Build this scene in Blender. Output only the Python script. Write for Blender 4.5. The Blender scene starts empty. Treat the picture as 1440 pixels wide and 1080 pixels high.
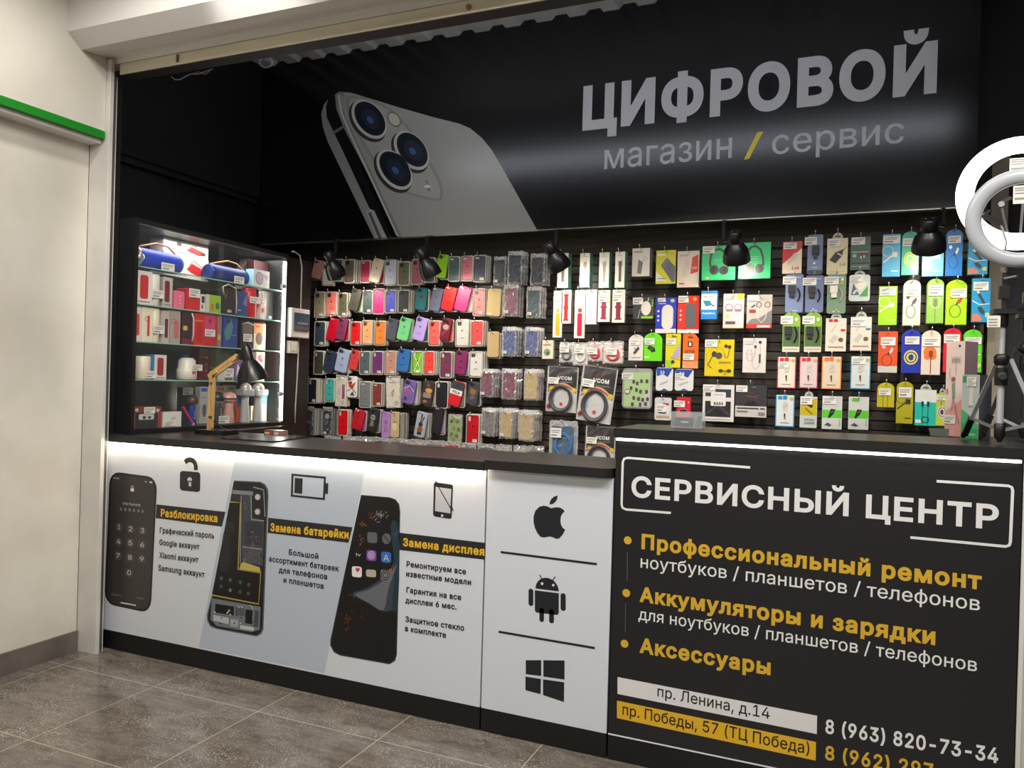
import bpy, math, random
from mathutils import Vector, Matrix
from mathutils.geometry import delaunay_2d_cdt
random.seed(7)
SC = bpy.context.scene
COL = SC.collection

# ------------------------------------------------------------------ camera, world, light, exposure
CAM_H = 1.40
FPX = 1110.0
YAW, PITCH, ROLL = math.radians(-23.19), math.radians(-0.16), math.radians(1.61)
_f = Vector((math.sin(YAW) * math.cos(PITCH), math.cos(YAW) * math.cos(PITCH), math.sin(PITCH)))
_r = Vector((math.cos(YAW), -math.sin(YAW), 0))
_u = _r.cross(_f)
RIGHT = math.cos(ROLL) * _r + math.sin(ROLL) * _u
UP = -math.sin(ROLL) * _r + math.cos(ROLL) * _u
cam_data = bpy.data.cameras.new('camera')
cam_data.sensor_width = 36.0
cam_data.lens = FPX / 1440 * 36
cam_data.clip_start = 0.05
cam = bpy.data.objects.new('camera', cam_data)
COL.objects.link(cam)
cam.matrix_world = Matrix(((RIGHT.x, UP.x, -_f.x, 0), (RIGHT.y, UP.y, -_f.y, 0), (RIGHT.z, UP.z, -_f.z, CAM_H), (0, 0, 0, 1)))
SC.camera = cam
SC.view_settings.view_transform = 'Standard'
SC.view_settings.look = 'None'
SC.view_settings.gamma = 1.0
SC.view_settings.use_curve_mapping = False
SC.view_settings.exposure = 0.0

world = bpy.data.worlds.new('world')
SC.world = world
world.use_nodes = True
world.node_tree.nodes['Background'].inputs[0].default_value = (1.0, 0.96, 0.92, 1)
world.node_tree.nodes['Background'].inputs[1].default_value = 0.10


def area(name, loc, rot, sx, sy, power, color=(1, 1, 1)):
    d = bpy.data.lights.new(name, 'AREA')
    d.shape = 'RECTANGLE'; d.size = sx; d.size_y = sy; d.energy = power; d.color = color
    o = bpy.data.objects.new(name, d); COL.objects.link(o)
    o.location = loc; o.rotation_euler = rot
    return o


# the corridor's ceiling luminaires (their housings are built with the ceiling below)
CORRIDOR_LAMPS = [(-1.35, 1.35), (1.0, 1.35), (-1.35, -3.2), (1.0, -3.2)]
for _x, _y in CORRIDOR_LAMPS:
    area('corridor_light', (_x, _y, 3.385), (0, 0, 0), 1.5, 0.5, 58, (1.0, 0.965, 0.91))
# downlights out of the frame by the shutter housing; the second added to brighten it
for _dx in (-2.65, -0.2):
    _sp = bpy.data.lights.new('downlight', 'SPOT'); _sp.energy = 38; _sp.spot_size = math.radians(160)
    _sp.spot_blend = 0.6; _sp.shadow_soft_size = 0.08; _sp.color = (1.0, 0.95, 0.87)
    _so = bpy.data.objects.new('downlight', _sp); COL.objects.link(_so); _so.location = (_dx, 1.95, 3.37)



# ------------------------------------------------------------------ pixel -> place
def ray(x, y):
    return RIGHT * ((x - 720) / FPX) + UP * (-(y - 540) / FPX) + _f


def at(x, y, X=None, Y=None, Z=None):
    v = ray(x, y)
    if Y is not None: t = Y / v.y
    elif X is not None: t = X / v.x
    else: t = (Z - CAM_H) / v.z
    return Vector((0, 0, CAM_H)) + v * t


# ------------------------------------------------------------------ materials
_mats = {}


def lin(c):
    o = []
    for v in c[:3]:
        v = v / 255.0
        o.append(v / 12.92 if v <= 0.04045 else ((v + 0.055) / 1.055) ** 2.4)
    return tuple(o)


def M(c, rough=0.45, metal=0.0, alpha=1.0, emit=0.0, spec=0.5, coat=0.0):
    key = (tuple(c), rough, metal, alpha, emit, spec, coat)
    if key in _mats: return _mats[key]
    m = bpy.data.materials.new('mat_%d' % len(_mats))
    m.use_nodes = True
    b = m.node_tree.nodes['Principled BSDF']
    b.inputs['Base Color'].default_value = (*lin(c), 1)
    b.inputs['Roughness'].default_value = rough
    b.inputs['Metallic'].default_value = metal
    b.inputs['Alpha'].default_value = alpha
    b.inputs['Specular IOR Level'].default_value = spec
    b.inputs['Coat Weight'].default_value = coat
    if emit:
        b.inputs['Emission Color'].default_value = (*lin(c), 1)
        b.inputs['Emission Strength'].default_value = emit
    m.diffuse_color = (*lin(c), alpha)
    _mats[key] = m
    return m


def noisy(name, c1, c2, scale, rough=0.5, bump=0.0, detail=4, spec=0.5, stretch=None, lo=0.35, hi=0.65):
    m = bpy.data.materials.new(name); m.use_nodes = True
    nt = m.node_tree; b = nt.nodes['Principled BSDF']
    tc = nt.nodes.new('ShaderNodeTexCoord'); n = nt.nodes.new('ShaderNodeTexNoise')
    n.inputs['Scale'].default_value = scale; n.inputs['Detail'].default_value = detail
    src = tc.outputs['Object']
    if stretch:
        mp = nt.nodes.new('ShaderNodeMapping'); mp.inputs['Scale'].default_value = stretch
        nt.links.new(src, mp.inputs[0]); src = mp.outputs[0]
    nt.links.new(src, n.inputs['Vector'])
    r = nt.nodes.new('ShaderNodeValToRGB')
    r.color_ramp.elements[0].position = lo; r.color_ramp.elements[1].position = hi
    r.color_ramp.elements[0].color = (*lin(c1), 1); r.color_ramp.elements[1].color = (*lin(c2), 1)
    nt.links.new(n.outputs[0], r.inputs[0]); nt.links.new(r.outputs[0], b.inputs['Base Color'])
    b.inputs['Roughness'].default_value = rough; b.inputs['Specular IOR Level'].default_value = spec
    if bump:
        bp = nt.nodes.new('ShaderNodeBump'); bp.inputs['Strength'].default_value = bump; bp.inputs['Distance'].default_value = 0.002
        nt.links.new(n.outputs[0], bp.inputs['Height']); nt.links.new(bp.outputs[0], b.inputs['Normal'])
    return m


# ------------------------------------------------------------------ mesh building
def rrect(x0, z0, x1, z1, r, n=4):
    r = max(1e-5, min(r, (x1 - x0) / 2 - 1e-5, (z1 - z0) / 2 - 1e-5))
    out = []
    for cx, cz, a0 in ((x1 - r, z1 - r, 0), (x0 + r, z1 - r, 90), (x0 + r, z0 + r, 180), (x1 - r, z0 + r, 270)):
        for k in range(n + 1):
            a = math.radians(a0 + 90 * k / n)
            out.append((cx + r * math.cos(a), cz + r * math.sin(a)))
    return out


def ellipse(cx, cz, rx, rz, n=24, rot=0.0):
    c, s = math.cos(rot), math.sin(rot)
    o = []
    for k in range(n):
        a = 2 * math.pi * k / n
        x, z = rx * math.cos(a), rz * math.sin(a)
        o.append((cx + c * x - s * z, cz + s * x + c * z))
    return o


class MB:
    def __init__(s):
        s.v = []; s.f = []; s.m = []; s.sm = []; s.mats = []

    def mi(s, mat):
        if mat not in s.mats: s.mats.append(mat)
        return s.mats.index(mat)

    def add(s, verts, faces, mat, smooth=False):
        o = len(s.v); s.v += [tuple(p) for p in verts]; k = s.mi(mat)
        for f in faces:
            s.f.append([i + o for i in f]); s.m.append(k); s.sm.append(smooth)
        return s

    def box(s, a, b, mat):
        x0, y0, z0 = a; x1, y1, z1 = b
        return s.add([(x0, y0, z0), (x1, y0, z0), (x1, y1, z0), (x0, y1, z0), (x0, y0, z1), (x1, y0, z1), (x1, y1, z1), (x0, y1, z1)],
                     [(0, 3, 2, 1), (4, 5, 6, 7), (0, 1, 5, 4), (1, 2, 6, 5), (2, 3, 7, 6), (3, 0, 4, 7)], mat)

    def flat(s, poly, y, mat):
        """polygon given as (x, z), facing -Y"""
        n = len(poly)
        ar = sum(poly[i][0] * poly[(i + 1) % n][1] - poly[(i + 1) % n][0] * poly[i][1] for i in range(n))
        if ar < 0: poly = poly[::-1]
        return s.add([(p[0], y, p[1]) for p in poly], [list(range(n))], mat)

    def prism(s, poly, y0, y1, mat, side=None, smooth=False, bev=0.0):
        n = len(poly)
        ar = sum(poly[i][0] * poly[(i + 1) % n][1] - poly[(i + 1) % n][0] * poly[i][1] for i in range(n))
        if ar < 0: poly = poly[::-1]
        if bev:
            cx = sum(p[0] for p in poly) / n; cz = sum(p[1] for p in poly) / n
            ext = max(max(abs(p[0] - cx) for p in poly), 1e-6); ez = max(max(abs(p[1] - cz) for p in poly), 1e-6)
            inn = [(cx + (p[0] - cx) * (1 - bev / ext), cz + (p[1] - cz) * (1 - bev / ez)) for p in poly]
            rings = [(inn, y0), (poly, y0 + bev), (poly, y1)]
        else:
            rings = [(poly, y0), (poly, y1)]
        vs = []
        for pl, y in rings: vs += [(p[0], y, p[1]) for p in pl]
        fs = [list(range(n)), [len(vs) - 1 - i for i in range(n)]]
        s.add(vs, fs, mat)
        o = len(s.v) - len(vs); k = s.mi(side or mat)
        for q in range(len(rings) - 1):
            for i in range(n):
                j = (i + 1) % n
                s.f.append([o + q * n + j, o + q * n + i, o + (q + 1) * n + i, o + (q + 1) * n + j]); s.m.append(k); s.sm.append(smooth)
        return s

    def lathe(s, prof, mat, origin=(0, 0, 0), axis=(0, 0, 1), n=20, caps=True):
        ax = Vector(axis).normalized()
        t = Vector((1, 0, 0)) if abs(ax.x) < 0.9 else Vector((0, 1, 0))
        e1 = ax.cross(t).normalized(); e2 = ax.cross(e1); O = Vector(origin)
        vs = []; fs = []
        for r, h in prof:
            for k in range(n):
                a = 2 * math.pi * k / n
                vs.append(O + ax * h + (e1 * math.cos(a) + e2 * math.sin(a)) * r)
        for q in range(len(prof) - 1):
            for k in range(n):
                j = (k + 1) % n
                fs.append([q * n + k, q * n + j, (q + 1) * n + j, (q + 1) * n + k])
        s.add(vs, fs, mat, True)
        if caps:
            if prof[0][0] > 1e-6: s.add(vs[:n][::-1], [list(range(n))], mat)
            if prof[-1][0] > 1e-6: s.add(vs[-n:], [list(range(n))], mat)
        return s

    def tube(s, pts, r, mat, n=8, closed=False):
        P = [Vector(p) for p in pts]; m = len(P); vs = []; fs = []
        up = None
        for i in range(m):
            if closed: d = P[(i + 1) % m] - P[i - 1]
            else: d = P[min(i + 1, m - 1)] - P[max(i - 1, 0)]
            d.normalize()
            if up is None:
                up = d.cross(Vector((0, 0, 1)) if abs(d.z) < 0.9 else Vector((1, 0, 0))).normalized()
            else:
                up = (up - d * up.dot(d)).normalized()
            e2 = d.cross(up)
            rr = r[i] if isinstance(r, (list, tuple)) else r
            for k in range(n):
                a = 2 * math.pi * k / n
                vs.append(P[i] + (up * math.cos(a) + e2 * math.sin(a)) * rr)
        for i in range(m if closed else m - 1):
            for k in range(n):
                j = (k + 1) % n; q = (i + 1) % m
                fs.append([i * n + j, i * n + k, q * n + k, q * n + j])
        if not closed:
            fs.append(list(range(n))); fs.append([(m - 1) * n + n - 1 - k for k in range(n)])
        return s.add(vs, fs, mat, True)

    def bar(s, a, b, w, h, mat):
        """rectangular bar from a to b"""
        a = Vector(a); b = Vector(b); d = (b - a).normalized()
        t = Vector((0, 1, 0)) if abs(d.y) < 0.9 else Vector((1, 0, 0))
        e1 = d.cross(t).normalized(); e2 = d.cross(e1).normalized()
        vs = []
        for p in (a, b):
            for i, j in ((-1, -1), (1, -1), (1, 1), (-1, 1)):
                vs.append(p + e1 * (w / 2 * i) + e2 * (h / 2 * j))
        return s.add(vs, [(3, 2, 1, 0), (4, 5, 6, 7), (0, 1, 5, 4), (1, 2, 6, 5), (2, 3, 7, 6), (3, 0, 4, 7)], mat)

    def mesh(s, name):
        me = bpy.data.meshes.new(name)
        me.from_pydata(s.v, [], s.f)
        for m in s.mats: me.materials.append(m)
        me.polygons.foreach_set('material_index', s.m)
        me.polygons.foreach_set('use_smooth', s.sm)
        me.update()
        return me

    def build(s, name, parent=None, loc=None, bevel=0.0, solid=True):
        if not s.f: return None
        o = bpy.data.objects.new(name, s.mesh(name)); COL.objects.link(o)
        if parent: o.parent = parent
        if loc is not None: o.location = loc
        if bevel:
            b = o.modifiers.new('bevel', 'BEVEL'); b.width = bevel; b.segments = 3; b.limit_method = 'ANGLE'
        return o


def empty(name, loc=(0, 0, 0), rot=(0, 0, 0)):
    o = bpy.data.objects.new(name, None); COL.objects.link(o)
    o.location = loc; o.rotation_euler = rot; o.empty_display_size = 0.05
    return o


def tag(o, label, cat, group=None):
    o['label'] = label; o['category'] = cat
    if group: o['group'] = group
    return o


def struct(o):
    o['kind'] = 'structure'
    return o


def copy_tree(o, parent=None):
    c = o.copy(); COL.objects.link(c)
    if parent: c.parent = parent
    for ch in list(o.children): copy_tree(ch, c)
    return c


# ------------------------------------------------------------------ lettering (letter outlines at the end of this file's head)
GLYPHS = {
    '(': (273, '89,207 90,244 94,283 101,324 109,364 119,403 132,441 145,477 160,510 177,539 236,539 219,503 204,466 191,428 179,390 169,351 161,313 156,276 152,241 151,207 154,161 160,115 167,83 177,50 188,16 202,-19 218,-57 236,-96 177,-96 150,-46 128,4 111,55 99,106 92,156'),
    ')': (273, '37,-96 56,-56 72,-18 86,18 97,52 106,85 113,116 120,162 122,207 121,241 117,276 112,313 104,351 94,390 82,428 69,466 54,503 37,539 97,539 113,510 128,477 142,441 154,403 164,364 173,323 179,283 183,244 184,207 182,156 174,104 161,53 144,3 123,-47 97,-96'),
    ',': (188, '38,-119 68,71 137,71 84,-119'),
    '-': (453, '337,244 337,188 114,188 114,244'),
    '.': (188, '95,-4 78,-1 63,9 53,24 50,41 53,59 63,73 78,83 95,87 113,83 128,73 138,59 141,41 138,24 128,9 113,-1'),
    '/': (249, '235,533 71,-76 14,-76 178,533'),
    '0': (453, '227,-7 191,-3 158,7 130,24 105,48 85,77 69,113 57,155 50,202 48,254 50,306 57,353 69,395 85,431 106,461 130,484 159,502 191,512 227,516 262,512 295,502 323,484 348,461 368,431 384,395 396,353 403,306 405,254 403,202 396,155 384,113 368,77 348,48 323,24 295,7 263,-3;227,50 261,56 290,74 313,103 330,144 338,176 342,213 344,254 342,295 338,332 330,365 313,405 290,435 261,453 227,460 192,453 163,435 140,405 123,365 115,332 111,295 109,254 111,213 115,176 123,144 140,103 163,74 192,56'),
    '1': (453, '76,0 76,55 391,55 391,0;276,509 276,0 212,0 212,448 209,448 86,358 86,427 198,509'),
    '2': (453, '64,0 64,47 234,229 261,257 282,282 299,305 311,327 318,348 320,371 317,397 308,419 293,436 273,449 250,457 224,460 196,457 172,447 153,433 139,413 130,390 127,362 66,362 71,405 86,442 111,473 143,496 182,511 225,516 268,511 306,497 337,474 361,445 376,411 381,372 378,345 371,318 357,290 336,259 317,235 294,209 267,180 153,60 153,57 389,57 389,0'),
    '3': (453, '218,-7 173,-3 133,10 98,30 70,57 52,91 44,132 109,132 115,107 126,87 144,71 165,59 191,52 219,50 248,53 275,61 297,74 315,93 325,116 329,145 326,172 316,196 299,217 275,234 242,244 201,248 157,248 157,299 288,448 288,452 70,452 70,509 372,509 372,461 211,278 211,289 264,288 308,276 344,253 371,222 387,186 393,145 387,103 370,66 344,36 309,12 266,-2'),
    '4': (453, '40,105 40,158 247,509 311,509 109,166 109,163 413,163 413,105;282,0 282,121 282,146 282,318 343,318 343,0'),
    '5': (453, '221,-7 178,-2 140,11 108,32 83,60 66,93 60,130 122,130 127,108 138,89 154,73 173,60 196,52 221,50 250,53 276,64 298,82 314,104 324,131 328,162 324,193 314,221 297,244 275,262 248,273 218,277 192,275 167,268 145,258 128,246 67,253 96,509 366,509 366,452 151,452 134,301 136,301 155,315 178,325 203,331 229,334 263,330 294,321 321,306 345,285 364,260 379,231 388,199 391,163 385,117 369,76 343,41 309,15 268,-1'),
    '6': (453, '226,-7 182,-1 142,15 109,40 84,74 69,115 64,162 68,199 80,239 93,268 112,302 137,340 252,509 322,509 151,261 145,261 154,275 165,288 179,299 196,307 214,312 235,314 278,309 316,295 346,271 370,240 384,201 389,157 384,112 368,73 343,39 310,14 271,-2;226,48 254,52 279,63 299,79 314,101 324,128 327,157 324,187 314,213 299,235 279,251 254,262 226,265 198,262 174,252 153,235 138,214 128,188 125,158 128,128 138,102 153,79 174,63 198,52'),
    '7': (453, '97,0 323,448 323,452 62,452 62,509 391,509 391,449 165,0'),
    '8': (453, '226,-7 178,-2 136,11 101,33 74,62 57,96 52,135 55,166 65,195 81,220 101,241 125,256 153,265 153,267 119,282 93,308 76,342 70,380 75,417 90,450 114,477 146,498 184,511 226,516 269,511 306,498 337,477 361,450 377,417 382,380 376,342 359,308 333,282 300,267 300,265 327,256 351,241 372,220 387,195 397,166 401,135 395,96 378,62 352,33 317,11 275,-2;226,49 258,52 285,60 307,74 323,91 333,113 337,139 333,165 322,189 305,208 283,223 256,232 226,235 196,232 169,223 147,208 130,189 119,165 115,139 119,113 129,91 145,74 167,60 195,52;226,290 252,292 274,300 293,313 307,330 316,351 319,376 316,399 308,420 294,437 275,449 252,457 226,460 200,457 177,449 159,437 145,420 136,399 133,376 136,351 145,330 159,313 178,300 201,292'),
    '9': (453, '226,516 271,510 310,494 343,468 368,434 384,393 389,347 385,309 373,270 359,240 340,207 315,168 200,0 130,0 301,248 307,248 299,234 287,221 273,210 257,202 238,196 218,195 175,199 137,214 106,237 83,269 68,307 64,352 69,397 85,436 110,469 143,494 182,510;226,460 199,457 174,446 154,429 138,407 129,381 125,352 129,322 138,295 154,274 174,257 199,247 226,243 254,247 279,257 299,273 314,295 324,321 327,350 324,381 314,407 299,429 279,446 254,457'),
    'A': (480, '16,0 201,509 276,509 463,0 395,0 287,302 276,334 264,372 255,402 244,438 232,478 245,478 233,437 222,402 213,371 201,333 191,302 85,0;110,142 110,199 370,199 370,142'),
    'B': (456, '60,0 60,509 241,509 289,504 329,491 359,469 381,442 394,410 398,374 395,344 387,320 373,301 356,286 336,275 315,267 315,262 339,257 363,245 385,227 402,203 414,173 418,136 413,100 400,67 377,39 344,18 301,4 247,0;125,57 245,57 296,63 330,80 349,105 355,137 352,161 342,184 327,203 306,218 279,228 248,231 125,231;125,285 238,285 265,288 288,296 308,309 323,326 333,348 336,372 330,403 313,429 283,446 240,452 125,452'),
    'C': (510, '267,-7 225,-3 186,7 150,25 119,49 92,79 70,115 53,157 44,203 40,254 44,305 53,352 70,393 92,429 119,459 150,484 186,501 225,512 267,516 305,513 340,504 373,490 402,471 427,447 448,418 463,385 473,348 408,348 401,373 389,395 375,413 357,428 337,440 315,449 292,454 267,456 223,450 184,432 150,403 125,364 113,332 106,295 103,254 106,213 113,177 125,145 151,105 184,76 223,59 267,53 292,55 315,60 337,69 357,81 375,96 389,114 401,136 408,160 473,160 463,124 448,91 428,62 402,38 373,19 341,5 305,-4'),
    'D': (502, '219,0 96,0 96,57 215,57 254,60 288,68 318,81 354,110 379,149 390,181 397,216 399,255 397,294 390,329 379,361 354,399 320,428 291,441 258,449 221,452 93,452 93,509 225,509 273,505 315,495 353,478 385,455 412,426 433,391 449,351 458,306 462,255 458,205 449,159 433,119 411,83 384,54 351,31 312,14 268,3;125,509 125,0 60,0 60,509'),
    'E': (419, '60,0 60,509 372,509 372,452 125,452 125,286 355,286 355,229 125,229 125,57 375,57 375,0'),
    'F': (410, '60,0 60,509 369,509 369,452 125,452 125,278 346,278 346,221 125,221 125,0'),
    'G': (520, '269,-7 225,-3 185,7 149,25 118,49 91,79 69,116 53,157 43,203 40,254 43,305 53,352 69,393 91,429 117,459 149,484 184,501 223,512 265,516 304,513 340,504 374,489 403,469 429,445 449,416 465,384 474,349 408,349 399,372 387,393 373,411 356,427 337,439 315,448 291,454 265,456 222,450 183,432 150,404 125,364 113,332 106,295 103,254 106,213 113,177 125,145 151,105 184,76 224,59 269,53 309,57 345,71 374,93 396,123 410,160 415,202 434,199 283,199 283,256 478,256 478,200 475,160 466,124 451,91 431,62 406,38 377,19 344,5 308,-4'),
    'H': (517, '60,0 60,509 125,509 125,289 392,289 392,509 457,509 457,0 392,0 392,232 125,232 125,0'),
    'I': (300, '31,0 31,57 118,57 118,452 31,452 31,509 269,509 269,452 183,452 183,57 269,57 269,0'),
    'L': (393, '60,0 60,509 125,509 125,57 361,57 361,0'),
    'M': (628, '60,0 60,509 152,509 277,187 282,174 287,159 299,123 305,103 311,84 317,65 322,49 307,49 318,83 330,121 336,140 342,158 348,174 352,187 476,509 568,509 568,0 504,0 504,291 504,327 505,347 505,369 506,413 507,457 513,457 505,433 498,409 482,363 474,341 467,322 461,305 456,291 342,0 286,0 170,291 165,304 159,321 145,361 137,384 129,408 121,432 112,457 119,457 120,416 121,372 122,328 122,309 122,291 122,0'),
    'N': (523, '60,0 60,509 136,509 343,183 352,169 363,151 375,130 388,107 401,82 414,55 405,54 402,81 401,108 400,134 399,157 399,195 399,509 463,509 463,0 387,0 202,290 190,310 177,331 164,354 148,381 108,452 119,454 122,384 123,354 124,328 125,307 125,291 125,0'),
    'O': (533, '267,-7 225,-3 186,7 150,25 119,49 92,79 70,115 53,157 44,203 40,254 44,305 53,352 70,393 92,429 119,459 150,484 186,501 225,512 267,516 309,512 348,501 384,484 415,459 442,429 464,393 480,352 490,305 493,254 490,203 480,157 464,115 442,79 415,49 384,25 348,7 309,-3;267,53 310,59 349,76 383,105 408,144 420,176 428,213 430,254 428,295 420,332 408,365 383,404 349,433 310,450 267,456 223,450 184,433 151,404 125,364 113,332 106,295 103,254 106,213 113,176 125,144 151,105 184,76 223,59'),
    'P': (445, '60,0 60,509 235,509 289,503 332,487 366,462 390,430 404,391 409,348 404,304 390,265 366,233 332,207 289,191 235,186 109,186 109,242 233,242 269,246 297,256 318,272 333,294 342,319 344,348 342,376 333,402 318,423 297,439 268,449 232,452 125,452 125,0'),
    'R': (449, '60,0 60,509 236,509 290,504 333,489 367,465 390,433 405,395 409,352 405,309 390,271 367,240 333,217 289,203 236,198 96,198 96,255 234,255 269,258 298,267 319,281 334,300 342,324 345,352 342,380 334,405 319,425 298,440 269,449 233,452 125,452 125,0;353,0 230,229 303,229 428,0'),
    'S': (447, '224,-9 172,-4 128,9 91,31 64,60 46,96 38,137 104,137 110,110 123,88 142,71 166,59 194,52 224,49 257,52 286,60 311,74 329,92 341,114 346,139 342,161 332,179 316,193 296,205 272,214 245,222 184,239 145,253 112,269 86,289 60,326 52,372 58,413 75,448 102,476 138,498 180,511 227,516 275,511 316,498 351,476 377,449 394,415 401,378 337,378 326,412 302,437 267,453 225,459 194,456 167,448 145,435 129,418 118,398 115,376 119,352 131,334 148,319 169,308 191,300 212,293 264,279 287,272 312,264 336,252 359,238 379,220 395,198 405,171 408,139 403,99 386,64 360,34 323,11 294,0 261,-7'),
    'T': (449, '32,452 32,509 417,509 417,452 257,452 257,0 193,0 193,452'),
    'V': (480, '204,0 16,509 84,509 192,206 203,176 215,137 225,106 236,71 248,31 235,31 247,71 257,107 267,138 279,176 290,206 395,509 463,509 278,0'),
    'X': (474, '18,0 217,284 217,236 29,509 104,509 178,400 192,379 204,361 214,345 223,329 233,312 243,292 232,292 243,311 252,329 261,345 272,361 284,379 298,400 374,509 446,509 259,239 259,287 456,0 382,0 292,129 279,149 268,165 259,180 250,195 241,212 230,231 244,231 235,213 225,196 216,181 206,166 195,149 182,129 91,0'),
    'a': (389, '160,-9 126,-5 94,5 68,22 48,45 35,73 30,108 34,138 43,161 58,179 78,193 100,203 125,211 152,216 178,220 209,224 234,227 252,230 265,235 273,243 276,255 276,257 273,279 267,297 256,311 240,322 220,329 196,331 171,329 149,322 132,313 118,301 107,288 100,274 41,291 57,322 79,346 104,364 133,375 163,382 194,384 215,383 239,379 263,372 286,360 306,343 322,320 333,290 337,251 337,0 277,0 277,52 272,52 264,38 252,25 236,12 215,1 190,-6;170,45 202,49 228,59 248,74 263,93 272,115 276,138 276,190 270,186 259,182 246,179 231,176 216,173 200,171 175,168 154,164 134,159 117,150 103,139 95,124 92,105 94,87 102,72 114,61 130,52 149,47'),
    'c': (396, '207,-8 159,-2 117,16 82,46 56,85 44,116 37,150 34,187 37,225 44,260 56,291 82,330 117,360 159,378 207,384 234,383 260,377 284,368 305,356 324,341 340,322 353,301 362,277 303,262 298,276 290,289 281,301 270,311 257,319 242,325 226,329 207,330 173,325 145,310 124,287 108,258 99,224 96,187 99,151 108,117 124,89 145,66 173,51 207,46 226,48 243,52 258,58 271,66 282,76 292,89 299,102 304,117 363,102 354,78 341,56 325,37 306,21 285,9 261,-1 235,-6'),
    'd': (424, '195,-8 151,-2 111,16 79,45 55,84 43,116 36,151 34,189 36,227 43,261 55,293 79,332 112,361 151,378 196,384 228,381 253,373 272,360 287,346 298,331 306,319 311,319 311,509 372,509 372,0 313,0 313,59 307,59 298,46 287,31 272,17 252,4 227,-5;205,47 236,51 263,65 284,86 299,115 309,150 312,189 309,229 300,263 284,291 263,312 237,325 205,330 172,325 145,311 124,290 108,261 99,227 96,189 99,151 109,117 124,88 145,66 172,51'),
    'e': (404, '212,-8 161,-2 117,16 82,46 56,85 44,116 37,150 34,187 36,224 44,258 55,290 81,329 115,359 157,378 205,384 236,382 266,374 294,361 319,341 341,315 357,282 368,242 371,194 371,169 75,169 75,221 338,221 310,202 307,237 298,269 283,294 263,314 237,326 205,330 173,326 146,313 125,294 109,270 99,241 96,211 96,178 100,139 110,106 128,80 151,61 179,50 212,46 234,48 254,53 271,61 285,73 297,88 306,105 365,91 353,63 335,39 311,19 283,4 249,-5'),
    'g': (425, '207,-151 168,-148 134,-140 105,-127 82,-110 64,-91 51,-69 101,-41 110,-53 122,-66 136,-78 154,-88 178,-95 207,-97 249,-92 282,-75 304,-47 311,-6 311,68 306,68 298,56 287,41 272,28 252,16 227,8 195,5 152,10 113,27 80,53 55,90 43,120 36,154 34,191 36,229 43,263 55,293 80,332 112,361 152,378 196,384 228,382 253,373 273,360 288,346 299,331 308,319 313,319 313,379 372,379 372,-9 367,-54 350,-90 324,-117 291,-136 251,-147;205,59 237,63 264,75 285,95 300,121 309,154 312,193 309,231 300,264 285,291 264,312 237,325 205,330 172,325 145,312 124,290 109,262 99,229 96,193 99,155 109,123 124,96 145,76 172,63'),
    'h': (410, '114,227 114,0 53,0 53,509 114,509 114,287 102,287 124,332 152,362 187,379 227,384 264,380 295,369 321,349 341,321 353,285 357,240 357,0 296,0 296,235 290,275 273,304 246,323 210,329 184,326 161,317 141,303 126,283 117,257'),
    'i': (167, '53,0 53,379 114,379 114,0;84,443 67,446 54,455 44,468 41,483 44,499 54,512 67,521 84,524 100,521 114,512 123,499 126,483 123,468 114,455 100,446'),
    'l': (189, '139,-2 101,3 74,20 58,47 53,84 53,509 114,509 114,99 115,77 120,62 130,54 146,52 154,52 160,53 165,53 170,54 181,3 172,1 162,-1 151,-2'),
    'm': (610, '53,0 53,379 112,379 112,295 108,295 118,323 132,346 151,363 172,376 195,384 219,386 257,380 287,361 309,331 321,295 312,295 322,321 337,343 357,361 381,375 407,383 437,386 468,383 497,372 522,354 541,328 553,296 557,255 557,0 496,0 496,254 490,289 473,313 447,326 419,330 395,328 374,320 358,307 345,290 338,270 335,247 335,0 274,0 274,260 269,288 253,311 229,326 199,330 178,328 158,320 140,307 126,289 117,266 114,238 114,0'),
    'n': (410, '114,227 114,0 53,0 53,379 112,379 112,287 102,287 124,332 152,362 187,379 227,384 264,380 295,369 321,349 341,321 353,285 357,240 357,0 296,0 296,235 290,275 273,304 246,323 210,329 184,326 161,317 141,303 126,283 117,257'),
    'o': (415, '207,-8 159,-2 117,16 82,46 56,85 44,116 37,150 34,187 37,225 44,260 56,291 82,330 117,360 159,378 207,384 256,378 299,360 333,330 359,291 371,260 379,225 381,187 379,150 371,116 359,85 333,46 299,16 256,-2;207,46 242,51 270,66 292,89 307,117 316,151 319,187 316,224 307,258 292,287 270,310 242,325 207,330 173,325 145,310 124,287 108,258 99,224 96,187 99,151 108,117 124,89 145,66 173,51'),
    'r': (259, '53,0 53,379 112,379 112,321 115,321 130,347 152,367 181,380 213,385 221,385 229,384 243,384 243,322 239,323 230,324 219,325 207,326 182,323 159,315 140,301 126,284 117,262 114,237 114,0'),
    's': (365, '182,-8 145,-5 112,3 84,18 62,38 45,63 36,94 94,107 105,79 124,60 150,49 181,45 217,50 244,62 262,81 268,103 265,121 254,136 237,147 212,155 149,170 104,186 72,208 53,237 47,274 51,305 65,332 87,354 115,370 149,381 187,384 223,381 254,372 279,358 299,339 314,316 324,290 268,277 258,298 243,316 219,328 187,333 156,329 131,317 114,299 109,277 112,258 124,243 144,232 172,223 229,209 275,194 306,171 325,142 331,107 326,75 312,47 290,24 260,6 223,-5'),
    't': (227, '204,379 204,327 6,327 6,379;65,471 126,471 126,98 128,76 136,61 150,53 170,50 177,50 185,51 194,52 202,54 213,2 203,-1 192,-3 180,-4 168,-4 125,2 92,21 72,52 65,93'),
    'u': (410, '182,-5 146,-1 115,11 89,31 69,59 57,95 53,139 53,379 114,379 114,144 119,105 137,75 164,56 200,50 226,53 249,62 268,77 283,97 293,122 296,153 296,379 357,379 357,0 298,0 298,92 307,92 286,47 257,17 222,0'),
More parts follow.
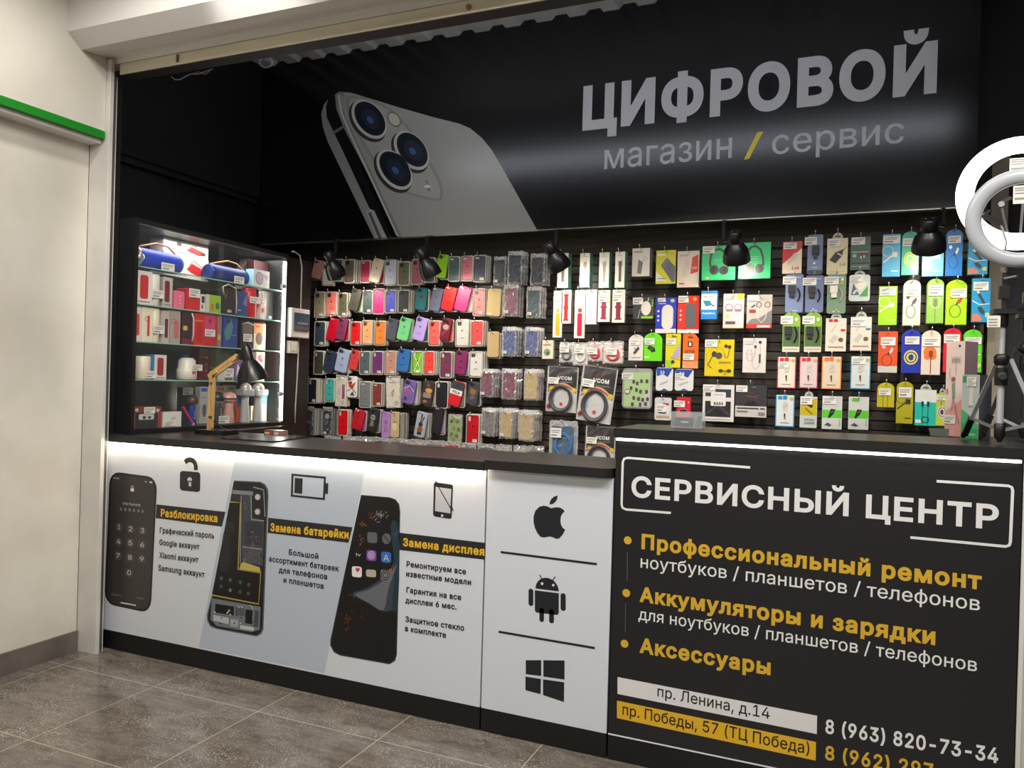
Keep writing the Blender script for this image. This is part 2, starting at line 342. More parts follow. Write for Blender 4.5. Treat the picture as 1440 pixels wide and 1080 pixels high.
    'v': (389, '163,0 17,379 84,379 165,155 177,121 187,87 196,53 206,21 184,21 194,53 203,87 213,121 224,155 305,379 371,379 226,0'),
    'x': (379, '21,0 171,218 171,171 29,379 100,379 147,306 164,279 179,253 193,229 207,206 175,206 190,229 202,253 216,279 233,306 282,379 352,379 209,169 209,214 358,0 287,0 231,85 214,112 200,136 187,159 173,182 205,182 191,159 178,136 165,112 148,85 91,0'),
    'y': (389, '47,-139 61,-86 71,-87 88,-90 104,-89 118,-84 130,-74 141,-58 151,-36 163,-1 17,379 84,379 165,155 177,121 187,87 196,53 206,21 184,21 193,53 202,87 212,121 224,155 305,379 371,379 204,-58 191,-85 177,-107 159,-124 139,-136 117,-143 91,-145 77,-145 65,-143 54,-141'),
    'А': (480, '16,0 201,509 276,509 463,0 395,0 287,302 276,334 264,372 255,402 244,438 232,478 245,478 233,437 222,402 213,371 201,333 191,302 85,0;110,142 110,199 370,199 370,142'),
    'Б': (449, '60,0 60,509 364,509 364,452 125,452 125,295 242,295 290,291 332,278 365,256 390,228 406,192 411,151 406,108 390,71 365,41 332,18 290,5 242,0;125,56 240,56 286,63 320,81 340,111 347,151 340,188 320,216 286,233 240,239 125,239'),
    'В': (456, '60,0 60,509 241,509 289,504 329,491 359,469 381,442 394,410 398,374 395,344 387,320 373,301 356,286 336,275 315,267 315,262 339,257 363,245 385,227 402,203 414,173 418,136 413,100 400,67 377,39 344,18 301,4 247,0;125,57 245,57 296,63 330,80 349,105 355,137 352,161 342,184 327,203 306,218 279,228 248,231 125,231;125,285 238,285 265,288 288,296 308,309 323,326 333,348 336,372 330,403 313,429 283,446 240,452 125,452'),
    'Г': (401, '370,509 370,452 125,452 125,0 60,0 60,509'),
    'Е': (419, '60,0 60,509 372,509 372,452 125,452 125,286 355,286 355,229 125,229 125,57 375,57 375,0'),
    'З': (431, '216,-7 169,-2 127,11 92,31 66,59 48,93 42,132 107,132 112,108 123,88 140,71 161,60 187,52 215,50 246,53 272,61 295,74 312,92 323,114 326,139 323,165 312,188 295,207 272,221 242,230 207,233 166,233 166,289 207,289 235,291 260,299 281,312 296,329 305,351 309,375 306,399 297,420 284,437 265,449 243,457 216,460 191,457 167,450 146,438 130,422 119,402 115,378 53,378 59,417 76,450 102,478 135,498 174,511 217,516 262,511 300,497 330,475 353,446 367,414 372,378 366,339 349,306 322,280 287,264 287,260 317,252 342,238 363,219 378,196 387,169 390,139 384,99 367,64 341,35 306,12 264,-2'),
    'И': (523, '463,0 398,0 398,291 399,307 399,328 402,384 404,454 416,452 376,381 360,354 346,331 334,310 321,290 137,0 60,0 60,509 125,509 125,195 124,157 124,134 123,108 121,81 118,54 110,55 123,82 136,107 149,130 161,151 171,169 180,183 388,509 463,509'),
    'Й': (523, '463,0 398,0 398,291 399,307 399,328 402,384 404,454 416,452 376,381 360,354 346,331 334,310 321,290 137,0 60,0 60,509 125,509 125,195 124,157 124,134 123,108 121,81 118,54 110,55 123,82 136,107 149,130 161,151 171,169 180,183 388,509 463,509;262,562 236,566 212,575 192,590 177,610 167,633 164,659 208,659 212,637 223,621 241,609 262,606 284,609 301,621 312,637 316,659 361,659 358,633 348,610 333,590 313,575 289,566'),
    'Л': (520, '32,0 32,57 45,57 67,59 84,66 97,80 107,103 114,135 119,181 146,509 460,509 460,0 395,0 395,452 205,452 182,175 177,133 170,97 161,67 147,42 131,24 109,10 83,3 51,0'),
    'Н': (517, '60,0 60,509 125,509 125,289 392,289 392,509 457,509 457,0 392,0 392,232 125,232 125,0'),
    'О': (533, '267,-7 225,-3 186,7 150,25 119,49 92,79 70,115 53,157 44,203 40,254 44,305 53,352 70,393 92,429 119,459 150,484 186,501 225,512 267,516 309,512 348,501 384,484 415,459 442,429 464,393 480,352 490,305 493,254 490,203 480,157 464,115 442,79 415,49 384,25 348,7 309,-3;267,53 310,59 349,76 383,105 408,144 420,176 428,213 430,254 428,295 420,332 408,365 383,404 349,433 310,450 267,456 223,450 184,433 151,404 125,364 113,332 106,295 103,254 106,213 113,176 125,144 151,105 184,76 223,59'),
    'П': (517, '457,509 457,0 392,0 392,452 125,452 125,0 60,0 60,509'),
    'Р': (445, '60,0 60,509 235,509 289,503 332,487 366,462 390,430 404,391 409,348 404,304 390,265 366,233 332,207 289,191 235,186 109,186 109,242 233,242 269,246 297,256 318,272 333,294 342,319 344,348 342,376 333,402 318,423 297,439 268,449 232,452 125,452 125,0'),
    'С': (510, '267,-7 225,-3 186,7 150,25 119,49 92,79 70,115 53,157 44,203 40,254 44,305 53,352 70,393 92,429 119,459 150,484 186,501 225,512 267,516 305,513 340,504 373,490 402,471 427,447 448,418 463,385 473,348 408,348 401,373 389,395 375,413 357,428 337,440 315,449 292,454 267,456 223,450 184,432 150,403 125,364 113,332 106,295 103,254 106,213 113,177 125,145 151,105 184,76 223,59 267,53 292,55 315,60 337,69 357,81 375,96 389,114 401,136 408,160 473,160 463,124 448,91 428,62 402,38 373,19 341,5 305,-4'),
    'Т': (449, '32,452 32,509 417,509 417,452 257,452 257,0 193,0 193,452'),
    'Ф': (578, '267,37 222,39 182,48 146,63 115,83 89,109 68,139 53,173 43,212 40,254 43,297 53,336 68,370 89,400 115,425 146,446 182,460 222,469 267,472 311,472 355,469 395,460 431,446 463,425 489,400 510,370 525,336 534,297 537,254 534,212 525,173 510,139 489,109 463,83 431,63 395,48 355,39 311,37;269,96 308,96 358,101 399,114 432,137 456,168 470,207 475,254 470,301 456,341 432,372 399,395 358,408 308,413 269,413 220,408 179,395 146,372 122,341 108,301 103,254 108,207 122,168 146,137 179,114 220,101;257,-29 257,538 321,538 321,-29'),
    'Ц': (502, '442,0 60,0 60,509 125,509 125,57 378,57 378,509 442,509;430,-109 430,0 405,0 405,56 492,56 491,-109'),
    'Ы': (612, '108,308 246,308 295,303 337,289 371,267 397,237 412,200 418,157 412,112 397,73 372,42 337,19 295,5 246,0 60,0 60,509 125,509 125,56 246,56 290,63 325,83 346,115 354,157 350,184 340,207 324,226 303,240 277,248 246,251 108,251;552,509 552,0 487,0 487,509'),
    'а': (389, '160,-9 126,-5 94,5 68,22 48,45 35,73 30,108 34,138 43,161 58,179 78,193 100,203 125,211 152,216 178,220 209,224 234,227 252,230 265,235 273,243 276,255 276,257 273,279 267,297 256,311 240,322 220,329 196,331 171,329 149,322 132,313 118,301 107,288 100,274 41,291 57,322 79,346 104,364 133,375 163,382 194,384 215,383 239,379 263,372 286,360 306,343 322,320 333,290 337,251 337,0 277,0 277,52 272,52 264,38 252,25 236,12 215,1 190,-6;170,45 202,49 228,59 248,74 263,93 272,115 276,138 276,190 270,186 259,182 246,179 231,176 216,173 200,171 175,168 154,164 134,159 117,150 103,139 95,124 92,105 94,87 102,72 114,61 130,52 149,47'),
    'б': (411, '208,-8 161,-2 119,15 84,44 57,82 44,113 37,147 34,185 34,198 35,236 37,270 41,301 50,342 62,376 79,403 101,426 127,443 159,455 196,463 238,468 258,471 273,475 283,480 290,488 293,497 294,509 349,509 346,483 338,461 324,444 304,431 275,422 238,417 192,411 155,401 127,383 107,356 93,318 85,266 86,266 99,291 118,314 141,334 167,350 197,360 229,363 269,357 304,339 334,311 357,274 372,230 377,181 372,130 355,84 329,46 295,17 254,-2;208,46 240,50 266,62 287,81 303,108 313,140 316,178 313,216 304,249 289,275 268,294 242,306 211,310 179,305 151,293 128,272 110,245 99,213 96,175 99,140 109,109 126,82 148,62 176,50'),
    'в': (392, '53,0 53,379 208,379 247,376 280,367 307,352 334,320 343,278 339,248 324,226 300,209 270,199 291,194 312,185 330,171 345,152 355,130 358,102 354,75 343,50 325,29 300,13 269,3 232,0;111,56 232,56 259,59 279,70 291,86 295,108 291,133 279,153 259,165 232,169 111,169;111,220 209,220 239,224 263,234 277,251 282,273 277,294 262,310 239,320 208,324 111,324'),
    'г': (304, '290,379 290,323 114,323 114,0 53,0 53,379'),
    'д': (427, '13,-110 13,56 44,56 55,69 65,82 72,98 79,116 85,138 90,164 94,194 98,231 110,379 356,379 356,56 414,56 414,-110 353,-110 353,0 74,0 74,-110;114,56 295,56 295,323 166,323 157,231 153,193 148,158 143,127 131,87'),
    'е': (404, '212,-8 161,-2 117,16 82,46 56,85 44,116 37,150 34,187 36,224 44,258 55,290 81,329 115,359 157,378 205,384 236,382 266,374 294,361 319,341 341,315 357,282 368,242 371,194 371,169 75,169 75,221 338,221 310,202 307,237 298,269 283,294 263,314 237,326 205,330 173,326 146,313 125,294 109,270 99,241 96,211 96,178 100,139 110,106 128,80 151,61 179,50 212,46 234,48 254,53 271,61 285,73 297,88 306,105 365,91 353,63 335,39 311,19 283,4 249,-5'),
    'з': (343, '171,-4 134,-1 101,8 73,23 51,43 37,67 31,95 94,95 100,76 117,61 142,51 171,47 202,52 227,65 243,84 249,109 243,134 226,154 198,167 163,171 138,171 138,217 163,217 193,221 217,233 233,252 238,276 234,299 220,318 199,330 173,334 145,330 122,319 105,303 99,281 40,281 45,310 59,335 80,356 107,371 138,381 173,384 209,380 239,370 264,353 283,332 294,307 298,279 293,249 277,224 254,207 225,197 225,194 263,183 291,164 307,137 313,104 308,75 294,48 273,26 244,10 210,-1'),
    'и': (411, '358,0 296,0 296,274 293,274 111,0 53,0 53,379 114,379 114,104 118,104 300,379 358,379'),
    'й': (411, '358,0 296,0 296,274 293,274 111,0 53,0 53,379 114,379 114,104 118,104 300,379 358,379;205,433 179,436 155,446 135,461 120,481 110,504 107,529 151,529 155,508 166,491 184,480 205,476 227,480 244,491 255,508 259,529 304,529 301,504 291,481 276,461 256,446 232,436'),
    'к': (376, '53,0 53,379 114,379 114,215 152,215 288,379 366,379 213,196 368,0 290,0 167,159 114,159 114,0'),
    'л': (400, '6,0 6,56 20,56 36,58 48,63 59,72 67,86 73,106 78,133 81,167 84,211 91,379 348,379 348,0 286,0 286,323 149,323 143,189 140,150 135,115 129,84 115,47 94,21 65,5 27,0'),
    'м': (535, '53,0 53,379 144,379 232,168 240,150 246,132 252,116 257,100 261,85 265,70 269,56 273,41 263,41 266,55 270,69 274,84 278,100 283,115 289,132 295,149 303,168 390,379 482,379 482,0 421,0 421,197 421,237 422,276 422,315 423,354 430,354 422,326 415,300 407,276 399,252 389,226 377,198 294,0 240,0 156,198 145,226 135,252 126,276 118,300 110,326 102,354 111,354 112,318 113,299 113,279 113,238 113,197 113,0'),
    'н': (409, '309,223 309,167 99,167 99,223;114,379 114,0 53,0 53,379;356,379 356,0 295,0 295,379'),
    'о': (415, '207,-8 159,-2 117,16 82,46 56,85 44,116 37,150 34,187 37,225 44,260 56,291 82,330 117,360 159,378 207,384 256,378 299,360 333,330 359,291 371,260 379,225 381,187 379,150 371,116 359,85 333,46 299,16 256,-2;207,46 242,51 270,66 292,89 307,117 316,151 319,187 316,224 307,258 292,287 270,310 242,325 207,330 173,325 145,310 124,287 108,258 99,224 96,187 99,151 108,117 124,89 145,66 173,51'),
    'п': (408, '355,379 355,0 294,0 294,323 114,323 114,0 53,0 53,379'),
    'р': (424, '53,-143 53,379 112,379 112,319 118,319 126,331 137,346 152,360 171,373 197,381 229,384 274,378 313,361 345,332 370,293 381,261 388,227 390,189 388,151 381,116 370,84 346,45 313,16 274,-2 229,-8 198,-5 173,4 153,17 138,31 127,46 118,59 114,59 114,-143;220,47 253,51 279,66 301,88 316,117 325,151 328,189 325,227 316,261 301,290 280,311 253,325 220,330 188,325 161,312 140,291 125,263 116,229 113,189 116,150 125,115 140,86 162,65 188,51'),
    'с': (396, '207,-8 159,-2 117,16 82,46 56,85 44,116 37,150 34,187 37,225 44,260 56,291 82,330 117,360 159,378 207,384 234,383 260,377 284,368 305,356 324,341 340,322 353,301 362,277 303,262 298,276 290,289 281,301 270,311 257,319 242,325 226,329 207,330 173,325 145,310 124,287 108,258 99,224 96,187 99,151 108,117 124,89 145,66 173,51 207,46 226,48 243,52 258,58 271,66 282,76 292,89 299,102 304,117 363,102 354,78 341,56 325,37 306,21 285,9 261,-1 235,-6'),
    'т': (325, '132,0 132,325 6,325 6,379 319,379 319,325 193,325 193,0'),
    'у': (389, '47,-139 61,-86 71,-87 88,-90 104,-89 118,-84 130,-74 141,-58 151,-36 163,-1 17,379 84,379 165,155 177,121 187,87 196,53 206,21 184,21 193,53 202,87 212,121 224,155 305,379 371,379 204,-58 191,-85 177,-107 159,-124 139,-136 117,-143 91,-145 77,-145 65,-143 54,-141'),
    'ф': (477, '208,-8 159,-2 117,16 82,46 56,85 44,116 37,150 34,187 37,225 44,260 56,291 82,330 117,360 159,378 208,384 269,384 318,378 360,360 395,330 421,291 433,260 441,225 443,187 441,150 433,116 421,85 395,46 360,16 318,-2 269,-8;208,43 269,43 304,48 332,64 354,87 370,117 379,151 382,187 379,225 370,260 354,290 332,314 304,330 269,335 208,335 173,330 145,314 123,290 108,260 98,225 95,187 98,151 108,117 123,87 145,64 173,48;208,-143 208,509 269,509 269,-143'),
    'х': (379, '21,0 171,218 171,171 29,379 100,379 147,306 164,279 179,253 193,229 207,206 175,206 190,229 202,253 216,279 233,306 282,379 352,379 209,169 209,214 358,0 287,0 231,85 214,112 200,136 187,159 173,182 205,182 191,159 178,136 165,112 148,85 91,0'),
    'ч': (401, '198,118 157,122 121,134 92,153 70,181 57,216 53,258 53,379 114,379 114,258 120,221 138,195 165,180 198,175 233,177 264,182 294,189 324,199 324,143 305,136 285,130 265,125 244,122 222,119;287,0 287,379 348,379 348,0'),
    'ш': (572, '53,379 114,379 114,56 255,56 255,379 316,379 316,56 458,56 458,379 519,379 519,0 53,0'),
    'щ': (582, '53,379 114,379 114,56 255,56 255,379 316,379 316,56 458,56 458,379 519,379 519,0 53,0;508,-109 508,0 482,0 482,56 569,56 569,-109'),
    'ы': (511, '104,244 214,244 256,240 290,228 317,210 337,186 349,156 353,123 349,90 337,61 317,36 290,16 255,4 214,0 53,0 53,379 114,379 114,56 214,56 245,61 270,74 286,95 292,121 286,148 270,169 245,183 214,187 104,187;397,0 397,379 458,379 458,0'),
    'ь': (388, '104,244 214,244 256,240 290,228 317,210 337,186 349,156 353,123 349,90 337,61 317,36 290,16 255,4 214,0 53,0 53,379 114,379 114,56 214,56 245,61 270,74 286,95 292,121 286,148 270,169 245,183 214,187 104,187'),
    'я': (385, '332,0 271,0 271,326 184,326 142,322 114,309 98,288 93,259 98,231 114,211 143,198 184,194 298,194 298,142 180,142 134,146 97,157 68,174 41,211 32,259 41,308 68,346 97,365 134,376 180,379 332,379;85,0 15,0 122,172 190,172'),
    ' ': (188, ''),
}

_gcache = {}


def glyph(ch, bold):
    key = (ch, bold)
    if key in _gcache: return _gcache[key]
    adv, raw = GLYPHS[ch]
    loops = []
    for c in raw.split(';'):
        if not c: continue
        P = [Vector((float(p.split(',')[0]) / 1000, float(p.split(',')[1]) / 1000)) for p in c.split()]
        if bold:
            Q = []
            for i, p in enumerate(P):
                d0 = (p - P[i - 1]).normalized(); d1 = (P[(i + 1) % len(P)] - p).normalized()
                n0 = Vector((-d0.y, d0.x)); n1 = Vector((-d1.y, d1.x)); m = n0 + n1
                k = 1 + n0.dot(n1)
                Q.append(p + (m / max(k, 0.35)) * bold)
            P = Q
        loops.append(P)
    vs = []; fs = []
    if loops:
        pts = []; edges = []
        for P in loops:
            o = len(pts); pts += P; edges += [(o + i, o + (i + 1) % len(P)) for i in range(len(P))]
        ov, oe, of, _, _, _ = delaunay_2d_cdt(pts, edges, [], 0, 1e-6)

        def wind(q):
            w = 0
            for P in loops:
                for i, a in enumerate(P):
                    b = P[(i + 1) % len(P)]
                    cr = (b.x - a.x) * (q.y - a.y) - (b.y - a.y) * (q.x - a.x)
                    if a.y <= q.y < b.y and cr > 0: w += 1
                    elif b.y <= q.y < a.y and cr < 0: w -= 1
            return w
        for f in of:
            q = (ov[f[0]] + ov[f[1]] + ov[f[2]]) / 3
            if wind(q):
                A, B_, C_ = ov[f[0]], ov[f[1]], ov[f[2]]
                if (B_ - A).cross(C_ - A) < 0: f = f[::-1]
                fs.append(list(f))
        used = sorted({i for f in fs for i in f}); mp = {i: k for k, i in enumerate(used)}
        vs = [(ov[i].x, ov[i].y) for i in used]; fs = [[mp[i] for i in f] for f in fs]
    _gcache[key] = (adv / 1000, vs, fs)
    return _gcache[key]


def text_geo(txt, bold=0.0):
    vs = []; fs = []; x = 0
    for ch in txt:
        adv, v, f = glyph(ch, bold); o = len(vs)
        vs += [(a + x, b) for a, b in v]; fs += [[i + o for i in g] for g in f]
        x += adv + bold * 1.6
    return vs, fs


CAPH = None


def cap_height():
    global CAPH
    if CAPH is None: CAPH = max(v[1] for v in text_geo('H')[0])
    return CAPH


def put_text(mb, txt, x0, x1, z, cap, y, mat, bold=0.0, z1=None):
    """text filling x0..x1 with its baseline at z (z at the left, z1 at the right), on the plane y, facing -Y"""
    vs, fs = text_geo(txt, bold)
    if not vs: return
    a = min(v[0] for v in vs); b = max(v[0] for v in vs)
    k = (x1 - x0) / max(b - a, 1e-6); kz = cap / cap_height(); dz = 0 if z1 is None else z1 - z
    mb.add([(x0 + (v[0] - a) * k, y, z + v[1] * kz + dz * (v[0] - a) / max(b - a, 1e-6)) for v in vs], fs, mat)


def text_px(mb, txt, p0, p1, caph, Y, mat, bold=0.0, lift=0.0012):
    A = at(*p0, Y=Y); B = at(*p1, Y=Y); C = at(p0[0], p0[1] - caph, Y=Y)
    if isinstance(mb, list): mb.append(MB()); mb = mb[-1]     # every line of lettering is a part of its own
    put_text(mb, txt, A.x, B.x, A.z, C.z - A.z, Y - lift, mat, bold, z1=B.z)


def poly_px(mb, pts, Y, mat, lift=0.0006):
    mb.flat([(lambda q: (q.x, q.z))(at(px, py, Y=Y)) for px, py in pts], Y - lift, mat)


def line_px(mb, pts, w, Y, mat, lift=0.0009):
    P = [at(px, py, Y=Y) for px, py in pts]
    strip(mb, [(p.x, p.z) for p in P], w, Y - lift, mat)


def strip(mb, P, w, y, mat, closed=False):
    n = len(P); L = []; R = []
    for i in range(n):
        a = Vector(P[(i - 1) % n] if (closed or i > 0) else P[i]); b = Vector(P[(i + 1) % n] if (closed or i < n - 1) else P[i])
        d = (b - a)
        if d.length < 1e-9: d = Vector((1, 0))
        d.normalize(); nn = Vector((-d.y, d.x)) * (w / 2); p = Vector(P[i])
        L.append(p + nn); R.append(p - nn)
    vs = [(p.x, y, p.y) for p in L] + [(p.x, y, p.y) for p in R]
    fs = [[i, n + i, n + (i + 1) % n, (i + 1) % n] for i in range(n if closed else n - 1)]
    mb.add(vs, fs, mat)


def quad_uv(q, u, v):
    (ax, ay), (bx, by), (cx, cy), (dx, dy) = q   # TL TR BR BL, v from the top
    return ((ax * (1 - u) + bx * u) * (1 - v) + (dx * (1 - u) + cx * u) * v, (ay * (1 - u) + by * u) * (1 - v) + (dy * (1 - u) + cy * u) * v)


def smooth_poly(pts, n=4):
    o = []; m = len(pts)
    for i in range(m):
        p0, p1, p2, p3 = (Vector(pts[(i + k) % m]) for k in (-1, 0, 1, 2))
        for k in range(n):
            t = k / n
            q = 0.5 * ((2 * p1) + (p2 - p0) * t + (2 * p0 - 5 * p1 + 4 * p2 - p3) * t * t + (3 * p1 - p0 - 3 * p2 + p3) * t ** 3)
            o.append((q.x, q.y))
    return o


WHITE = (235, 233, 228)
ORD = ['first', 'second', 'third', 'fourth', 'fifth', 'sixth', 'seventh', 'eighth', 'ninth', 'tenth', 'eleventh', 'twelfth',
       'thirteenth', 'fourteenth', 'fifteenth', 'sixteenth', 'seventeenth', 'eighteenth']
# ================================================================== THE SETTING
BLACK_WALL = noisy('black_paint', (17, 16, 17), (23, 22, 23), 6, 0.55, 0.1)
WALL_WHITE = noisy('white_paint', (214, 208, 196), (226, 221, 210), 3.0, 0.6, 0.15)
METAL_WHITE = M((222, 220, 216), 0.35)
ALU = M((190, 190, 188), 0.3, 0.9)
DARK = M((22, 22, 23), 0.45)
BLACK = M((12, 12, 13), 0.5)


def floor_material():
    m = bpy.data.materials.new('floor_tiles'); m.use_nodes = True
    nt = m.node_tree; b = nt.nodes['Principled BSDF']
    tc = nt.nodes.new('ShaderNodeTexCoord')
    mp = nt.nodes.new('ShaderNodeMapping'); mp.inputs['Location'].default_value = (3.395, -2.612, 0); nt.links.new(tc.outputs['Object'], mp.inputs[0])
    br = nt.nodes.new('ShaderNodeTexBrick'); br.offset = 0.0; br.squash = 1.0
    br.inputs['Scale'].default_value = 1.0; br.inputs['Mortar Size'].default_value = 0.0022; br.inputs['Mortar Smooth'].default_value = 0.0
    br.inputs['Brick Width'].default_value = 0.584; br.inputs['Row Height'].default_value = 0.584; br.inputs['Bias'].default_value = 0
    br.inputs['Color1'].default_value = (1, 1, 1, 1); br.inputs['Color2'].default_value = (0.90, 0.90, 0.90, 1); br.inputs['Mortar'].default_value = (0, 0, 0, 1)
    nt.links.new(mp.outputs[0], br.inputs['Vector'])
    st = nt.nodes.new('ShaderNodeMapping'); st.inputs['Scale'].default_value = (1.0, 2.6, 1); nt.links.new(tc.outputs['Object'], st.inputs[0])
    n1 = nt.nodes.new('ShaderNodeTexNoise'); n1.inputs['Scale'].default_value = 7; n1.inputs['Detail'].default_value = 8; n1.inputs['Roughness'].default_value = 0.7
    nt.links.new(st.outputs[0], n1.inputs['Vector'])
    r1 = nt.nodes.new('ShaderNodeValToRGB'); r1.color_ramp.elements[0].position = 0.3; r1.color_ramp.elements[1].position = 0.72
    r1.color_ramp.elements[0].color = (*lin((82, 75, 69)), 1); r1.color_ramp.elements[1].color = (*lin((134, 125, 116)), 1)
    nt.links.new(n1.outputs[0], r1.inputs[0])
    n2 = nt.nodes.new('ShaderNodeTexVoronoi'); n2.inputs['Scale'].default_value = 75; nt.links.new(st.outputs[0], n2.inputs['Vector'])
    n3 = nt.nodes.new('ShaderNodeTexNoise'); n3.inputs['Scale'].default_value = 5.0; n3.inputs['Detail'].default_value = 2; nt.links.new(tc.outputs['Object'], n3.inputs['Vector'])
    sub = nt.nodes.new('ShaderNodeMath'); sub.operation = 'MULTIPLY_ADD'; sub.inputs[1].default_value = 0.50; sub.inputs[2].default_value = -0.02
    nt.links.new(n3.outputs[0], sub.inputs[0])
    lt = nt.nodes.new('ShaderNodeMath'); lt.operation = 'LESS_THAN'; nt.links.new(n2.outputs['Distance'], lt.inputs[0]); nt.links.new(sub.outputs[0], lt.inputs[1])
    mx = nt.nodes.new('ShaderNodeMixRGB'); mx.inputs[2].default_value = (*lin((190, 182, 170)), 1)
    half = nt.nodes.new('ShaderNodeMath'); half.operation = 'MULTIPLY'; half.inputs[1].default_value = 0.8; nt.links.new(lt.outputs[0], half.inputs[0])
    nt.links.new(half.outputs[0], mx.inputs[0]); nt.links.new(r1.outputs[0], mx.inputs[1])
    tint = nt.nodes.new('ShaderNodeMixRGB'); tint.blend_type = 'MULTIPLY'; tint.inputs[0].default_value = 1
    nt.links.new(mx.outputs[0], tint.inputs[1]); nt.links.new(br.outputs['Color'], tint.inputs[2])
    gr = nt.nodes.new('ShaderNodeMixRGB'); gr.inputs[2].default_value = (*lin((176, 166, 140)), 1)
    nt.links.new(br.outputs['Fac'], gr.inputs[0]); nt.links.new(tint.outputs[0], gr.inputs[1])
    nt.links.new(gr.outputs[0], b.inputs['Base Color'])
    b.inputs['Roughness'].default_value = 0.13
    return m


fl = MB().add([(-7, -5, 0), (5, -5, 0), (5, 5, 0), (-7, 5, 0)], [(0, 1, 2, 3)], floor_material())
fl.box((-7, -5, -0.08), (5, 5, -0.002), DARK)
struct(fl.build('floor'))

# corridor: white wall on the left, with a green edge profile over a recessed lower part
struct(MB().box((-3.70, -5, 2.572), (-3.40, 2.768, 3.42), WALL_WHITE).box((-3.70, -5, 0), (-3.506, 2.768, 2.572), WALL_WHITE).build('wall_left'))
struct(MB().box((-3.506, -5, 2.535), (-3.392, 2.762, 2.5715), M((28, 140, 36), 0.4)).build('trim_1'))
struct(MB().box((-3.506, -5, 2.515), (-3.42, 2.765, 2.5345), METAL_WHITE).build('trim_2'))
struct(MB().box((-3.5055, -5, 0), (-3.494, 2.768, 0.103), noisy('baseboard_tile', (92, 86, 80), (112, 105, 97), 9, 0.35)).build('baseboard_left'))
struct(MB().box((-3.70, -5, 3.42), (5, 2.86, 3.52), M((120, 118, 115), 0.7)).build('ceiling'))
struct(MB().box((-7, -5.1, 0), (5, -5, 3.52), M((196, 190, 182), 0.7)).build('wall_front'))
# ceiling luminaires of the corridor
LUM = M((255, 247, 235), 0.5, emit=2.2)
for i, (lx, ly) in enumerate(CORRIDOR_LAMPS):
    t = tag(empty('ceiling_light', (lx, ly, 3.42)), 'rectangular white ceiling light over the corridor, %s' % ('nearer the shop by the white wall', 'nearer the shop by the right side', 'farther back by the white wall', 'farther back by the right side')[i], 'ceiling light', 'corridor ceiling lights')
    MB().box((-0.80, -0.30, -0.02), (0.80, 0.30, 0.0), METAL_WHITE).build('frame', t)
    MB().box((-0.76, -0.26, -0.026), (0.76, 0.26, -0.0205), LUM).build('diffuser', t)

# shutter post at the left and its thin guide
struct(MB().box((-3.506, 2.770, 0), (-3.372, 2.792, 2.93), noisy('post_paint', (206, 203, 197), (217, 214, 208), 5, 0.4)).build('trim_3', bevel=0.002))
gr = tag(MB().box((-3.50, 2.7925, 0.0), (-3.392, 2.822, 2.86), M((104, 98, 92), 0.45, 0.3)).box((-3.50, 2.8225, 0), (-3.398, 2.832, 2.86), METAL_WHITE).build('shutter_guide'), 'slim aluminium shutter guide beside the white post at the left', 'shutter guide')

# roller shutter housing
prof = [(2.555, 3.419), (2.555, 2.976), (2.627, 2.919), (2.770, 2.936), (2.797, 2.936), (2.797, 2.912), (2.860, 2.912), (2.860, 3.419)]
sh = tag(empty('shutter_housing', (-3.4, 2.7, 2.91)), 'white metal roller shutter housing above the shop opening', 'shutter housing')
mb = MB(); x0, x1 = -3.399, 1.6; n = len(prof)
vs = [(x0 + 3.4, y - 2.7, z - 2.91) for y, z in prof] + [(x1 + 3.4, y - 2.7, z - 2.91) for y, z in prof]
mb.add(vs, [list(range(n)), [2 * n - 1 - i for i in range(n)]] + [[(i + 1) % n, i, n + i, n + (i + 1) % n] for i in range(n)], METAL_WHITE)
mb.build('casing', sh)
lath_m = noisy('lath', (200, 192, 168), (222, 214, 190), 3, 0.4, stretch=(0.6, 6, 6))
sh2 = tag(empty('shutter_bottom_lath', (-1.0, 2.82, 2.857)), 'scuffed cream bottom lath of the rolled-up shutter', 'shutter lath')
MB().box((-2.345, -0.022, 0), (2.6, 0.038, 0.053), lath_m).build('lath', sh2, bevel=0.002)
MB().box((-2.345, -0.016, -0.0025), (2.6, 0.056, -0.0005), M((38, 34, 36), 0.6)).build('dark_underside', sh2)  # the lath's dark underside, put in as a thin dark strip
for px, py in ((659, 10.5),):
    q = at(px, py, Y=2.797)
    MB().lathe([(0.012, 0), (0.012, 0.004), (0.006, 0.005)], M((150, 120, 80), 0.4, 0.7), (q.x + 1.0, q.y - 2.82, q.z - 2.857), (0, -1, 0), 14).build('screw', sh2)
q = at(250, 79, Y=2.797)
MB().box((q.x + 1.0 - 0.006, -0.028, 0.01), (q.x + 1.0 + 0.006, -0.0225, 0.045), M((96, 90, 82), 0.5, 0.6)).build('latch', sh2)
# wires dangling under the shutter
w = MB(); P = [at(*p, Y=2.93) for p in ((241, 108), (246, 112), (253, 112), (260, 108), (268, 104), (280, 104), (287, 101), (299, 97))]
w.tube(smooth_open := P, 0.0028, M((150, 146, 138), 0.5))
P2 = [at(*p, Y=2.935) for p in ((268, 104), (280, 101), (288, 105), (296, 99))]
w.tube(P2, 0.0022, M((140, 136, 128), 0.5))
w.tube([at(299, 94, Y=2.93), at(302, 84, Y=2.90) + Vector((0, 0, 0.03))], 0.0028, M((150, 146, 138), 0.5))
tag(w.build('cable'), 'loose pale wires dangling under the shutter lath', 'cable')
w = MB(); P = [at(374 + 9 * math.cos(a), 88 + 7 * math.sin(a), Y=3.9) for a in [i * math.pi / 8 for i in range(16)]]
w.tube(P, 0.004, M((190, 186, 178), 0.5), closed=True)
c0 = at(374, 81, Y=3.9)
w.tube([c0, Vector((c0.x, 3.9, 3.56))], 0.004, M((190, 186, 178), 0.5))
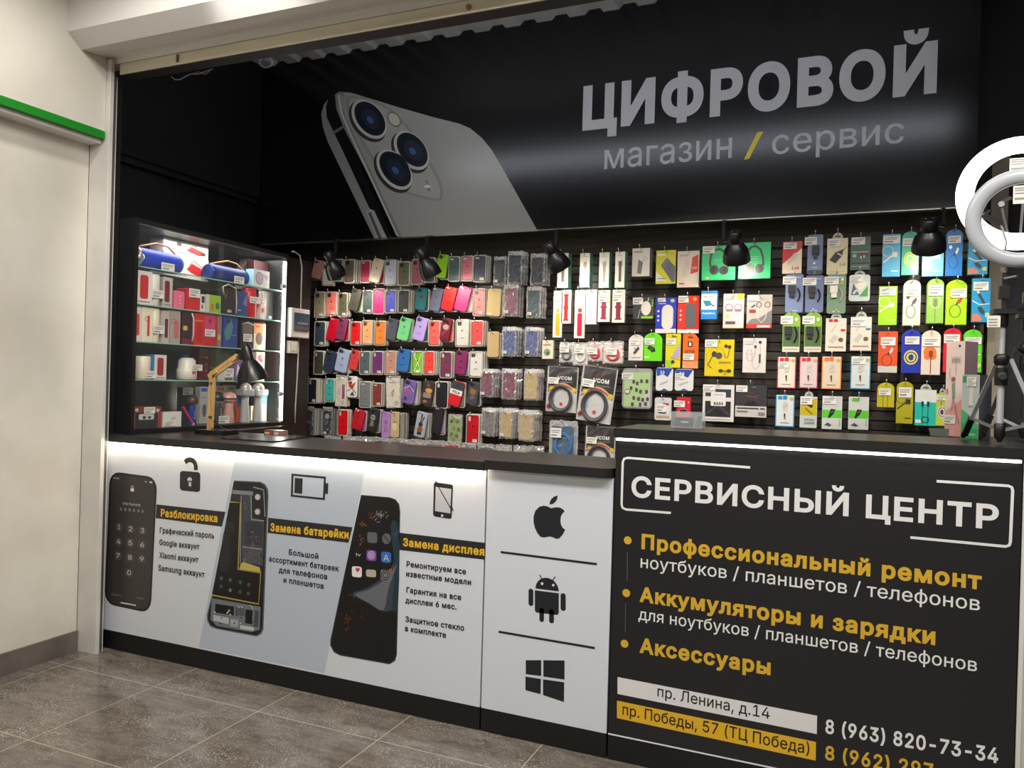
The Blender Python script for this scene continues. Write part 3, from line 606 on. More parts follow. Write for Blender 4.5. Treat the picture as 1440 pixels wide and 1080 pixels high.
tag(w.build('cable_loop'), 'small loop of pale cable hanging from the corrugated ceiling', 'cable')

# shop interior shell
struct(MB().box((-4.02, 2.862, 0), (-3.905, 4.86, 3.7), BLACK_WALL).box((-3.9045, 2.862, 2.64), (-3.85, 4.395, 3.56), BLACK_WALL)
       .box((-3.9045, 2.862, 2.602), (-3.868, 4.395, 2.6395), DARK).build('wall_shop_left'))
struct(MB().box((-4.02, 4.76, 0), (1.40, 4.86, 3.7), BLACK_WALL).build('wall_back'))
struct(MB().box((1.30, 2.862, 0), (1.40, 4.76, 3.7), BLACK_WALL).build('wall_right'))
struct(MB().box((-3.904, 2.862, 0), (-3.445, 2.90, 2.86), DARK).build('wall_shop_front'))
# inside of the shutter lintel (light metal) and the corrugated roof sheet
struct(MB().box((-3.84, 2.866, 2.93), (1.29, 2.90, 3.54), M((200, 200, 200), 0.5)).build('trim_4'))
cor = MB(); per = 0.206; xs = []; x = -3.85 + 0.004
while x < 1.28:
    xs += [(x, 3.56), (x + 0.095, 3.56), (x + 0.120, 3.585), (x + 0.186, 3.585)]; x += per
g = noisy('galvanised', (200, 200, 196), (220, 220, 216), 3, 0.5)
vs = [(a, 2.905, z) for a, z in xs] + [(a, 4.399, z) for a, z in xs]; n = len(xs)
cor.add(vs, [[i, i + 1, n + i + 1, n + i] for i in range(n - 1)], g)
struct(cor.build('ceiling_shop'))
struct(MB().box((-4.02, 2.862, 3.62), (1.40, 4.86, 3.72), DARK).build('trim_5'))

# ================================================================== SLAT WALL
SLAT_Y = 4.70
slat_m = noisy('slat_laminate', (66, 60, 54), (86, 78, 70), 4, 0.42, 0.0, stretch=(0.5, 1, 10))
sw = tag(empty('slat_wall', (-1.5, SLAT_Y, 0.3)), 'dark slatted display wall behind the counters, full of hooks', 'display wall')
mb = MB(); z = 0.30
while z < 2.16:
    mb.box((-2.20, 0, z - 0.30 + 0.004), (2.125, 0.014, z - 0.30 + 0.049), slat_m); z += 0.0525
mb.box((-2.20, 0.0145, 0), (2.125, 0.05, 1.92), BLACK)
mb.build('slats', sw)
MB().box((-2.20, 0, 1.92), (2.125, 0.05, 2.10), slat_m).build('top_board', sw)
MB().box((-2.20, -0.008, 1.905), (2.125, 0.0, 1.93), M((72, 66, 60), 0.4)).build('top_rail', sw)
struct(MB().box((0.637, 4.66, 0), (0.712, 4.755, 2.62), noisy('post_beige', (150, 138, 116), (164, 152, 130), 5, 0.5)).build('trim_6'))

# ================================================================== SIGN BANNER
BY = 4.40
bn = tag(empty('sign_banner', (-1.7, BY, 2.31)), 'glossy black shop sign with a silver phone and white Cyrillic lettering', 'sign')
o0 = Vector((-1.7, BY, 2.31))
sign_m = M((13, 13, 17), 0.19, spec=0.4)
MB().box((-2.145, 0, 0.006), (2.235, 0.05, 1.285), sign_m).build('sign_panel', bn)
MB().box((-2.145, -0.002, 0), (2.235, 0.05, 0.0055), M((170, 168, 162), 0.25, 0.9)).build('edge_profile', bn)
mb = MB()
TXT = M((192, 192, 198), 0.4)
lines = []
text_px(lines, 'ЦИФРОВОЙ', (819, 180.4), (1317, 126.3), 55, BY, TXT, 0.035)
# lower-case lines are set by the height of their letters
XH = max(v[1] for v in text_geo('х')[0]) / cap_height()
text_px(lines, 'магазин', (849.7, 237.7), (1028.9, 221.7), 26 / XH, BY, TXT, 0.004)
text_px(lines, 'сервис', (1085.3, 217.1), (1271.3, 200.1), 25.5 / XH, BY, TXT, 0.004)
poly_px(mb, [(1045.8, 224.9), (1053.6, 223), (1073.3, 185), (1065, 186)], BY, M((226, 206, 24), 0.4), 0.0012)
mb.build('yellow_slash', bn, loc=-o0)
for l_ in lines: l_.build('lettering', bn, loc=-o0)
B = lambda X, Yp: (420 + X / 4, 90 + Yp / 4)
mb = MB(); pp = lambda pts, c, l, r=0.25: poly_px(mb, [B(*p) for p in pts], BY, M(c, r), l)
pp([(165, 198), (142, 228), (127, 280), (135, 350), (165, 440), (428, 987), (480, 987), (225, 440), (185, 340), (178, 250)], (150, 150, 146), 0.0005)
pp([(165, 198), (205, 182), (215, 250), (262, 372), (530, 986), (492, 986), (205, 400), (158, 300), (155, 240)], (24, 24, 26), 0.0008)
pp([(380, 830), (400, 815), (425, 825), (500, 985), (440, 987)], (172, 171, 168), 0.0011)
pp([(392, 840), (405, 830), (470, 985), (452, 986)], (92, 90, 88), 0.0014)
body = [(205, 172), (228, 156), (300, 163), (560, 243), (760, 300), (905, 336), (965, 362), (1030, 415), (1085, 482), (1135, 565), (1345, 940), (562, 980), (400, 640), (255, 360), (212, 250)]
pp(body, (166, 165, 160), 0.0011)
pp([(205, 172), (228, 156), (262, 162), (238, 195), (260, 290), (330, 440), (585, 978), (562, 980), (400, 640), (255, 360), (212, 250)], (140, 139, 135), 0.0014)
pp([(220, 178), (232, 170), (250, 280), (300, 400), (560, 965), (552, 968), (280, 380), (232, 270)], (205, 204, 200), 0.0017)
pp([(190, 382), (258, 340), (266, 352), (196, 398)], (118, 117, 114), 0.0018)
bump = smooth_poly([(268, 205), (330, 180), (470, 225), (560, 290), (660, 410), (790, 640), (812, 740), (770, 770), (600, 725), (500, 660), (390, 500), (300, 340)], 4)
pp(bump, (150, 149, 145), 0.0017)
pp(smooth_poly([(285, 215), (335, 192), (465, 236), (545, 297), (645, 415), (772, 640), (796, 732), (762, 756), (600, 712), (510, 650), (400, 490), (315, 335)], 4), (172, 171, 166), 0.002)


def lens(cx, cy, a, b, rot):
    e = lambda s, dx=0, dy=0: [(cx + dx + x, cy + dy + y) for x, y in ellipse(0, 0, a * s, b * s, 30, rot)]
    pp(e(1.12, -10, 12), (60, 60, 60), 0.0023); pp(e(1.06), (205, 204, 200), 0.0026); pp(e(0.93, 4, -4), (40, 40, 44), 0.0029)
    pp(e(0.84, 6, -6), (30, 34, 46), 0.0032); pp(e(0.55, 8, -2), (38, 48, 66), 0.0035); pp(e(0.20, 6, 4), (70, 100, 150), 0.0038)


lens(398, 312, 118, 76, math.radians(52)); lens(636, 487, 118, 76, math.radians(52)); lens(540, 595, 122, 76, math.radians(52))
pp([(538 + x, 312 + y) for x, y in ellipse(0, 0, 50, 34, 20, math.radians(52))], (130, 124, 116), 0.0023)
pp([(538 + x, 312 + y) for x, y in ellipse(0, 0, 40, 26, 20, math.radians(52))], (206, 200, 188), 0.0026)
for s in (((712, 655), (728, 690), (745, 710), (730, 690)), ((700, 690), (725, 680), (748, 690), (728, 698))):
    pp(s, (236, 236, 230), 0.0024)
pp([(712, 655), (722, 655), (742, 715), (730, 715)], (120, 118, 112), 0.0023)
mb.build('printed_phone', bn, loc=-o0)

# ================================================================== COUNTERS
PY = 2.864
worktop_m = noisy('worktop_laminate', (40, 38, 37), (54, 51, 49), 5, 0.33, 0.0, stretch=(0.6, 3, 3))
edge_m = M((26, 26, 26), 0.4)
LED = M((255, 240, 212), 0.5, emit=24.0)
LEDW = M((255, 246, 232), 0.5, emit=7.0)
GREYP = M((218, 222, 230), 0.32)


def counter(x0, x1, ztop, label, panel_m, zp, led, plinth_m=BLACK):
    t = tag(empty('counter', ((x0 + x1) / 2, PY, 0)), label, 'counter', 'counter units'); cx = (x0 + x1) / 2
    h = (x1 - x0) / 2
    MB().box((-h + 0.002, 0.018, 0.0), (h - 0.002, 0.38, ztop - 0.002), DARK).build('carcass', t)
    MB().box((-h, 0.0, zp), (h, 0.0175, ztop - 0.001), panel_m).build('front_panel', t)
    MB().box((-h, 0.002, 0.002), (h, 0.0175, zp - 0.001), plinth_m).build('plinth', t)
    if led:
        MB().box((-h + 0.006, -0.022, ztop - 0.011), (h - 0.006, -0.010, ztop - 0.0025), led).build('led_strip', t)
    return t, Vector((cx, PY, 0))


ctA, oA = counter(-3.440, -1.3285, 1.043, 'long white counter printed with three phones and repair services', GREYP, 0.094, LED)
ctB, oB = counter(-1.3215, -0.8035, 1.05, 'narrow white counter with an apple, a robot and a window emblem', GREYP, 0.094, None)
ctC, oC = counter(-0.7965, 0.4955, 1.205, 'tall black service counter with white and yellow Cyrillic lettering', M((30, 30, 33), 0.3), 0.094, LEDW)
ctD, oD = counter(0.4995, 1.28, 1.205, 'pale beige counter end at the right edge of the picture', M((206, 198, 184), 0.5), 0.094, None)
MB().box((-0.39, -0.004, 0.0), (-0.378, -0.0005, 1.2), METAL_WHITE).build('edge_strip', ctD)


def worktop(poly, z0, z1, name, label, origin, bev=0.004):
    mb = MB(); n = len(poly)
    vs = [(x - origin[0], y - origin[1], z0 - origin[2]) for x, y in poly] + [(x - origin[0], y - origin[1], z1 - origin[2]) for x, y in poly]
    mb.add(vs, [[n - 1 - i for i in range(n)]], edge_m); mb.add(vs, [[n + i for i in range(n)]], worktop_m)
    mb.add(vs, [[i, (i + 1) % n, n + (i + 1) % n, n + i] for i in range(n)], edge_m)
    return tag(mb.build(name, loc=origin), label, 'worktop')


worktop([(-3.440, 2.835), (-1.327, 2.835), (-1.327, 3.33), (-2.3, 3.36), (-2.6, 3.40), (-3.28, 3.43), (-3.440, 3.43)], 1.0435, 1.08, 'worktop', 'long dark worktop on the white printed counter', (-2.3, 2.9, 1.0435))
rc = [(-0.8035 - 0.04 + 0.04 * math.sin(a), 2.835 + 0.04 - 0.04 * math.cos(a)) for a in [i * math.pi / 10 for i in range(6)]]
worktop([(-1.3235, 2.835)] + rc + [(-0.8035, 3.26), (-1.3235, 3.33)], 1.0505, 1.087, 'worktop', 'short dark worktop with a rounded corner beside the tall counter', (-1.0, 2.9, 1.0505))
worktop([(-0.80, 2.835), (1.28, 2.835), (1.28, 3.56), (0.44, 3.56), (0.40, 3.32), (-0.80, 3.22)], 1.2055, 1.24, 'worktop', 'dark worktop of the tall black counter under the tripods', (0.2, 2.9, 1.2055))

# ------------------------------------------------------------------ printing on the long counter
C = lambda X, Yp: (130 + X / 3.375, 610 + Yp / 3.375)
D = lambda X, Yp: (400 + X / 3.177, 620 + Yp / 3.177)
E = lambda X, Yp: (560 + X / 4.907, 700 + Yp / 4.907)
INK = M((36, 36, 38), 0.4); YEL = M((232, 184, 40), 0.4); TDK = M((28, 28, 30), 0.4)
art = MB(); let = []
pa = lambda pts, c, l=0.0006, r=0.35: poly_px(art, pts, PY, M(c, r) if isinstance(c, tuple) else c, l)
pa([(332, 637), (515.5, 650), (456, 946.5), (279.6, 910)], (188, 198, 212), 0.0004)


def qpoly(q, poly01): return [quad_uv(q, u, v) for u, v in poly01]


def r01(u0, v0, u1, v1, r, asp):
    p = rrect(u0, v0 * asp, u1, v1 * asp, r, 4); return [(a, b / asp) for a, b in p]


q1 = ((154.5, 662.5), (221.5, 671.5), (212, 862.5), (147, 848.5))
pa(qpoly(q1, r01(0, 0, 1, 1, 0.2, 2.1)), (34, 32, 33), 0.0006)
pa(qpoly(q1, r01(0.035, 0.015, 0.965, 0.985, 0.18, 2.1)), (60, 55, 54), 0.0008)
WT = M((214, 212, 208), 0.4)
for s, X, Yp in (('1', 127, 452), ('2', 182, 462), ('3', 238, 470), ('4', 125, 522), ('5', 181, 529), ('6', 237, 537), ('7', 122, 589), ('8', 179, 597), ('9', 235, 605), ('0', 175, 670)):
    p = C(X, Yp)
    c = C(X, Yp - 10)
    pa(qpoly(((c[0] - 5.6, c[1] - 6.8), (c[0] + 5.6, c[1] - 5.8), (c[0] + 5.6, c[1] + 6.8), (c[0] - 5.6, c[1] + 5.8)), [(0.5 + a, 0.5 + b) for a, b in ellipse(0, 0, 0.5, 0.5, 20)]), (78, 73, 72), 0.0009)
    wd = 2.6 if s != '1' else 1.4
    text_px(art, s, (p[0] - wd, p[1] - 0.3), (p[0] + wd, p[1] + 0.3), 6.6, PY, WT, 0, 0.0014)
text_px(art, 'Enter Passcode', C(146, 336), C(228, 344), 3.6, PY, WT, 0, 0.0014)
text_px(art, 'Emergency', C(92, 765), C(139, 772), 3.0, PY, M((150, 146, 142), 0.4), 0, 0.0014)
text_px(art, 'Cancel', C(212, 782), C(243, 786), 3.0, PY, M((170, 166, 162), 0.4), 0, 0.0014)
for k in range(6):
    c = C(136 + k * 20.6, 357 + k * 2.2)
    pa([(c[0] + 1.5 * math.cos(a), c[1] + 2.4 * math.sin(a)) for a in [i * math.pi / 6 for i in range(12)]], (130, 126, 122), 0.0010)
pa([C(182, 258), C(198, 259), C(197, 274), C(182, 273)], (230, 228, 224), 0.001)
line_px(art, [C(185, 259), C(186, 250), C(190, 247), C(194, 250), C(195, 259)], 0.0035, PY, WT, 0.001)
line_px(art, [C(135, 801), C(207, 814)], 0.006, PY, M((226, 226, 224), 0.4), 0.001)
line_px(art, [C(100, 209), C(128, 212)], 0.007, PY, M((150, 148, 146), 0.4), 0.001)
line_px(art, [C(272, 229), C(285, 231)], 0.009, PY, WT, 0.001)
line_px(art, [C(250, 227), C(258, 228)], 0.005, PY, WT, 0.001)
# open padlock
q = (C(416, 175), C(513, 183), C(511, 278), C(415, 268))
pa(qpoly(q, r01(0, 0, 1, 1, 0.15, 1)), INK, 0.0006)
line_px(art, [C(440, 136), C(450, 126), C(464, 123), C(478, 128), C(487, 140), C(491, 155), C(491, 173)], 0.024, PY, INK, 0.0006)
pa([C(462 + 11 * math.cos(a), 218 + 12 * math.sin(a)) for a in [i * math.pi / 8 for i in range(16)]], (200, 202, 206), 0.0009)
pa([C(458, 222), C(468, 223), C(470, 248), C(464, 251), C(457, 247)], (200, 202, 206), 0.0009)
# three black title strips
for qd in (((220.4, 709.3), (317.2, 719.8), (312.2, 740.6), (219, 728.5)), ((377.4, 727.9), (495.6, 741.4), (490.2, 763.4), (376.5, 749.3)), ((561.5, 749), (682.6, 763.4), (682, 787), (561, 773.3))):
    pa(qd, INK, 0.0006)
text_px(let, 'Разблокировка', C(325, 391), C(594, 419), 10.0, PY, YEL, 0.032, 0.0012)
text_px(let, 'Замена батарейки', C(845, 460), D(287, 436), 10.5, PY, YEL, 0.032, 0.0012)
text_px(let, 'Замена дисплея', E(33, 330), E(595, 398), 10.6, PY, YEL, 0.032, 0.0012)
for s, a, b, h in (('Графический пароль', C(320, 470), C(578, 497), 7.6), ('Google аккаунт', C(318, 527), C(508, 549), 7.6), ('Xiaomi аккаунт', C(317, 588), C(503, 611), 7.6), ('Samsung аккаунт', C(313, 648), C(533, 681), 7.6),
                   ('Большой', D(20, 508), D(152, 528), 7.6), ('ассортимент батареек', C(838, 605), D(244, 583), 7.6), ('для телефонов', C(885, 658), D(192, 619), 7.6), ('и планшетов', C(907, 705), D(176, 661), 7.6),
                   ('Ремонтируем все', E(58, 474), E(468, 528), 7.6), ('известные модели', E(55, 541), E(503, 602), 7.6), ('Гарантия на все', E(57, 653), E(435, 706), 7.6), ('дисплеи 6 мес.', E(50, 724), E(403, 771), 7.6),
                   ('Защитное стекло', E(50, 854), E(455, 917), 7.6), ('в комплекте', E(48, 918), E(330, 966), 7.6)):
    text_px(let, s, a, b, h, PY, TDK, 0.024, 0.0012)
# phone with its inside shown
F = lambda X, Yp: (280 + X / 4.5, 660 + Yp / 4.5)
out2 = [(222, 70), (390, 78), (420, 95), (437, 125), (440, 165), (408, 1010), (396, 1040), (365, 1058), (110, 1010), (72, 995), (52, 960), (50, 920), (80, 800)]
pa([F(*p) for p in out2], (92, 94, 100), 0.0006)
pa([F(*p) for p in [(220, 76), (386, 84), (412, 100), (428, 130), (431, 165), (400, 1005), (388, 1032), (362, 1049), (112, 1002), (78, 987), (60, 955), (58, 920), (88, 800)]], (26, 26, 30), 0.0008)
pa([F(*p) for p in [(213, 130), (345, 140), (345, 165), (210, 155)]], (128, 132, 136), 0.001)
pa([F(*p) for p in [(204, 160), (268, 165), (266, 205), (197, 200)]], (48, 48, 50), 0.001)
pa([F(*p) for p in [(275, 160), (335, 166), (335, 300), (412, 322), (405, 612), (272, 596)]], (66, 69, 76), 0.001)
pa([F(*p) for p in [(335, 330), (400, 338), (396, 480), (290, 470), (290, 330)]], (52, 54, 62), 0.0012)
pa([F(*p) for p in [(280, 500), (402, 515), (400, 600), (280, 585)]], (80, 82, 88), 0.0012)
for a, b in (((330, 166), (333, 318)), ((333, 318), (412, 326)), ((275, 490), (402, 506)), ((345, 112), (410, 130)), ((410, 130), (418, 300)), ((268, 165), (262, 600))):
    line_px(art, [F(*a), F(*b)], 0.005, PY, M((150, 153, 158), 0.4), 0.0014)
random.seed(3)
for k in range(46):
    x, y = random.uniform(283, 398), random.uniform(180, 590)
    if x > 325 and y < 320: continue
    w_, h_ = random.uniform(4, 14), random.uniform(4, 14)
    v = random.choice((40, 54, 96, 110))
    pa([F(x, y), F(x + w_, y + 1), F(x + w_, y + h_), F(x, y + h_)], (v, v + 2, v + 6), 0.0015)
pa([F(*p) for p in [(342, 135), (395, 142), (408, 165), (402, 300), (392, 312), (345, 305)]], (30, 30, 33), 0.0014)
for cx, cy in ((372, 175), (371, 268)):
    pa([F(cx + 22 * math.cos(a), cy + 24 * math.sin(a)) for a in [i * math.pi / 9 for i in range(18)]], (70, 72, 76), 0.0016)
    pa([F(cx + 16 * math.cos(a), cy + 18 * math.sin(a)) for a in [i * math.pi / 9 for i in range(18)]], (196, 198, 200), 0.0018)
bat = [(195, 205), (264, 211), (248, 634), (392, 655), (378, 852), (83, 795)]
pa([F(*p) for p in bat], (20, 19, 20), 0.0012)
line_px(art, [F(*p) for p in [(195, 205), (264, 211), (248, 634), (392, 655), (378, 852), (83, 795)]], 0.007, PY, M((170, 150, 70), 0.4), 0.0017)
pa([F(*p) for p in [(265, 600), (280, 585), (385, 620), (392, 650), (255, 632)]], (196, 176, 96), 0.0018)
for k in range(16):
    line_px(art, [F(150 - k * 1.2, 412 + k * 15), F(200 - k * 0.6, 417 + k * 15)], 0.004, PY, M((58, 56, 56), 0.5), 0.0014)
for k in range(5):
    line_px(art, [F(172 - k, 335 + k * 14), F(228 - k, 342 + k * 14)], 0.004, PY, M((62, 60, 60), 0.5), 0.0014)
for x, y, c in ((142, 690, (90, 90, 90)), (140, 740, (80, 80, 80)), (198, 700, (96, 90, 94)), (198, 765, (120, 120, 118)), (262, 715, (60, 104, 84)), (260, 775, (60, 96, 84)), (315, 730, (84, 84, 84)), (312, 785, (84, 84, 84))):
    pa([F(x + 10 * math.cos(a), y + 13 * math.sin(a)) for a in [i * math.pi / 3 for i in range(6)]], c, 0.0014)
pa([F(*p) for p in [(82, 815), (390, 870), (384, 1015), (330, 1030), (110, 990), (72, 950)]], (116, 122, 128), 0.001)
for p4, c in (([(105, 850), (222, 868), (220, 925), (100, 905)], (20, 20, 22)), ([(295, 885), (340, 892), (336, 980), (292, 972)], (20, 20, 22)), ([(232, 868), (290, 880), (288, 930), (230, 920)], (84, 92, 100)), ([(200, 945), (250, 953), (248, 1000), (198, 990)], (160, 166, 172)),
              ([(90, 920), (190, 940), (188, 980), (92, 955)], (186, 190, 194)), ([(262, 985), (350, 1000), (346, 1022), (260, 1008)], (196, 200, 204)), ([(352, 890), (380, 896), (374, 1000), (350, 994)], (70, 76, 82))):
    pa([F(*p) for p in p4], c, 0.0013)
for k in range(26):
    x, y = random.uniform(82, 375), random.uniform(860, 1000); v = random.choice((28, 40, 220, 210))
    pa([F(x, y), F(x + 9, y + 2), F(x + 8, y + 10), F(x, y + 8)], (v, v, v + 2), 0.0016)
# battery symbol
q = (D(32, 146), D(186, 160), D(181, 265), D(29, 249))
bp = lambda u0, v0, u1, v1: [quad_uv(q, u0, v0), quad_uv(q, u1, v0), quad_uv(q, u1, v1), quad_uv(q, u0, v1)]
for b in ((0, 0, 1, 0.09), (0, 0.91, 1, 1), (0, 0.09, 0.06, 0.91), (0.94, 0.09, 1, 0.91), (0.1, 0.17, 0.33, 0.83), (1.0, 0.27, 1.08, 0.73)):
    pa(bp(*b), INK, 0.0007)
# cracked phone
G = lambda X, Yp: (460 + X / 4.154, 680 + Yp / 4.154)
o3 = [(199, 66), (365, 80), (400, 92), (422, 120), (428, 165), (408, 1000), (398, 1035), (365, 1056), (75, 1004), (40, 985), (18, 945), (20, 910)]
pa([G(*p) for p in o3], (62, 62, 66), 0.0006)
pa([G(*p) for p in [(199, 70), (362, 84), (396, 96), (416, 122), (422, 165), (402, 998), (392, 1030), (362, 1049), (78, 998), (45, 980), (25, 945), (26, 912)]], (17, 17, 19), 0.0008)
pa([G(*p) for p in smooth_poly([(150, 642), (230, 612), (310, 560), (370, 500), (418, 430), (412, 700), (370, 742), (320, 742), (240, 700)], 3)], (56, 66, 76), 0.001)
pa([G(*p) for p in smooth_poly([(165, 648), (240, 622), (318, 575), (375, 520), (410, 470), (360, 610), (330, 740), (250, 700)], 3)], (104, 108, 116), 0.0012)
pa([G(*p) for p in smooth_poly([(372, 240), (420, 270), (416, 690), (380, 730), (395, 500)], 3)], (30, 56, 66), 0.0011)
for cx, cy, c, h_ in ((265, 315, (98, 100, 104), 34), (260, 420, (124, 70, 160), 34), (346, 430, (52, 110, 190), 34), (175, 515, (232, 230, 230), 34), (258, 524, (190, 176, 160), 24), (343, 535, (130, 134, 140), 34)):
    qd = (G(cx - 29, cy - h_), G(cx + 29, cy - h_ + 5), G(cx + 29, cy + h_), G(cx - 29, cy + h_ - 5))
    pa(qpoly(qd, r01(0, 0, 1, 1, 0.22, 1)), c, 0.0016)
pa([G(348 + 26 * math.cos(a), 322 + 32 * math.sin(a)) for a in [i * math.pi / 9 for i in range(18)]], (96, 98, 104), 0.0016)
line_px(art, [G(332, 300), G(364, 344)], 0.004, PY, M((40, 40, 44), 0.4), 0.0019)
text_px(art, 'tv', G(168, 421), G(198, 425), 4.4, PY, WT, 0, 0.002)
text_px(art, 'A', G(330, 450), G(362, 452), 8.5, PY, WT, 0, 0.002)
for r_ in (20, 12, 5):
    P = [G(260 + r_ * math.cos(a), 418 + r_ * 1.15 * math.sin(a)) for a in [i * math.pi / 9 for i in range(18)]]
    line_px(art, P + [P[0]], 0.0028, PY, M((220, 200, 230), 0.4), 0.0019)
for r_ in (24, 13):
    P = [G(343 + r_ * math.cos(a), 535 + r_ * 1.15 * math.sin(a)) for a in [i * math.pi / 9 for i in range(18)]]
    line_px(art, P + [P[0]], 0.005, PY, M((50, 52, 56), 0.4), 0.0019)
pa([G(180 + x * 0.9, 505 + y) for x, y in ((0, 14), (-14, -2), (-12, -12), (-4, -13), (0, -7), (4, -13), (12, -12), (14, -2))], (214, 40, 60), 0.0019)
pa([G(372 + 10 * math.cos(a), 508 + 13 * math.sin(a)) for a in [i * math.pi / 6 for i in range(12)]], (206, 56, 60), 0.0019)
random.seed(11)
for cx, cy, c, sp, nn in ((315, 180, (170, 170, 172), 60, 34), (260, 205, (190, 80, 60), 40, 10), (215, 240, (190, 120, 60), 36, 12), (195, 330, (170, 120, 90), 40, 12), (125, 795, (150, 70, 50), 80, 22), (220, 765, (110, 50, 44), 40, 8), (160, 655, (110, 112, 118), 40, 10), (400, 300, (80, 130, 150), 26, 8), (285, 690, (120, 124, 130), 40, 8)):
    for k in range(nn):
        a = random.uniform(0, 6.28); r0 = sp * 0.75 * random.random() ** 1.5
        p0 = (cx + r0 * math.cos(a) * 0.8, cy + r0 * math.sin(a)); b_ = a + random.uniform(-1.3, 1.3); l_ = random.uniform(3, sp * 0.32)
        p1 = (p0[0] + l_ * math.cos(b_), p0[1] + l_ * math.sin(b_))
        if min(p0[0], p1[0]) < 200 - (min(p0[1], p1[1]) - 70) * 0.21: continue
        line_px(art, [G(*p0), G(*p1)], random.uniform(0.0010, 0.0026), PY, M(c, 0.4), 0.0021)
# phone with a broken glass symbol
q = (D(668, 184), D(754, 196), D(747, 350), D(664, 336))
pa(qpoly(q, r01(0, 0, 1, 1, 0.12, 1.75)), INK, 0.0007)
pa([quad_uv(q, *p) for p in ((0.1, 0.13), (0.92, 0.13), (0.92, 0.84), (0.1, 0.84))], (196, 198, 201), 0.0009)
pa([D(705 + 6 * math.cos(a), 334 + 6 * math.sin(a)) for a in [i * math.pi / 6 for i in range(12)]], (206, 206, 208), 0.0009)
line_px(art, [D(683, 195), D(745, 305)], 0.004, PY, INK, 0.0012)
pa([D(740, 290), D(750, 292), D(757, 316), D(742, 303)], INK, 0.0012)
pa([D(673, 178), D(690, 190), D(684, 205), D(676, 192)], INK, 0.0012)
fp = [c for c in ctA.children if c.name.startswith('front_panel')][0]
art.build('printed_artwork', fp, loc=-oA)
for l_ in let: l_.build('lettering', fp, loc=-oA)

# ------------------------------------------------------------------ emblems on the narrow counter
H_ = lambda X, Yp: (640 + X / 5.538, 590 + Yp / 5.538)
I_ = lambda X, Yp: (670 + X / 2.348, 620 + Yp / 2.348)
art = MB(); NAVY = M((30, 33, 40), 0.35)
app = [(748, 690), (720, 676), (690, 670), (655, 680), (625, 710), (611, 755), (612, 800), (622, 845), (642, 885), (665, 912), (690, 919), (715, 914), (740, 910), (765, 918), (790, 930), (812, 924), (835, 900)]
bite = [(859, 858), (838, 843), (824, 815), (820, 785), (824, 755), (837, 730), (854, 716), (838, 696), (812, 684), (785, 683)]
poly_px(art, [H_(*p) for p in app + bite], PY, NAVY)
poly_px(art, [H_(*p) for p in [(737, 663), (738, 640), (750, 618), (770, 601), (798, 590), (797, 612), (786, 635), (767, 654)]], PY, NAVY)
for a, b in (((80, 367), (398, 407)), ((73, 630), (391, 684))):
    line_px(art, [I_(*a), I_(*b)], 0.009, PY, NAVY, 0.0006)
dome = [(195 + 77 * (1 - math.cos(t)) / 2, 487 + 10 * (1 - math.cos(t)) / 2 - 40 * math.sin(t)) for t in [i * math.pi / 14 for i in range(15)]]
poly_px(art, [I_(*p) for p in dome], PY, NAVY)
for cx, cy in ((217, 471), (254, 476)):
    poly_px(art, [I_(cx + 4.5 * math.cos(a), cy + 4.5 * math.sin(a)) for a in [i * math.pi / 6 for i in range(12)]], PY, GREYP, 0.0009)
line_px(art, [I_(217, 458), I_(209, 442)], 0.004, PY, NAVY); line_px(art, [I_(251, 462), I_(260, 448)], 0.004, PY, NAVY)


def cap_bar(x0, y0, x1, y1, r, sk):   # rounded bar skewed with the panel's perspective
    P = rrect(x0, y0, x1, y1, r, 5)
    poly_px(art, [I_(x, y + sk * (x - x0)) for x, y in P], PY, NAVY)


cap_bar(193, 494, 272, 566, 9, 0.12)
poly_px(art, [I_(*p) for p in ((193, 493), (272, 503), (272, 525), (193, 515))], PY, NAVY, 0.0009)
cap_bar(172, 487, 188, 544, 8, 0.12); cap_bar(278, 502, 295, 560, 8, 0.12)
cap_bar(208, 550, 223, 597, 7.5, 0.12); cap_bar(240, 555, 256, 601, 7.5, 0.12)
for w4 in ([(163, 724), (214, 724), (214, 776), (163, 770)], [(221, 724), (291, 725), (291, 788), (221, 778)], [(162, 778), (213, 786), (212, 836), (162, 823)], [(220, 787), (290, 797), (289, 862), (220, 839)]):
    poly_px(art, [I_(*p) for p in w4], PY, NAVY)
fp = [c for c in ctB.children if c.name.startswith('front_panel')][0]
art.build('printed_emblems', fp, loc=-oB)

# ------------------------------------------------------------------ lettering on the tall counter
K = lambda X, Yp: (850 + X / 2.4407, 600 + Yp / 2.4407)
L = lambda X, Yp: (850 + X / 2.4407, 820 + Yp / 2.4407)
N = lambda X, Yp: (1130 + X / 4.645, 1000 + Yp / 4.645)
let = []; art = MB(); WL = M((232, 232, 232), 0.35); GL = M((214, 172, 48), 0.35)
for P in ([(500, 140), (80, 107), (68, 110), (63, 122), (59, 266), (62, 278), (74, 284), (228, 296)], [(1140, 187), (1386, 203), (1398, 208), (1401, 219), (1393, 396), (1389, 407), (1377, 411), (1050, 380)]):
    line_px(art, [K(*p) for p in P], 0.0085, PY, WL)
for p in (K(80, 390), K(75, 571), L(69, 208)):
    A = at(*p, Y=PY); art.flat(ellipse(A.x, A.z, 0.0148, 0.0148), PY - 0.0006, GL)
line_px(art, [K(79, 430), K(78, 530)], 0.0025, PY, M((90, 94, 100), 0.4)); line_px(art, [L(73, 68), L(71, 170)], 0.0025, PY, M((90, 94, 100), 0.4))
text_px(let, 'СЕРВИСНЫЙ ЦЕНТР', K(92, 238), K(1352, 351), 27.5, PY, WL, 0.022)
text_px(let, 'Профессиональный ремонт', K(127, 417), K(1294, 557), 19.5, PY, GL, 0.03)
text_px(let, 'ноутбуков / планшетов / телефонов', K(124, 483), K(1288, 631), 17, PY, WL, 0.004)
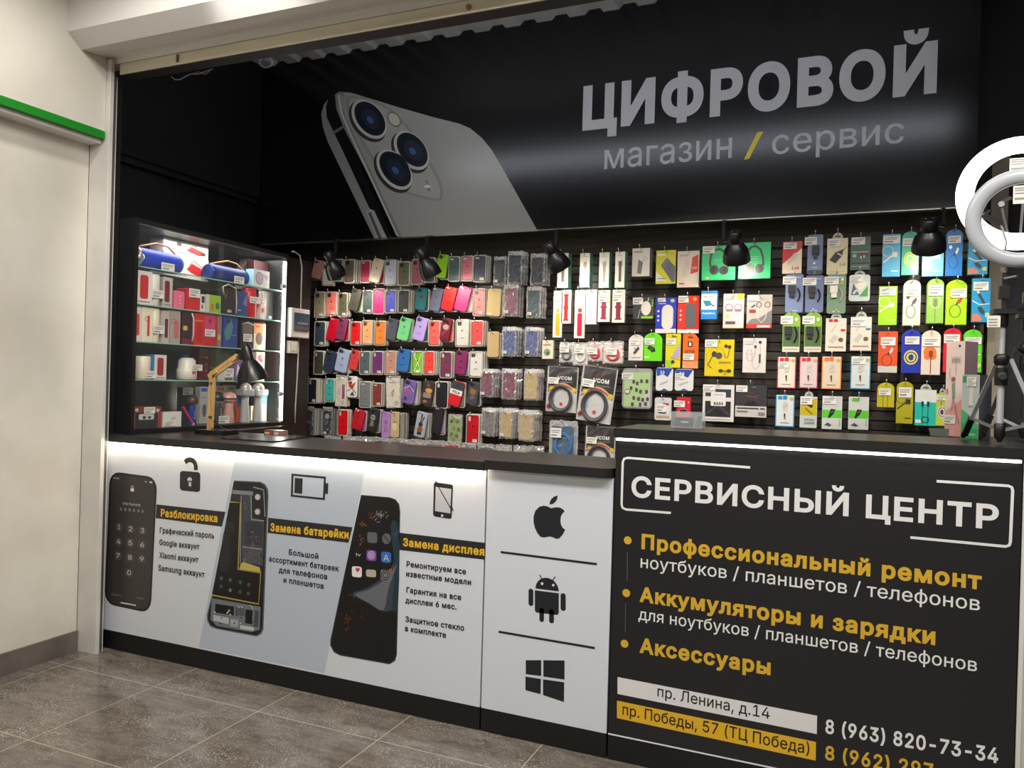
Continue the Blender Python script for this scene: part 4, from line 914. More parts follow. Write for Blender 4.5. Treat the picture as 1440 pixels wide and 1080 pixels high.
text_px(let, 'Аккумуляторы и зарядки', L(120, 61), L(1135, 210), 19.5, PY, GL, 0.03)
text_px(let, 'для ноутбуков / планшетов / телефонов', L(117, 124), L(1278, 303), 16, PY, WL, 0.004)
text_px(let, 'Аксессуары', L(120, 236), L(570, 314), 19.5, PY, GL, 0.03)
poly_px(art, [L(45, 322), L(730, 455), L(729, 518), L(45, 380)], PY, M((226, 226, 226), 0.35))
poly_px(art, [L(43, 403), L(726, 545), L(725, 609), L(43, 463)], PY, M((226, 178, 40), 0.35))
text_px(let, 'пр. Ленина, д.14', L(182, 388), L(567, 466), 15, PY, M((24, 24, 26), 0.4), 0.004)
text_px(let, 'пр. Победы, 57 (ТЦ Победа)', L(62, 450), L(703, 587), 15, PY, M((24, 24, 26), 0.4), 0.004)
text_px(let, '8 (963) 820-73-34', N(142, 140), N(1270, 338), 18.5, PY, WL, 0.022)
text_px(let, '8 (962) 297', N(140, 312), N(845, 436), 18.5, PY, GL, 0.022)
A = at(856, 1031, Y=PY)
art.box((-0.7965, PY - 0.0012, 0.0935), (0.4955, PY - 0.0002, 0.0985), WL)
fp = [c for c in ctC.children if c.name.startswith('front_panel')][0]
art.build('printed_artwork', fp, loc=-oC)
for l_ in let: l_.build('lettering', fp, loc=-oC)
# ================================================================== DISPLAY GOODS: BUILDERS
YF = 4.50
CLEAR = M((228, 224, 214), 0.18, alpha=0.30)


def film(name, face, edge, white):
    m = bpy.data.materials.new(name); m.use_nodes = True; nt = m.node_tree
    out = nt.nodes['Material Output']; b = nt.nodes['Principled BSDF']
    b.inputs['Base Color'].default_value = (white, white * .97, white * .92, 1); b.inputs['Roughness'].default_value = 0.16; b.inputs['Specular IOR Level'].default_value = 1.0
    b.inputs['Coat Weight'].default_value = 1.0; b.inputs['Coat Roughness'].default_value = 0.12
    tr = nt.nodes.new('ShaderNodeBsdfTransparent'); mx = nt.nodes.new('ShaderNodeMixShader'); lw = nt.nodes.new('ShaderNodeLayerWeight'); lw.inputs[0].default_value = 0.35
    mr = nt.nodes.new('ShaderNodeMapRange'); mr.inputs[3].default_value = face; mr.inputs[4].default_value = edge
    nt.links.new(lw.outputs['Facing'], mr.inputs[0]); nt.links.new(mr.outputs[0], mx.inputs[0]); nt.links.new(tr.outputs[0], mx.inputs[1]); nt.links.new(b.outputs[0], mx.inputs[2]); nt.links.new(mx.outputs[0], out.inputs[0])
    return m


FILM = film('clear_film', 0.30, 0.9, 0.85)
FILMC = film('clear_film_flat', 0.03, 0.6, 0.7)
FILMD = film('clear_film_folded', 0.24, 0.9, 0.85)
RIM = M((224, 217, 202), 0.25, alpha=0.75)
PAPER = M((234, 230, 220), 0.5)
LINE = M((150, 146, 140), 0.6)
CHROME = M((205, 205, 205), 0.32, 0.9)
GLASS = M((196, 224, 212), 0.05, alpha=0.10)
GEDGE = M((140, 190, 168), 0.15)


def px_box(b, Y=None, X=None):
    x0, y0, x1, y1 = b; cx, cy = (x0 + x1) / 2, (y0 + y1) / 2
    k = dict(Y=Y) if Y is not None else dict(X=X)
    c = at(cx, cy, **k); l = at(x0, cy, **k); r = at(x1, cy, **k); t = at(cx, y0, **k); d = at(cx, y1, **k)
    w = (r.x - l.x) if Y is not None else (r.y - l.y)
    return c, w, t.z - d.z


_hook_mesh = None
HOOKS = 0


def hook(x, z, yf, label, length=None):
    """straight chrome prong out of the slat wall, its tip turned up"""
    mb = MB()
    L_ = SLAT_Y - yf
    mb.tube([(0, L_, -0.004), (0, 0.0, 0), (0, -0.022, 0.003), (0, -0.032, 0.010), (0, -0.036, 0.024)], 0.0026, CHROME, 6)
    mb.box((-0.004, L_ - 0.004, -0.016), (0.004, L_ - 0.0005, 0.010), M((70, 68, 66), 0.4, 0.5))
    global HOOKS; HOOKS += 1
    return tag(mb.build('display_hook', loc=(x, yf, z)), label, 'hook', 'chrome display hooks on the slat wall')


def art_mesh(mb, items, w, h, lift0=0.0006):
    """printed shapes in fractions of the face (u to the right, v up), origin at the face centre"""
    U = lambda u: (u - 0.5) * w
    V = lambda v: (v - 0.5) * h
    for k, it in enumerate(items):
        y = -lift0 - 0.00035 * k; t = it[0]
        if t == 'r': mb.flat([(U(it[1]), V(it[2])), (U(it[3]), V(it[2])), (U(it[3]), V(it[4])), (U(it[1]), V(it[4]))], y, M(it[5], 0.35))
        elif t == 'rr': mb.flat(rrect(U(it[1]), V(it[2]), U(it[3]), V(it[4]), it[6] * w), y, M(it[5], 0.35))
        elif t == 'e': mb.flat(ellipse(U(it[1]), V(it[2]), it[3] * w, it[4] * h, 22, it[6] if len(it) > 6 else 0), y, M(it[5], 0.35))
        elif t == 'p': mb.flat([(U(a), V(b)) for a, b in it[1]], y, M(it[2], 0.35))
        elif t == 'l': strip(mb, [(U(a), V(b)) for a, b in it[1]], it[2] * w, y, M(it[3], 0.35))
        elif t == 'o':
            P = ellipse(U(it[1]), V(it[2]), it[3] * w, it[4] * h, 24); strip(mb, P, it[5] * w, y, M(it[6], 0.35), True)
        elif t == 't': put_text(mb, it[1], U(it[2]), U(it[4]), V(it[3]), it[5] * h, y, M(it[6], 0.35), it[7] if len(it) > 7 else 0.02)


def price_tag(root, w, h, box, lift=0.004, name='price_tag'):
    u0, v0, u1, v1 = box; mb = MB()
    x0, x1, z0, z1 = (u0 - .5) * w, (u1 - .5) * w, (v0 - .5) * h, (v1 - .5) * h
    mb.box((x0, -lift - 0.0008, z0), (x1, -lift, z1), PAPER)
    for f0, f1, q in ((0.70, 0.80, 0.9), (0.50, 0.60, 0.8), (0.16, 0.34, 0.6)):
        mb.flat([(x0 + (x1 - x0) * .08, z0 + (z1 - z0) * f0), (x0 + (x1 - x0) * q, z0 + (z1 - z0) * f0), (x0 + (x1 - x0) * q, z0 + (z1 - z0) * f1), (x0 + (x1 - x0) * .08, z0 + (z1 - z0) * f1)], -lift - 0.0012, LINE)
    return mb.build(name, root)


def arch(w, h, r=None):
    r = r or w / 2
    return rrect(-w / 2, -h / 2, w / 2, h / 2, 0.004, 2)[0:0] + [(-w / 2, -h / 2), (w / 2, -h / 2)] + [
        (w / 2 - r + r * math.cos(a), h / 2 - r * 0.85 + r * 0.85 * math.sin(a)) for a in [i * math.pi / 16 for i in range(0, 9)]] + [
        (-w / 2 + r - r * math.sin(a), h / 2 - r * 0.85 + r * 0.85 * math.cos(a)) for a in [i * math.pi / 16 for i in range(0, 9)]]


def pack(root, w, h, d, shape, col, side=None, art=(), tags=(), rough=0.3, sheet=None):
    """a retail pack around the root: body, print, price tag, hang tab"""
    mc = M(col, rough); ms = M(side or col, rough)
    mb = MB()
    if shape == 'box': mb.box((-w / 2, 0, -h / 2), (w / 2, d, h / 2), ms); mb.flat([(-w / 2, -h / 2), (w / 2, -h / 2), (w / 2, h / 2), (-w / 2, h / 2)], -0.0003, mc)
    elif shape == 'arch': mb.prism(arch(w, h), 0, d, mc, ms)
    elif shape == 'chamfer': mb.prism([(-w / 2, -h / 2), (w / 2, -h / 2), (w / 2, h / 2 - w * .3), (w / 2 - w * .25, h / 2), (-w / 2, h / 2)], 0, d, mc, ms)
    elif shape == 'round': mb.prism(rrect(-w / 2, -h / 2, w / 2, h / 2, w * 0.13, 4), 0, d, mc, ms)
    elif shape in ('tab', 'rtab'):
        hb = h * 0.86
        if shape == 'tab': mb.box((-w / 2, 0, -h / 2), (w / 2, d, -h / 2 + hb), ms); mb.flat([(-w / 2, -h / 2), (w / 2, -h / 2), (w / 2, -h / 2 + hb), (-w / 2, -h / 2 + hb)], -0.0003, mc)
        else: mb.prism(rrect(-w / 2, -h / 2, w / 2, -h / 2 + hb, w * 0.12, 4), 0, d, mc, ms)
    mb.build('box' if shape in ('box', 'tab') else 'card', root)
    if shape in ('tab', 'rtab'):
        hb = h * 0.86; r = w * 0.26; z0 = -h / 2 + hb + 0.0005
        t = MB(); t.prism([(-r, z0), (r, z0)] + [(r * math.cos(a), z0 + (h * 0.14) * math.sin(a)) for a in [i * math.pi / 12 for i in range(1, 12)]], d * 0.3, d * 0.3 + 0.0015, M((206, 206, 200), 0.25, alpha=0.8))
        t.flat([(-r * .5, z0 + h * .035), (r * .5, z0 + h * .035), (r * .5, z0 + h * .06), (-r * .5, z0 + h * .06)], d * 0.3 - 0.0005, M((40, 40, 42), 0.5))
        t.build('hang_tab', root)
    if art:
        a = MB(); art_mesh(a, art, w, h); a.build('printed_artwork', root)
    for tg in tags: price_tag(root, w, h, tg)


def crumple_bag(root, w, h, d, seed, mat=None, top=0.0, name='plastic_bag'):
    """clear crinkled plastic bag standing round something w x h x d (front at y=0)"""
    rnd = random.Random(seed); nx, nz = 9, 14; mb = MB(); vs = []; fs = []
    W, Hh = w * 1.16, h * 1.10 + top
    for s in (0, 1):
        for j in range(nz + 1):
            for i in range(nx + 1):
                u = i / nx * 2 - 1; v = j / nz
                edge = max(0.0, 1 - abs(u) ** 6) * (1.0 if 0.03 < v < 0.86 else 0.35)
                y = (-0.001 - rnd.uniform(0, 0.0085)) * edge if s == 0 else (d + 0.001 + rnd.uniform(0, 0.004)) * edge + d * 0.3 * (1 - edge)
                if s == 0: y += d * 0.3 * (1 - edge)
                k = (abs(v - 0.5) * 2) ** 5
                x = u * W / 2 * (1 - 0.05 * k * rnd.random()) + rnd.uniform(-1, 1) * 0.0034
                z = -h / 2 - 0.006 + v * Hh + rnd.uniform(-1, 1) * 0.0045
                vs.append((x, y, z))
    N = (nx + 1) * (nz + 1)
    for j in range(nz):
        for i in range(nx):
            a = j * (nx + 1) + i
            fs.append([a, a + 1, a + nx + 2, a + nx + 1]); fs.append([N + a + 1, N + a, N + a + nx + 1, N + a + nx + 2])
    for j in range(nz):
        a = j * (nx + 1); fs.append([a, a + nx + 1, N + a + nx + 1, N + a]); b = a + nx; fs.append([b, N + b, N + b + nx + 1, b + nx + 1])
    cen = [f for k, f in enumerate(fs[:2 * nx * nz:2]) if 0 < k % nx < nx - 1 and 0 < k // nx < nz - 2]
    cs = set(map(tuple, cen))
    mb.add(vs, [f for f in fs if tuple(f) not in cs], mat or FILM, False)
    o_ = len(mb.v) - len(vs); k_ = mb.mi(FILMC)
    for f in cen: mb.f.append([i + o_ for i in f]); mb.m.append(k_); mb.sm.append(False)
    return mb.build(name, root)


def case_shell(w, h, col, d=0.010, art=(), logo=True, cam='sq', rough=0.42):
    mb = MB(); mb.prism(rrect(-w / 2, -h / 2, w / 2, h / 2, w * 0.17, 5), 0, d, M(col, rough), bev=0.0025)
    dark = tuple(int(c * 0.45) for c in col)
    it = list(art)
    if cam == 'sq': it.append(('rr', 0.09, 0.80, 0.44, 0.965, dark, 0.10)); it += [('e', 0.19, 0.92, 0.055, 0.027, (24, 24, 26)), ('e', 0.19, 0.845, 0.055, 0.027, (24, 24, 26)), ('e', 0.34, 0.885, 0.05, 0.024, (24, 24, 26))]
    elif cam == 'pill': it.append(('rr', 0.10, 0.90, 0.45, 0.955, (225, 222, 214), 0.07))
    elif cam == 'vert': it.append(('rr', 0.10, 0.79, 0.30, 0.96, (200, 198, 192), 0.09))
    if logo: it.append(('e', 0.5, 0.60 if logo is True else logo, 0.07, 0.034, dark)); it.append(('r', 0.33, 0.30, 0.67, 0.315, dark))
    art_mesh(mb, it, w, h, 0.0005)
    return mb


def boxed(root, w, h, col, sticker=True, art=(), cam='sq', seed=0, d=0.017):
    case_shell(w * 0.86, h * 0.90, col, 0.011, art, cam=cam).build('case', root)
    mb = MB(); o = rrect(-w / 2, -h / 2, w / 2, h / 2, w * 0.15, 4); i = rrect(-w * .445, -h * .462, w * .445, h * .462, w * 0.13, 4); n = len(o)
    for a, b, ya, yb in ((o, i, -0.002, -0.004), (o, o, d, -0.002)):
        vs = [(p[0], ya, p[1]) for p in a] + [(p[0], yb, p[1]) for p in b]
        mb.add(vs, [[k, (k + 1) % n, n + (k + 1) % n, n + k] for k in range(n)], RIM)
    mb.build('clear_box', root)
    if sticker: price_tag(root, w, h, (0.52, 0.07, 0.84, 0.17), 0.0045, 'price_sticker')


def hang(name, box, yf, tilt=0.0):
    c, w, h = px_box(box, Y=yf)
    return empty(name, c, (0, math.radians(tilt), 0)), w, h, c


# ================================================================== PHONE CASES
ROWN = ['top', 'second', 'third', 'fourth', 'fifth', 'sixth']
# kind: b bare case, x boxed case, g book case in a bag, p printed blister; (kind, cx0, y0, cx1, y1, tilt, colour, colour word, extra, number behind, colour behind)
CASES = [
 [('b', 439.5, 365.5, 452.5, 392, 14, (196, 140, 128), 'dusty pink', {}, 1, (200, 30, 40)), ('x', 453, 371, 467, 402, 0, (222, 214, 204), 'ivory', dict(st=0), 1, None), ('x', 469, 364, 482, 396, 0, (52, 84, 90), 'dark teal', dict(st=0), 1, None),
  ('x', 484, 364.5, 499, 398.5, 0, (112, 98, 84), 'taupe brown', dict(st=0), 3, (226, 190, 160)), ('x', 506.5, 366, 521, 398, 0, (164, 30, 72), 'crimson', dict(st=0, cam='pill'), 1, None), ('b', 521.5, 363.5, 536.5, 397, 15, (224, 208, 180), 'cream', dict(cam='pill'), 1, (170, 40, 80)),
  ('x', 540, 365, 557, 401.5, 0, (186, 190, 204), 'silver', dict(st=0), 2, None), ('x', 560, 367.5, 576.5, 402, 0, (106, 102, 74), 'olive', dict(st=0, logo=0), 1, None), ('x', 579, 364, 594.5, 400.5, 0, (164, 92, 104), 'mauve', dict(st=0), 1, None),
  ('x', 596, 362, 612, 397.5, 0, (74, 84, 88), 'slate', dict(st=0), 1, None), ('b', 614.5, 357.5, 628.5, 391, 8, (142, 206, 24), 'lime', dict(logo=0), 1, (56, 70, 58)), ('x', 630.5, 360.5, 647, 396, 0, (84, 100, 96), 'sage', dict(st=0, cam='pill'), 1, None),
  ('x', 649, 359.5, 665, 395.5, 0, (206, 112, 128), 'rose', dict(st=0, cam='pill'), 1, None), ('x', 665.5, 358.5, 684, 397, 0, (76, 78, 90), 'graphite', dict(cam='pill'), 3, None),
  ('g', 695, 365, 710, 399.5, 0, (66, 70, 80), 'charcoal', dict(st=1), 2, None), ('g', 715, 358.5, 733, 398.5, 0, (56, 62, 76), 'midnight', {}, 3, None), ('g', 747, 361.5, 764.5, 399.5, 0, (58, 62, 72), 'black-blue', {}, 3, None)],
 [('x', 442, 410, 457, 447, 0, (150, 136, 110), 'khaki', {}, 1, None), ('x', 458, 410, 474, 444.5, 0, (232, 124, 110), 'coral', {}, 1, None), ('x', 475, 411.5, 489, 446, 0, (96, 92, 70), 'olive', {}, 1, None), ('b', 492, 406, 506, 437, 14, (72, 68, 58), 'dark olive', {}, 1, (190, 210, 180)),
  ('x', 510, 408, 524, 441, 0, (66, 82, 82), 'slate green', {}, 1, None), ('x', 524.5, 405.5, 541, 442, 0, (246, 22, 122), 'hot pink', dict(st=0, logo=0), 1, (230, 110, 90)), ('x', 542, 407.5, 557, 440.5, 0, (66, 76, 192), 'royal blue', {}, 1, None), ('x', 560, 407.5, 576, 440.5, 0, (52, 52, 52), 'black', {}, 2, (200, 180, 150)),
  ('b', 584.5, 404.5, 599.5, 436, 8, (22, 112, 116), 'teal', dict(logo=0, art=[('e', .5, .58, .16, .09, (26, 26, 28)), ('o', .5, .58, .12, .065, .05, (190, 60, 70))]), 1, (84, 84, 88)),
  ('b', 605.5, 404.5, 620.5, 437.5, 12, (96, 98, 118), 'grey violet', dict(cam='pill'), 1, (66, 74, 180)), ('b', 622.5, 403, 639.5, 436.5, 14, (244, 28, 26), 'bright red', dict(cam='pill'), 1, (66, 74, 180)), ('b', 641.5, 402.5, 659.5, 437.5, 15, (244, 46, 112), 'raspberry', dict(cam='pill'), 1, (222, 214, 200)),
  ('x', 665, 405.5, 682, 444.5, 0, (240, 132, 126), 'salmon', {}, 2, None), ('b', 685, 406, 704, 445, 2, (206, 178, 122), 'gold', dict(logo=0, cam=None, stk=1), 3, (80, 76, 74)), ('g', 709, 405, 726.5, 443, 0, (142, 92, 104), 'plum', dict(st=1), 3, None), ('g', 741.5, 408, 759, 445.5, 0, (76, 92, 94), 'grey-green', dict(st=1), 3, None)],
 [('x', 442, 451.5, 458, 487, 0, (56, 66, 78), 'dark slate', {}, 1, None), ('b', 460.5, 447, 473.5, 479, 14, (202, 12, 42), 'cherry', dict(cam='pill'), 1, (210, 60, 60)), ('b', 473, 446.5, 487, 478, 13, (128, 56, 88), 'plum', {}, 1, (206, 40, 50)), ('x', 493, 452, 508, 486, 0, (226, 12, 18), 'red', {}, 1, None),
  ('x', 508.5, 450, 524, 485, 0, (240, 172, 112), 'apricot', {}, 1, None), ('x', 527, 451, 542.5, 486, 0, (236, 132, 42), 'orange', dict(st=0), 1, None), ('b', 544, 448, 558, 478, 10, (80, 80, 90), 'grey', {}, 1, (130, 126, 118)), ('b', 560, 446.5, 576, 478.5, 13, (122, 216, 136), 'mint green', {}, 1, (120, 160, 150)),
  ('b', 582.5, 446, 598.5, 479, 13, (186, 162, 226), 'lilac', {}, 1, (70, 78, 88)), ('x', 603, 450.5, 619, 486.5, 0, (252, 96, 86), 'coral red', dict(st=0), 1, None), ('b', 619.5, 447, 633.5, 479, 10, (112, 20, 46), 'wine patterned', dict(logo=0, art=[('p', [(.1, .1), (.9, .55), (.85, .75), (.2, .3)], (150, 50, 70)), ('e', .5, .6, .3, .12, (186, 160, 150)), ('p', [(.2, .85), (.8, .7), (.75, .8), (.3, .93)], (60, 10, 24))]), 1, (250, 90, 60)),
  ('x', 640.5, 449, 659.5, 488, 0, (216, 206, 194), 'ecru', dict(st=0), 2, None), ('x', 662, 450.5, 680, 487, 0, (246, 76, 76), 'watermelon', dict(cam='e'), 2, None), ('b', 685, 466, 701.5, 502.5, 0, (198, 168, 118), 'sand', dict(logo=0, cam=None), 2, (170, 150, 110)), ('g', 707, 464.5, 724, 499.5, 0, (86, 98, 146), 'blue', dict(st=1), 4, None), ('g', 739, 464.5, 755.5, 499.5, 0, (84, 94, 142), 'cornflower', dict(st=1), 3, None)],
 [('x', 441, 493, 455.5, 527, 0, (66, 66, 50), 'dark olive', dict(cam='vert', st=0), 1, None), ('b', 455.5, 493, 470.5, 523.5, 12, (50, 56, 78), 'navy', {}, 1, (90, 90, 92)), ('b', 472.5, 490.5, 489.5, 523.5, 13, (168, 178, 208), 'pale blue', {}, 1, (200, 190, 170)), ('b', 492, 492, 504, 520, 12, (216, 60, 62), 'tomato', {}, 1, (70, 110, 60)),
  ('x', 505.5, 493.5, 521, 527, 0, (80, 96, 96), 'grey green', dict(cam='vert'), 1, None), ('x', 523, 493.5, 539, 527, 0, (112, 40, 112), 'purple', dict(cam='vert'), 1, None), ('x', 541, 493, 557.5, 527.5, 0, (198, 142, 122), 'rose gold', dict(cam='vert'), 1, None), ('b', 558.5, 490.5, 575.5, 522.5, 8, (50, 112, 178), 'blue', {}, 1, (90, 150, 130)),
  ('x', 579, 493.5, 595, 527.5, 0, (132, 192, 22), 'green marbled', dict(st=0, logo=0, cam='vert', art=[('l', [(.1, .85), (.5, .55), (.2, .1)], .06, (232, 240, 220)), ('l', [(.9, .95), (.55, .5), (.85, .1)], .05, (232, 240, 220)), ('e', .55, .12, .2, .06, (236, 240, 226))]), 1, None), ('x', 596, 493.5, 611, 527.5, 0, (242, 62, 52), 'scarlet', dict(cam='e'), 3, (214, 190, 150)),
  ('x', 618.5, 494, 636, 532, 0, (116, 52, 76), 'burgundy', dict(cam='vert'), 1, None), ('b', 640, 493, 656, 526.5, 7, (138, 36, 92), 'magenta', dict(logo=.55), 1, (160, 150, 200)), ('x', 659.5, 494, 679, 531, 0, (224, 218, 208), 'white', dict(st=0), 3, None), ('g', 676, 523.5, 692.5, 557, 0, (126, 72, 86), 'mulberry', dict(st=1), 4, None), ('g', 707, 523.5, 724.5, 560, 0, (128, 72, 88), 'dusky plum', {}, 3, None), ('g', 738, 524, 755.5, 561.5, 0, (192, 166, 118), 'beige', {}, 3, None)],
 [('x', 433, 532, 446, 567.5, 0, (36, 40, 44), 'black', dict(cam='vert'), 4, (222, 150, 130)), ('x', 456, 532, 471, 565.5, 0, (72, 172, 162), 'turquoise', dict(cam='vert', st=0), 1, None), ('p', 472, 530.5, 487, 571, 0, (224, 214, 194), 'cream card-backed', dict(art=[('rr', .6, .25, .85, .75, (150, 60, 110), .05), ('e', .3, .5, .15, .12, (200, 190, 180)), ('o', .7, .13, .12, .05, .04, (150, 110, 90)), ('r', .3, .92, .7, .94, (120, 110, 100))]), 1, None),
  ('b', 487.5, 529, 502, 559, 0, (228, 222, 216), 'white and red comic', dict(logo=0, art=[('p', [(.1, .8), (.5, .6), (.9, .75), (.6, .4), (.2, .5)], (190, 60, 46)), ('l', [(.1, .3), (.5, .45), (.9, .2)], .08, (60, 56, 56)), ('p', [(.3, .1), (.6, .3), (.8, .08)], (80, 76, 74)), ('e', .4, .7, .12, .06, (90, 40, 40))]), 1, (56, 60, 40)),
  ('x', 505.5, 536, 522, 573.5, 0, (116, 120, 120), 'mid grey', dict(st=0, cam='pill'), 1, None), ('x', 523.5, 538, 537.5, 572, 0, (132, 52, 42), 'rust', dict(cam='pill'), 1, (40, 40, 42)), ('p', 543.5, 532, 562, 573, -3, (228, 218, 200), 'cream lettered card-backed', dict(art=[('p', [(.3, .5), (.6, .65), (.5, .35)], (200, 90, 80)), ('e', .45, .5, .12, .06, (180, 170, 160)), ('o', .75, .15, .11, .05, .05, (120, 110, 90)), ('l', [(.2, .85), (.8, .85)], .03, (110, 104, 96))]), 1, None),
  ('b', 566.5, 534, 583.5, 568, 10, (122, 102, 164), 'violet patterned', dict(logo=0, art=[('p', [(.2, .3), (.5, .5), (.8, .35), (.6, .6), (.3, .65)], (190, 80, 130)), ('e', .6, .7, .2, .1, (80, 90, 160)), ('e', .3, .2, .15, .08, (70, 60, 110)), ('l', [(.1, .6), (.5, .75), (.9, .55)], .06, (220, 200, 230))]), 2, (200, 186, 190)),
  ('b', 593, 535, 609, 570, 8, (60, 46, 42), 'dark brown patterned', dict(logo=0, cam=None, art=[('e', .6, .6, .3, .1, (220, 150, 80)), ('rr', .15, .3, .85, .5, (150, 140, 134), .1), ('e', .4, .15, .2, .06, (170, 110, 80)), ('p', [(.3, .75), (.7, .75), (.5, .95)], (110, 100, 100))]), 2, (170, 164, 160)),
  ('x', 612, 536, 630.5, 574.5, 0, (26, 28, 33), 'jet black', dict(st=0, cam='vert', logo=0), 1, None), ('b', 632.5, 535.5, 649.5, 571.5, 14, (214, 22, 40), 'black, white and red', dict(logo=0, cam=None, art=[('r', 0.02, .60, .98, .985, (62, 62, 68)), ('r', 0.0, .46, 1, .66, (230, 228, 224)), ('t', 'FILA', .2, .51, .82, .09, (24, 24, 26), .04)]), 1, (120, 122, 122)),
  ('b', 657.5, 536.5, 672.5, 569.5, 8, (70, 66, 70), 'charcoal patterned', dict(logo=0, art=[('e', .5, .55, .3, .12, (150, 100, 60)), ('p', [(.2, .2), (.8, .3), (.5, .45)], (110, 104, 104)), ('l', [(.2, .7), (.8, .6)], .06, (170, 130, 90))]), 1, (84, 84, 84)),
  ('g', 677.5, 578.5, 694.5, 612, 3, (126, 122, 122), 'ash grey', dict(st=1), 3, None), ('g', 703, 579, 719.5, 615.5, 0, (190, 164, 122), 'tan', dict(st=1), 3, None), ('g', 730, 582, 749, 619, 0, (192, 168, 128), 'light beige', {}, 4, None)],
 [('p', 427, 574.5, 440, 612, 0, (20, 22, 30), 'black landscape-printed', dict(art=[('p', [(.2, .45), (.5, .62), (.8, .45)], (110, 130, 100)), ('r', .15, .3, .85, .45, (30, 34, 80))]), 4, (170, 168, 160)), ('p', 454, 575, 466, 612.5, 0, (26, 26, 34), 'black astronaut-printed', dict(art=[('e', .5, .72, .25, .1, (150, 160, 170)), ('e', .45, .5, .2, .1, (60, 60, 80)), ('r', .1, .06, .45, .14, (228, 224, 216))]), 3, (130, 126, 120)),
  ('x', 474.5, 575.5, 490, 613, 0, (216, 8, 24), 'pillar-box red', dict(st=0, cam='vert', logo=0), 1, None), ('b', 495.5, 575.5, 511, 604.5, 14, (192, 22, 38), 'dark red', dict(cam='pill'), 1, (190, 90, 180)), ('b', 517, 573.5, 531, 607, 10, (46, 43, 43), 'skull-patterned black', dict(logo=0, art=[('e', .5, .6, .25, .12, (150, 146, 140)), ('p', [(.3, .2), (.7, .25), (.6, .45), (.35, .45)], (130, 126, 120)), ('e', .4, .62, .06, .03, (30, 30, 30)), ('e', .6, .62, .06, .03, (30, 30, 30))]), 2, (120, 120, 122)),
  ('b', 536.5, 579, 548.5, 615.5, 0, (182, 132, 192), 'purple bear-printed', dict(logo=0, cam=None, art=[('l', [(.3, .2), (.5, .45), (.7, .2)], .08, (100, 70, 120)), ('e', .5, .6, .2, .08, (150, 100, 170))]), 1, (200, 190, 200)), ('b', 549, 579, 561, 615.5, 0, (204, 178, 134), 'beige cat-printed', dict(logo=0, cam=None, art=[('e', .5, .45, .3, .16, (230, 206, 160)), ('e', .4, .6, .08, .03, (60, 90, 140)), ('e', .62, .6, .08, .03, (60, 90, 140)), ('p', [(.25, .75), (.35, .9), (.45, .75)], (220, 190, 150)), ('p', [(.55, .75), (.65, .9), (.75, .75)], (220, 190, 150))]), 5, (60, 56, 58)),
  ('b', 584, 579, 599, 615, 10, (172, 177, 187), 'grey rabbit-printed', dict(logo=0, cam=None, art=[('p', [(.45, .9), (.55, .92), (.5, .6), (.42, .6)], (50, 40, 40)), ('p', [(.7, .85), (.78, .8), (.58, .58), (.52, .6)], (50, 40, 40)), ('e', .5, .5, .2, .1, (60, 48, 46)), ('e', .5, .3, .25, .14, (150, 90, 60)), ('r', .3, .1, .7, .2, (60, 50, 60))]), 2, (140, 146, 150)), ('b', 608.5, 572, 621.5, 610, 10, (40, 38, 40), 'plain black', dict(cam='pill', logo=0), 1, (150, 130, 170)),
  ('p', 630.5, 585.5, 648.5, 621.5, 0, (150, 160, 112), 'green avocado-printed', dict(art=[('e', .25, .8, .15, .08, (90, 120, 50)), ('e', .7, .8, .15, .08, (90, 120, 50)), ('e', .4, .55, .15, .08, (110, 140, 60)), ('e', .8, .5, .14, .08, (90, 120, 50)), ('e', .25, .3, .15, .08, (90, 120, 50)), ('e', .65, .25, .15, .08, (100, 130, 56)), ('e', .25, .8, .06, .03, (110, 70, 40)), ('e', .65, .25, .06, .03, (110, 70, 40)), ('e', .4, .1, .14, .07, (120, 140, 70))]), 2, (50, 50, 52)),
  ('x', 655.5, 582, 674.5, 625, 0, (192, 8, 28), 'ruby', dict(cam='vert', logo=0), 1, None)],
]
KIND = {'b': 'phone case', 'x': 'phone case in clear box', 'g': 'book case in plastic bag', 'p': 'phone case pack'}
seed = 0
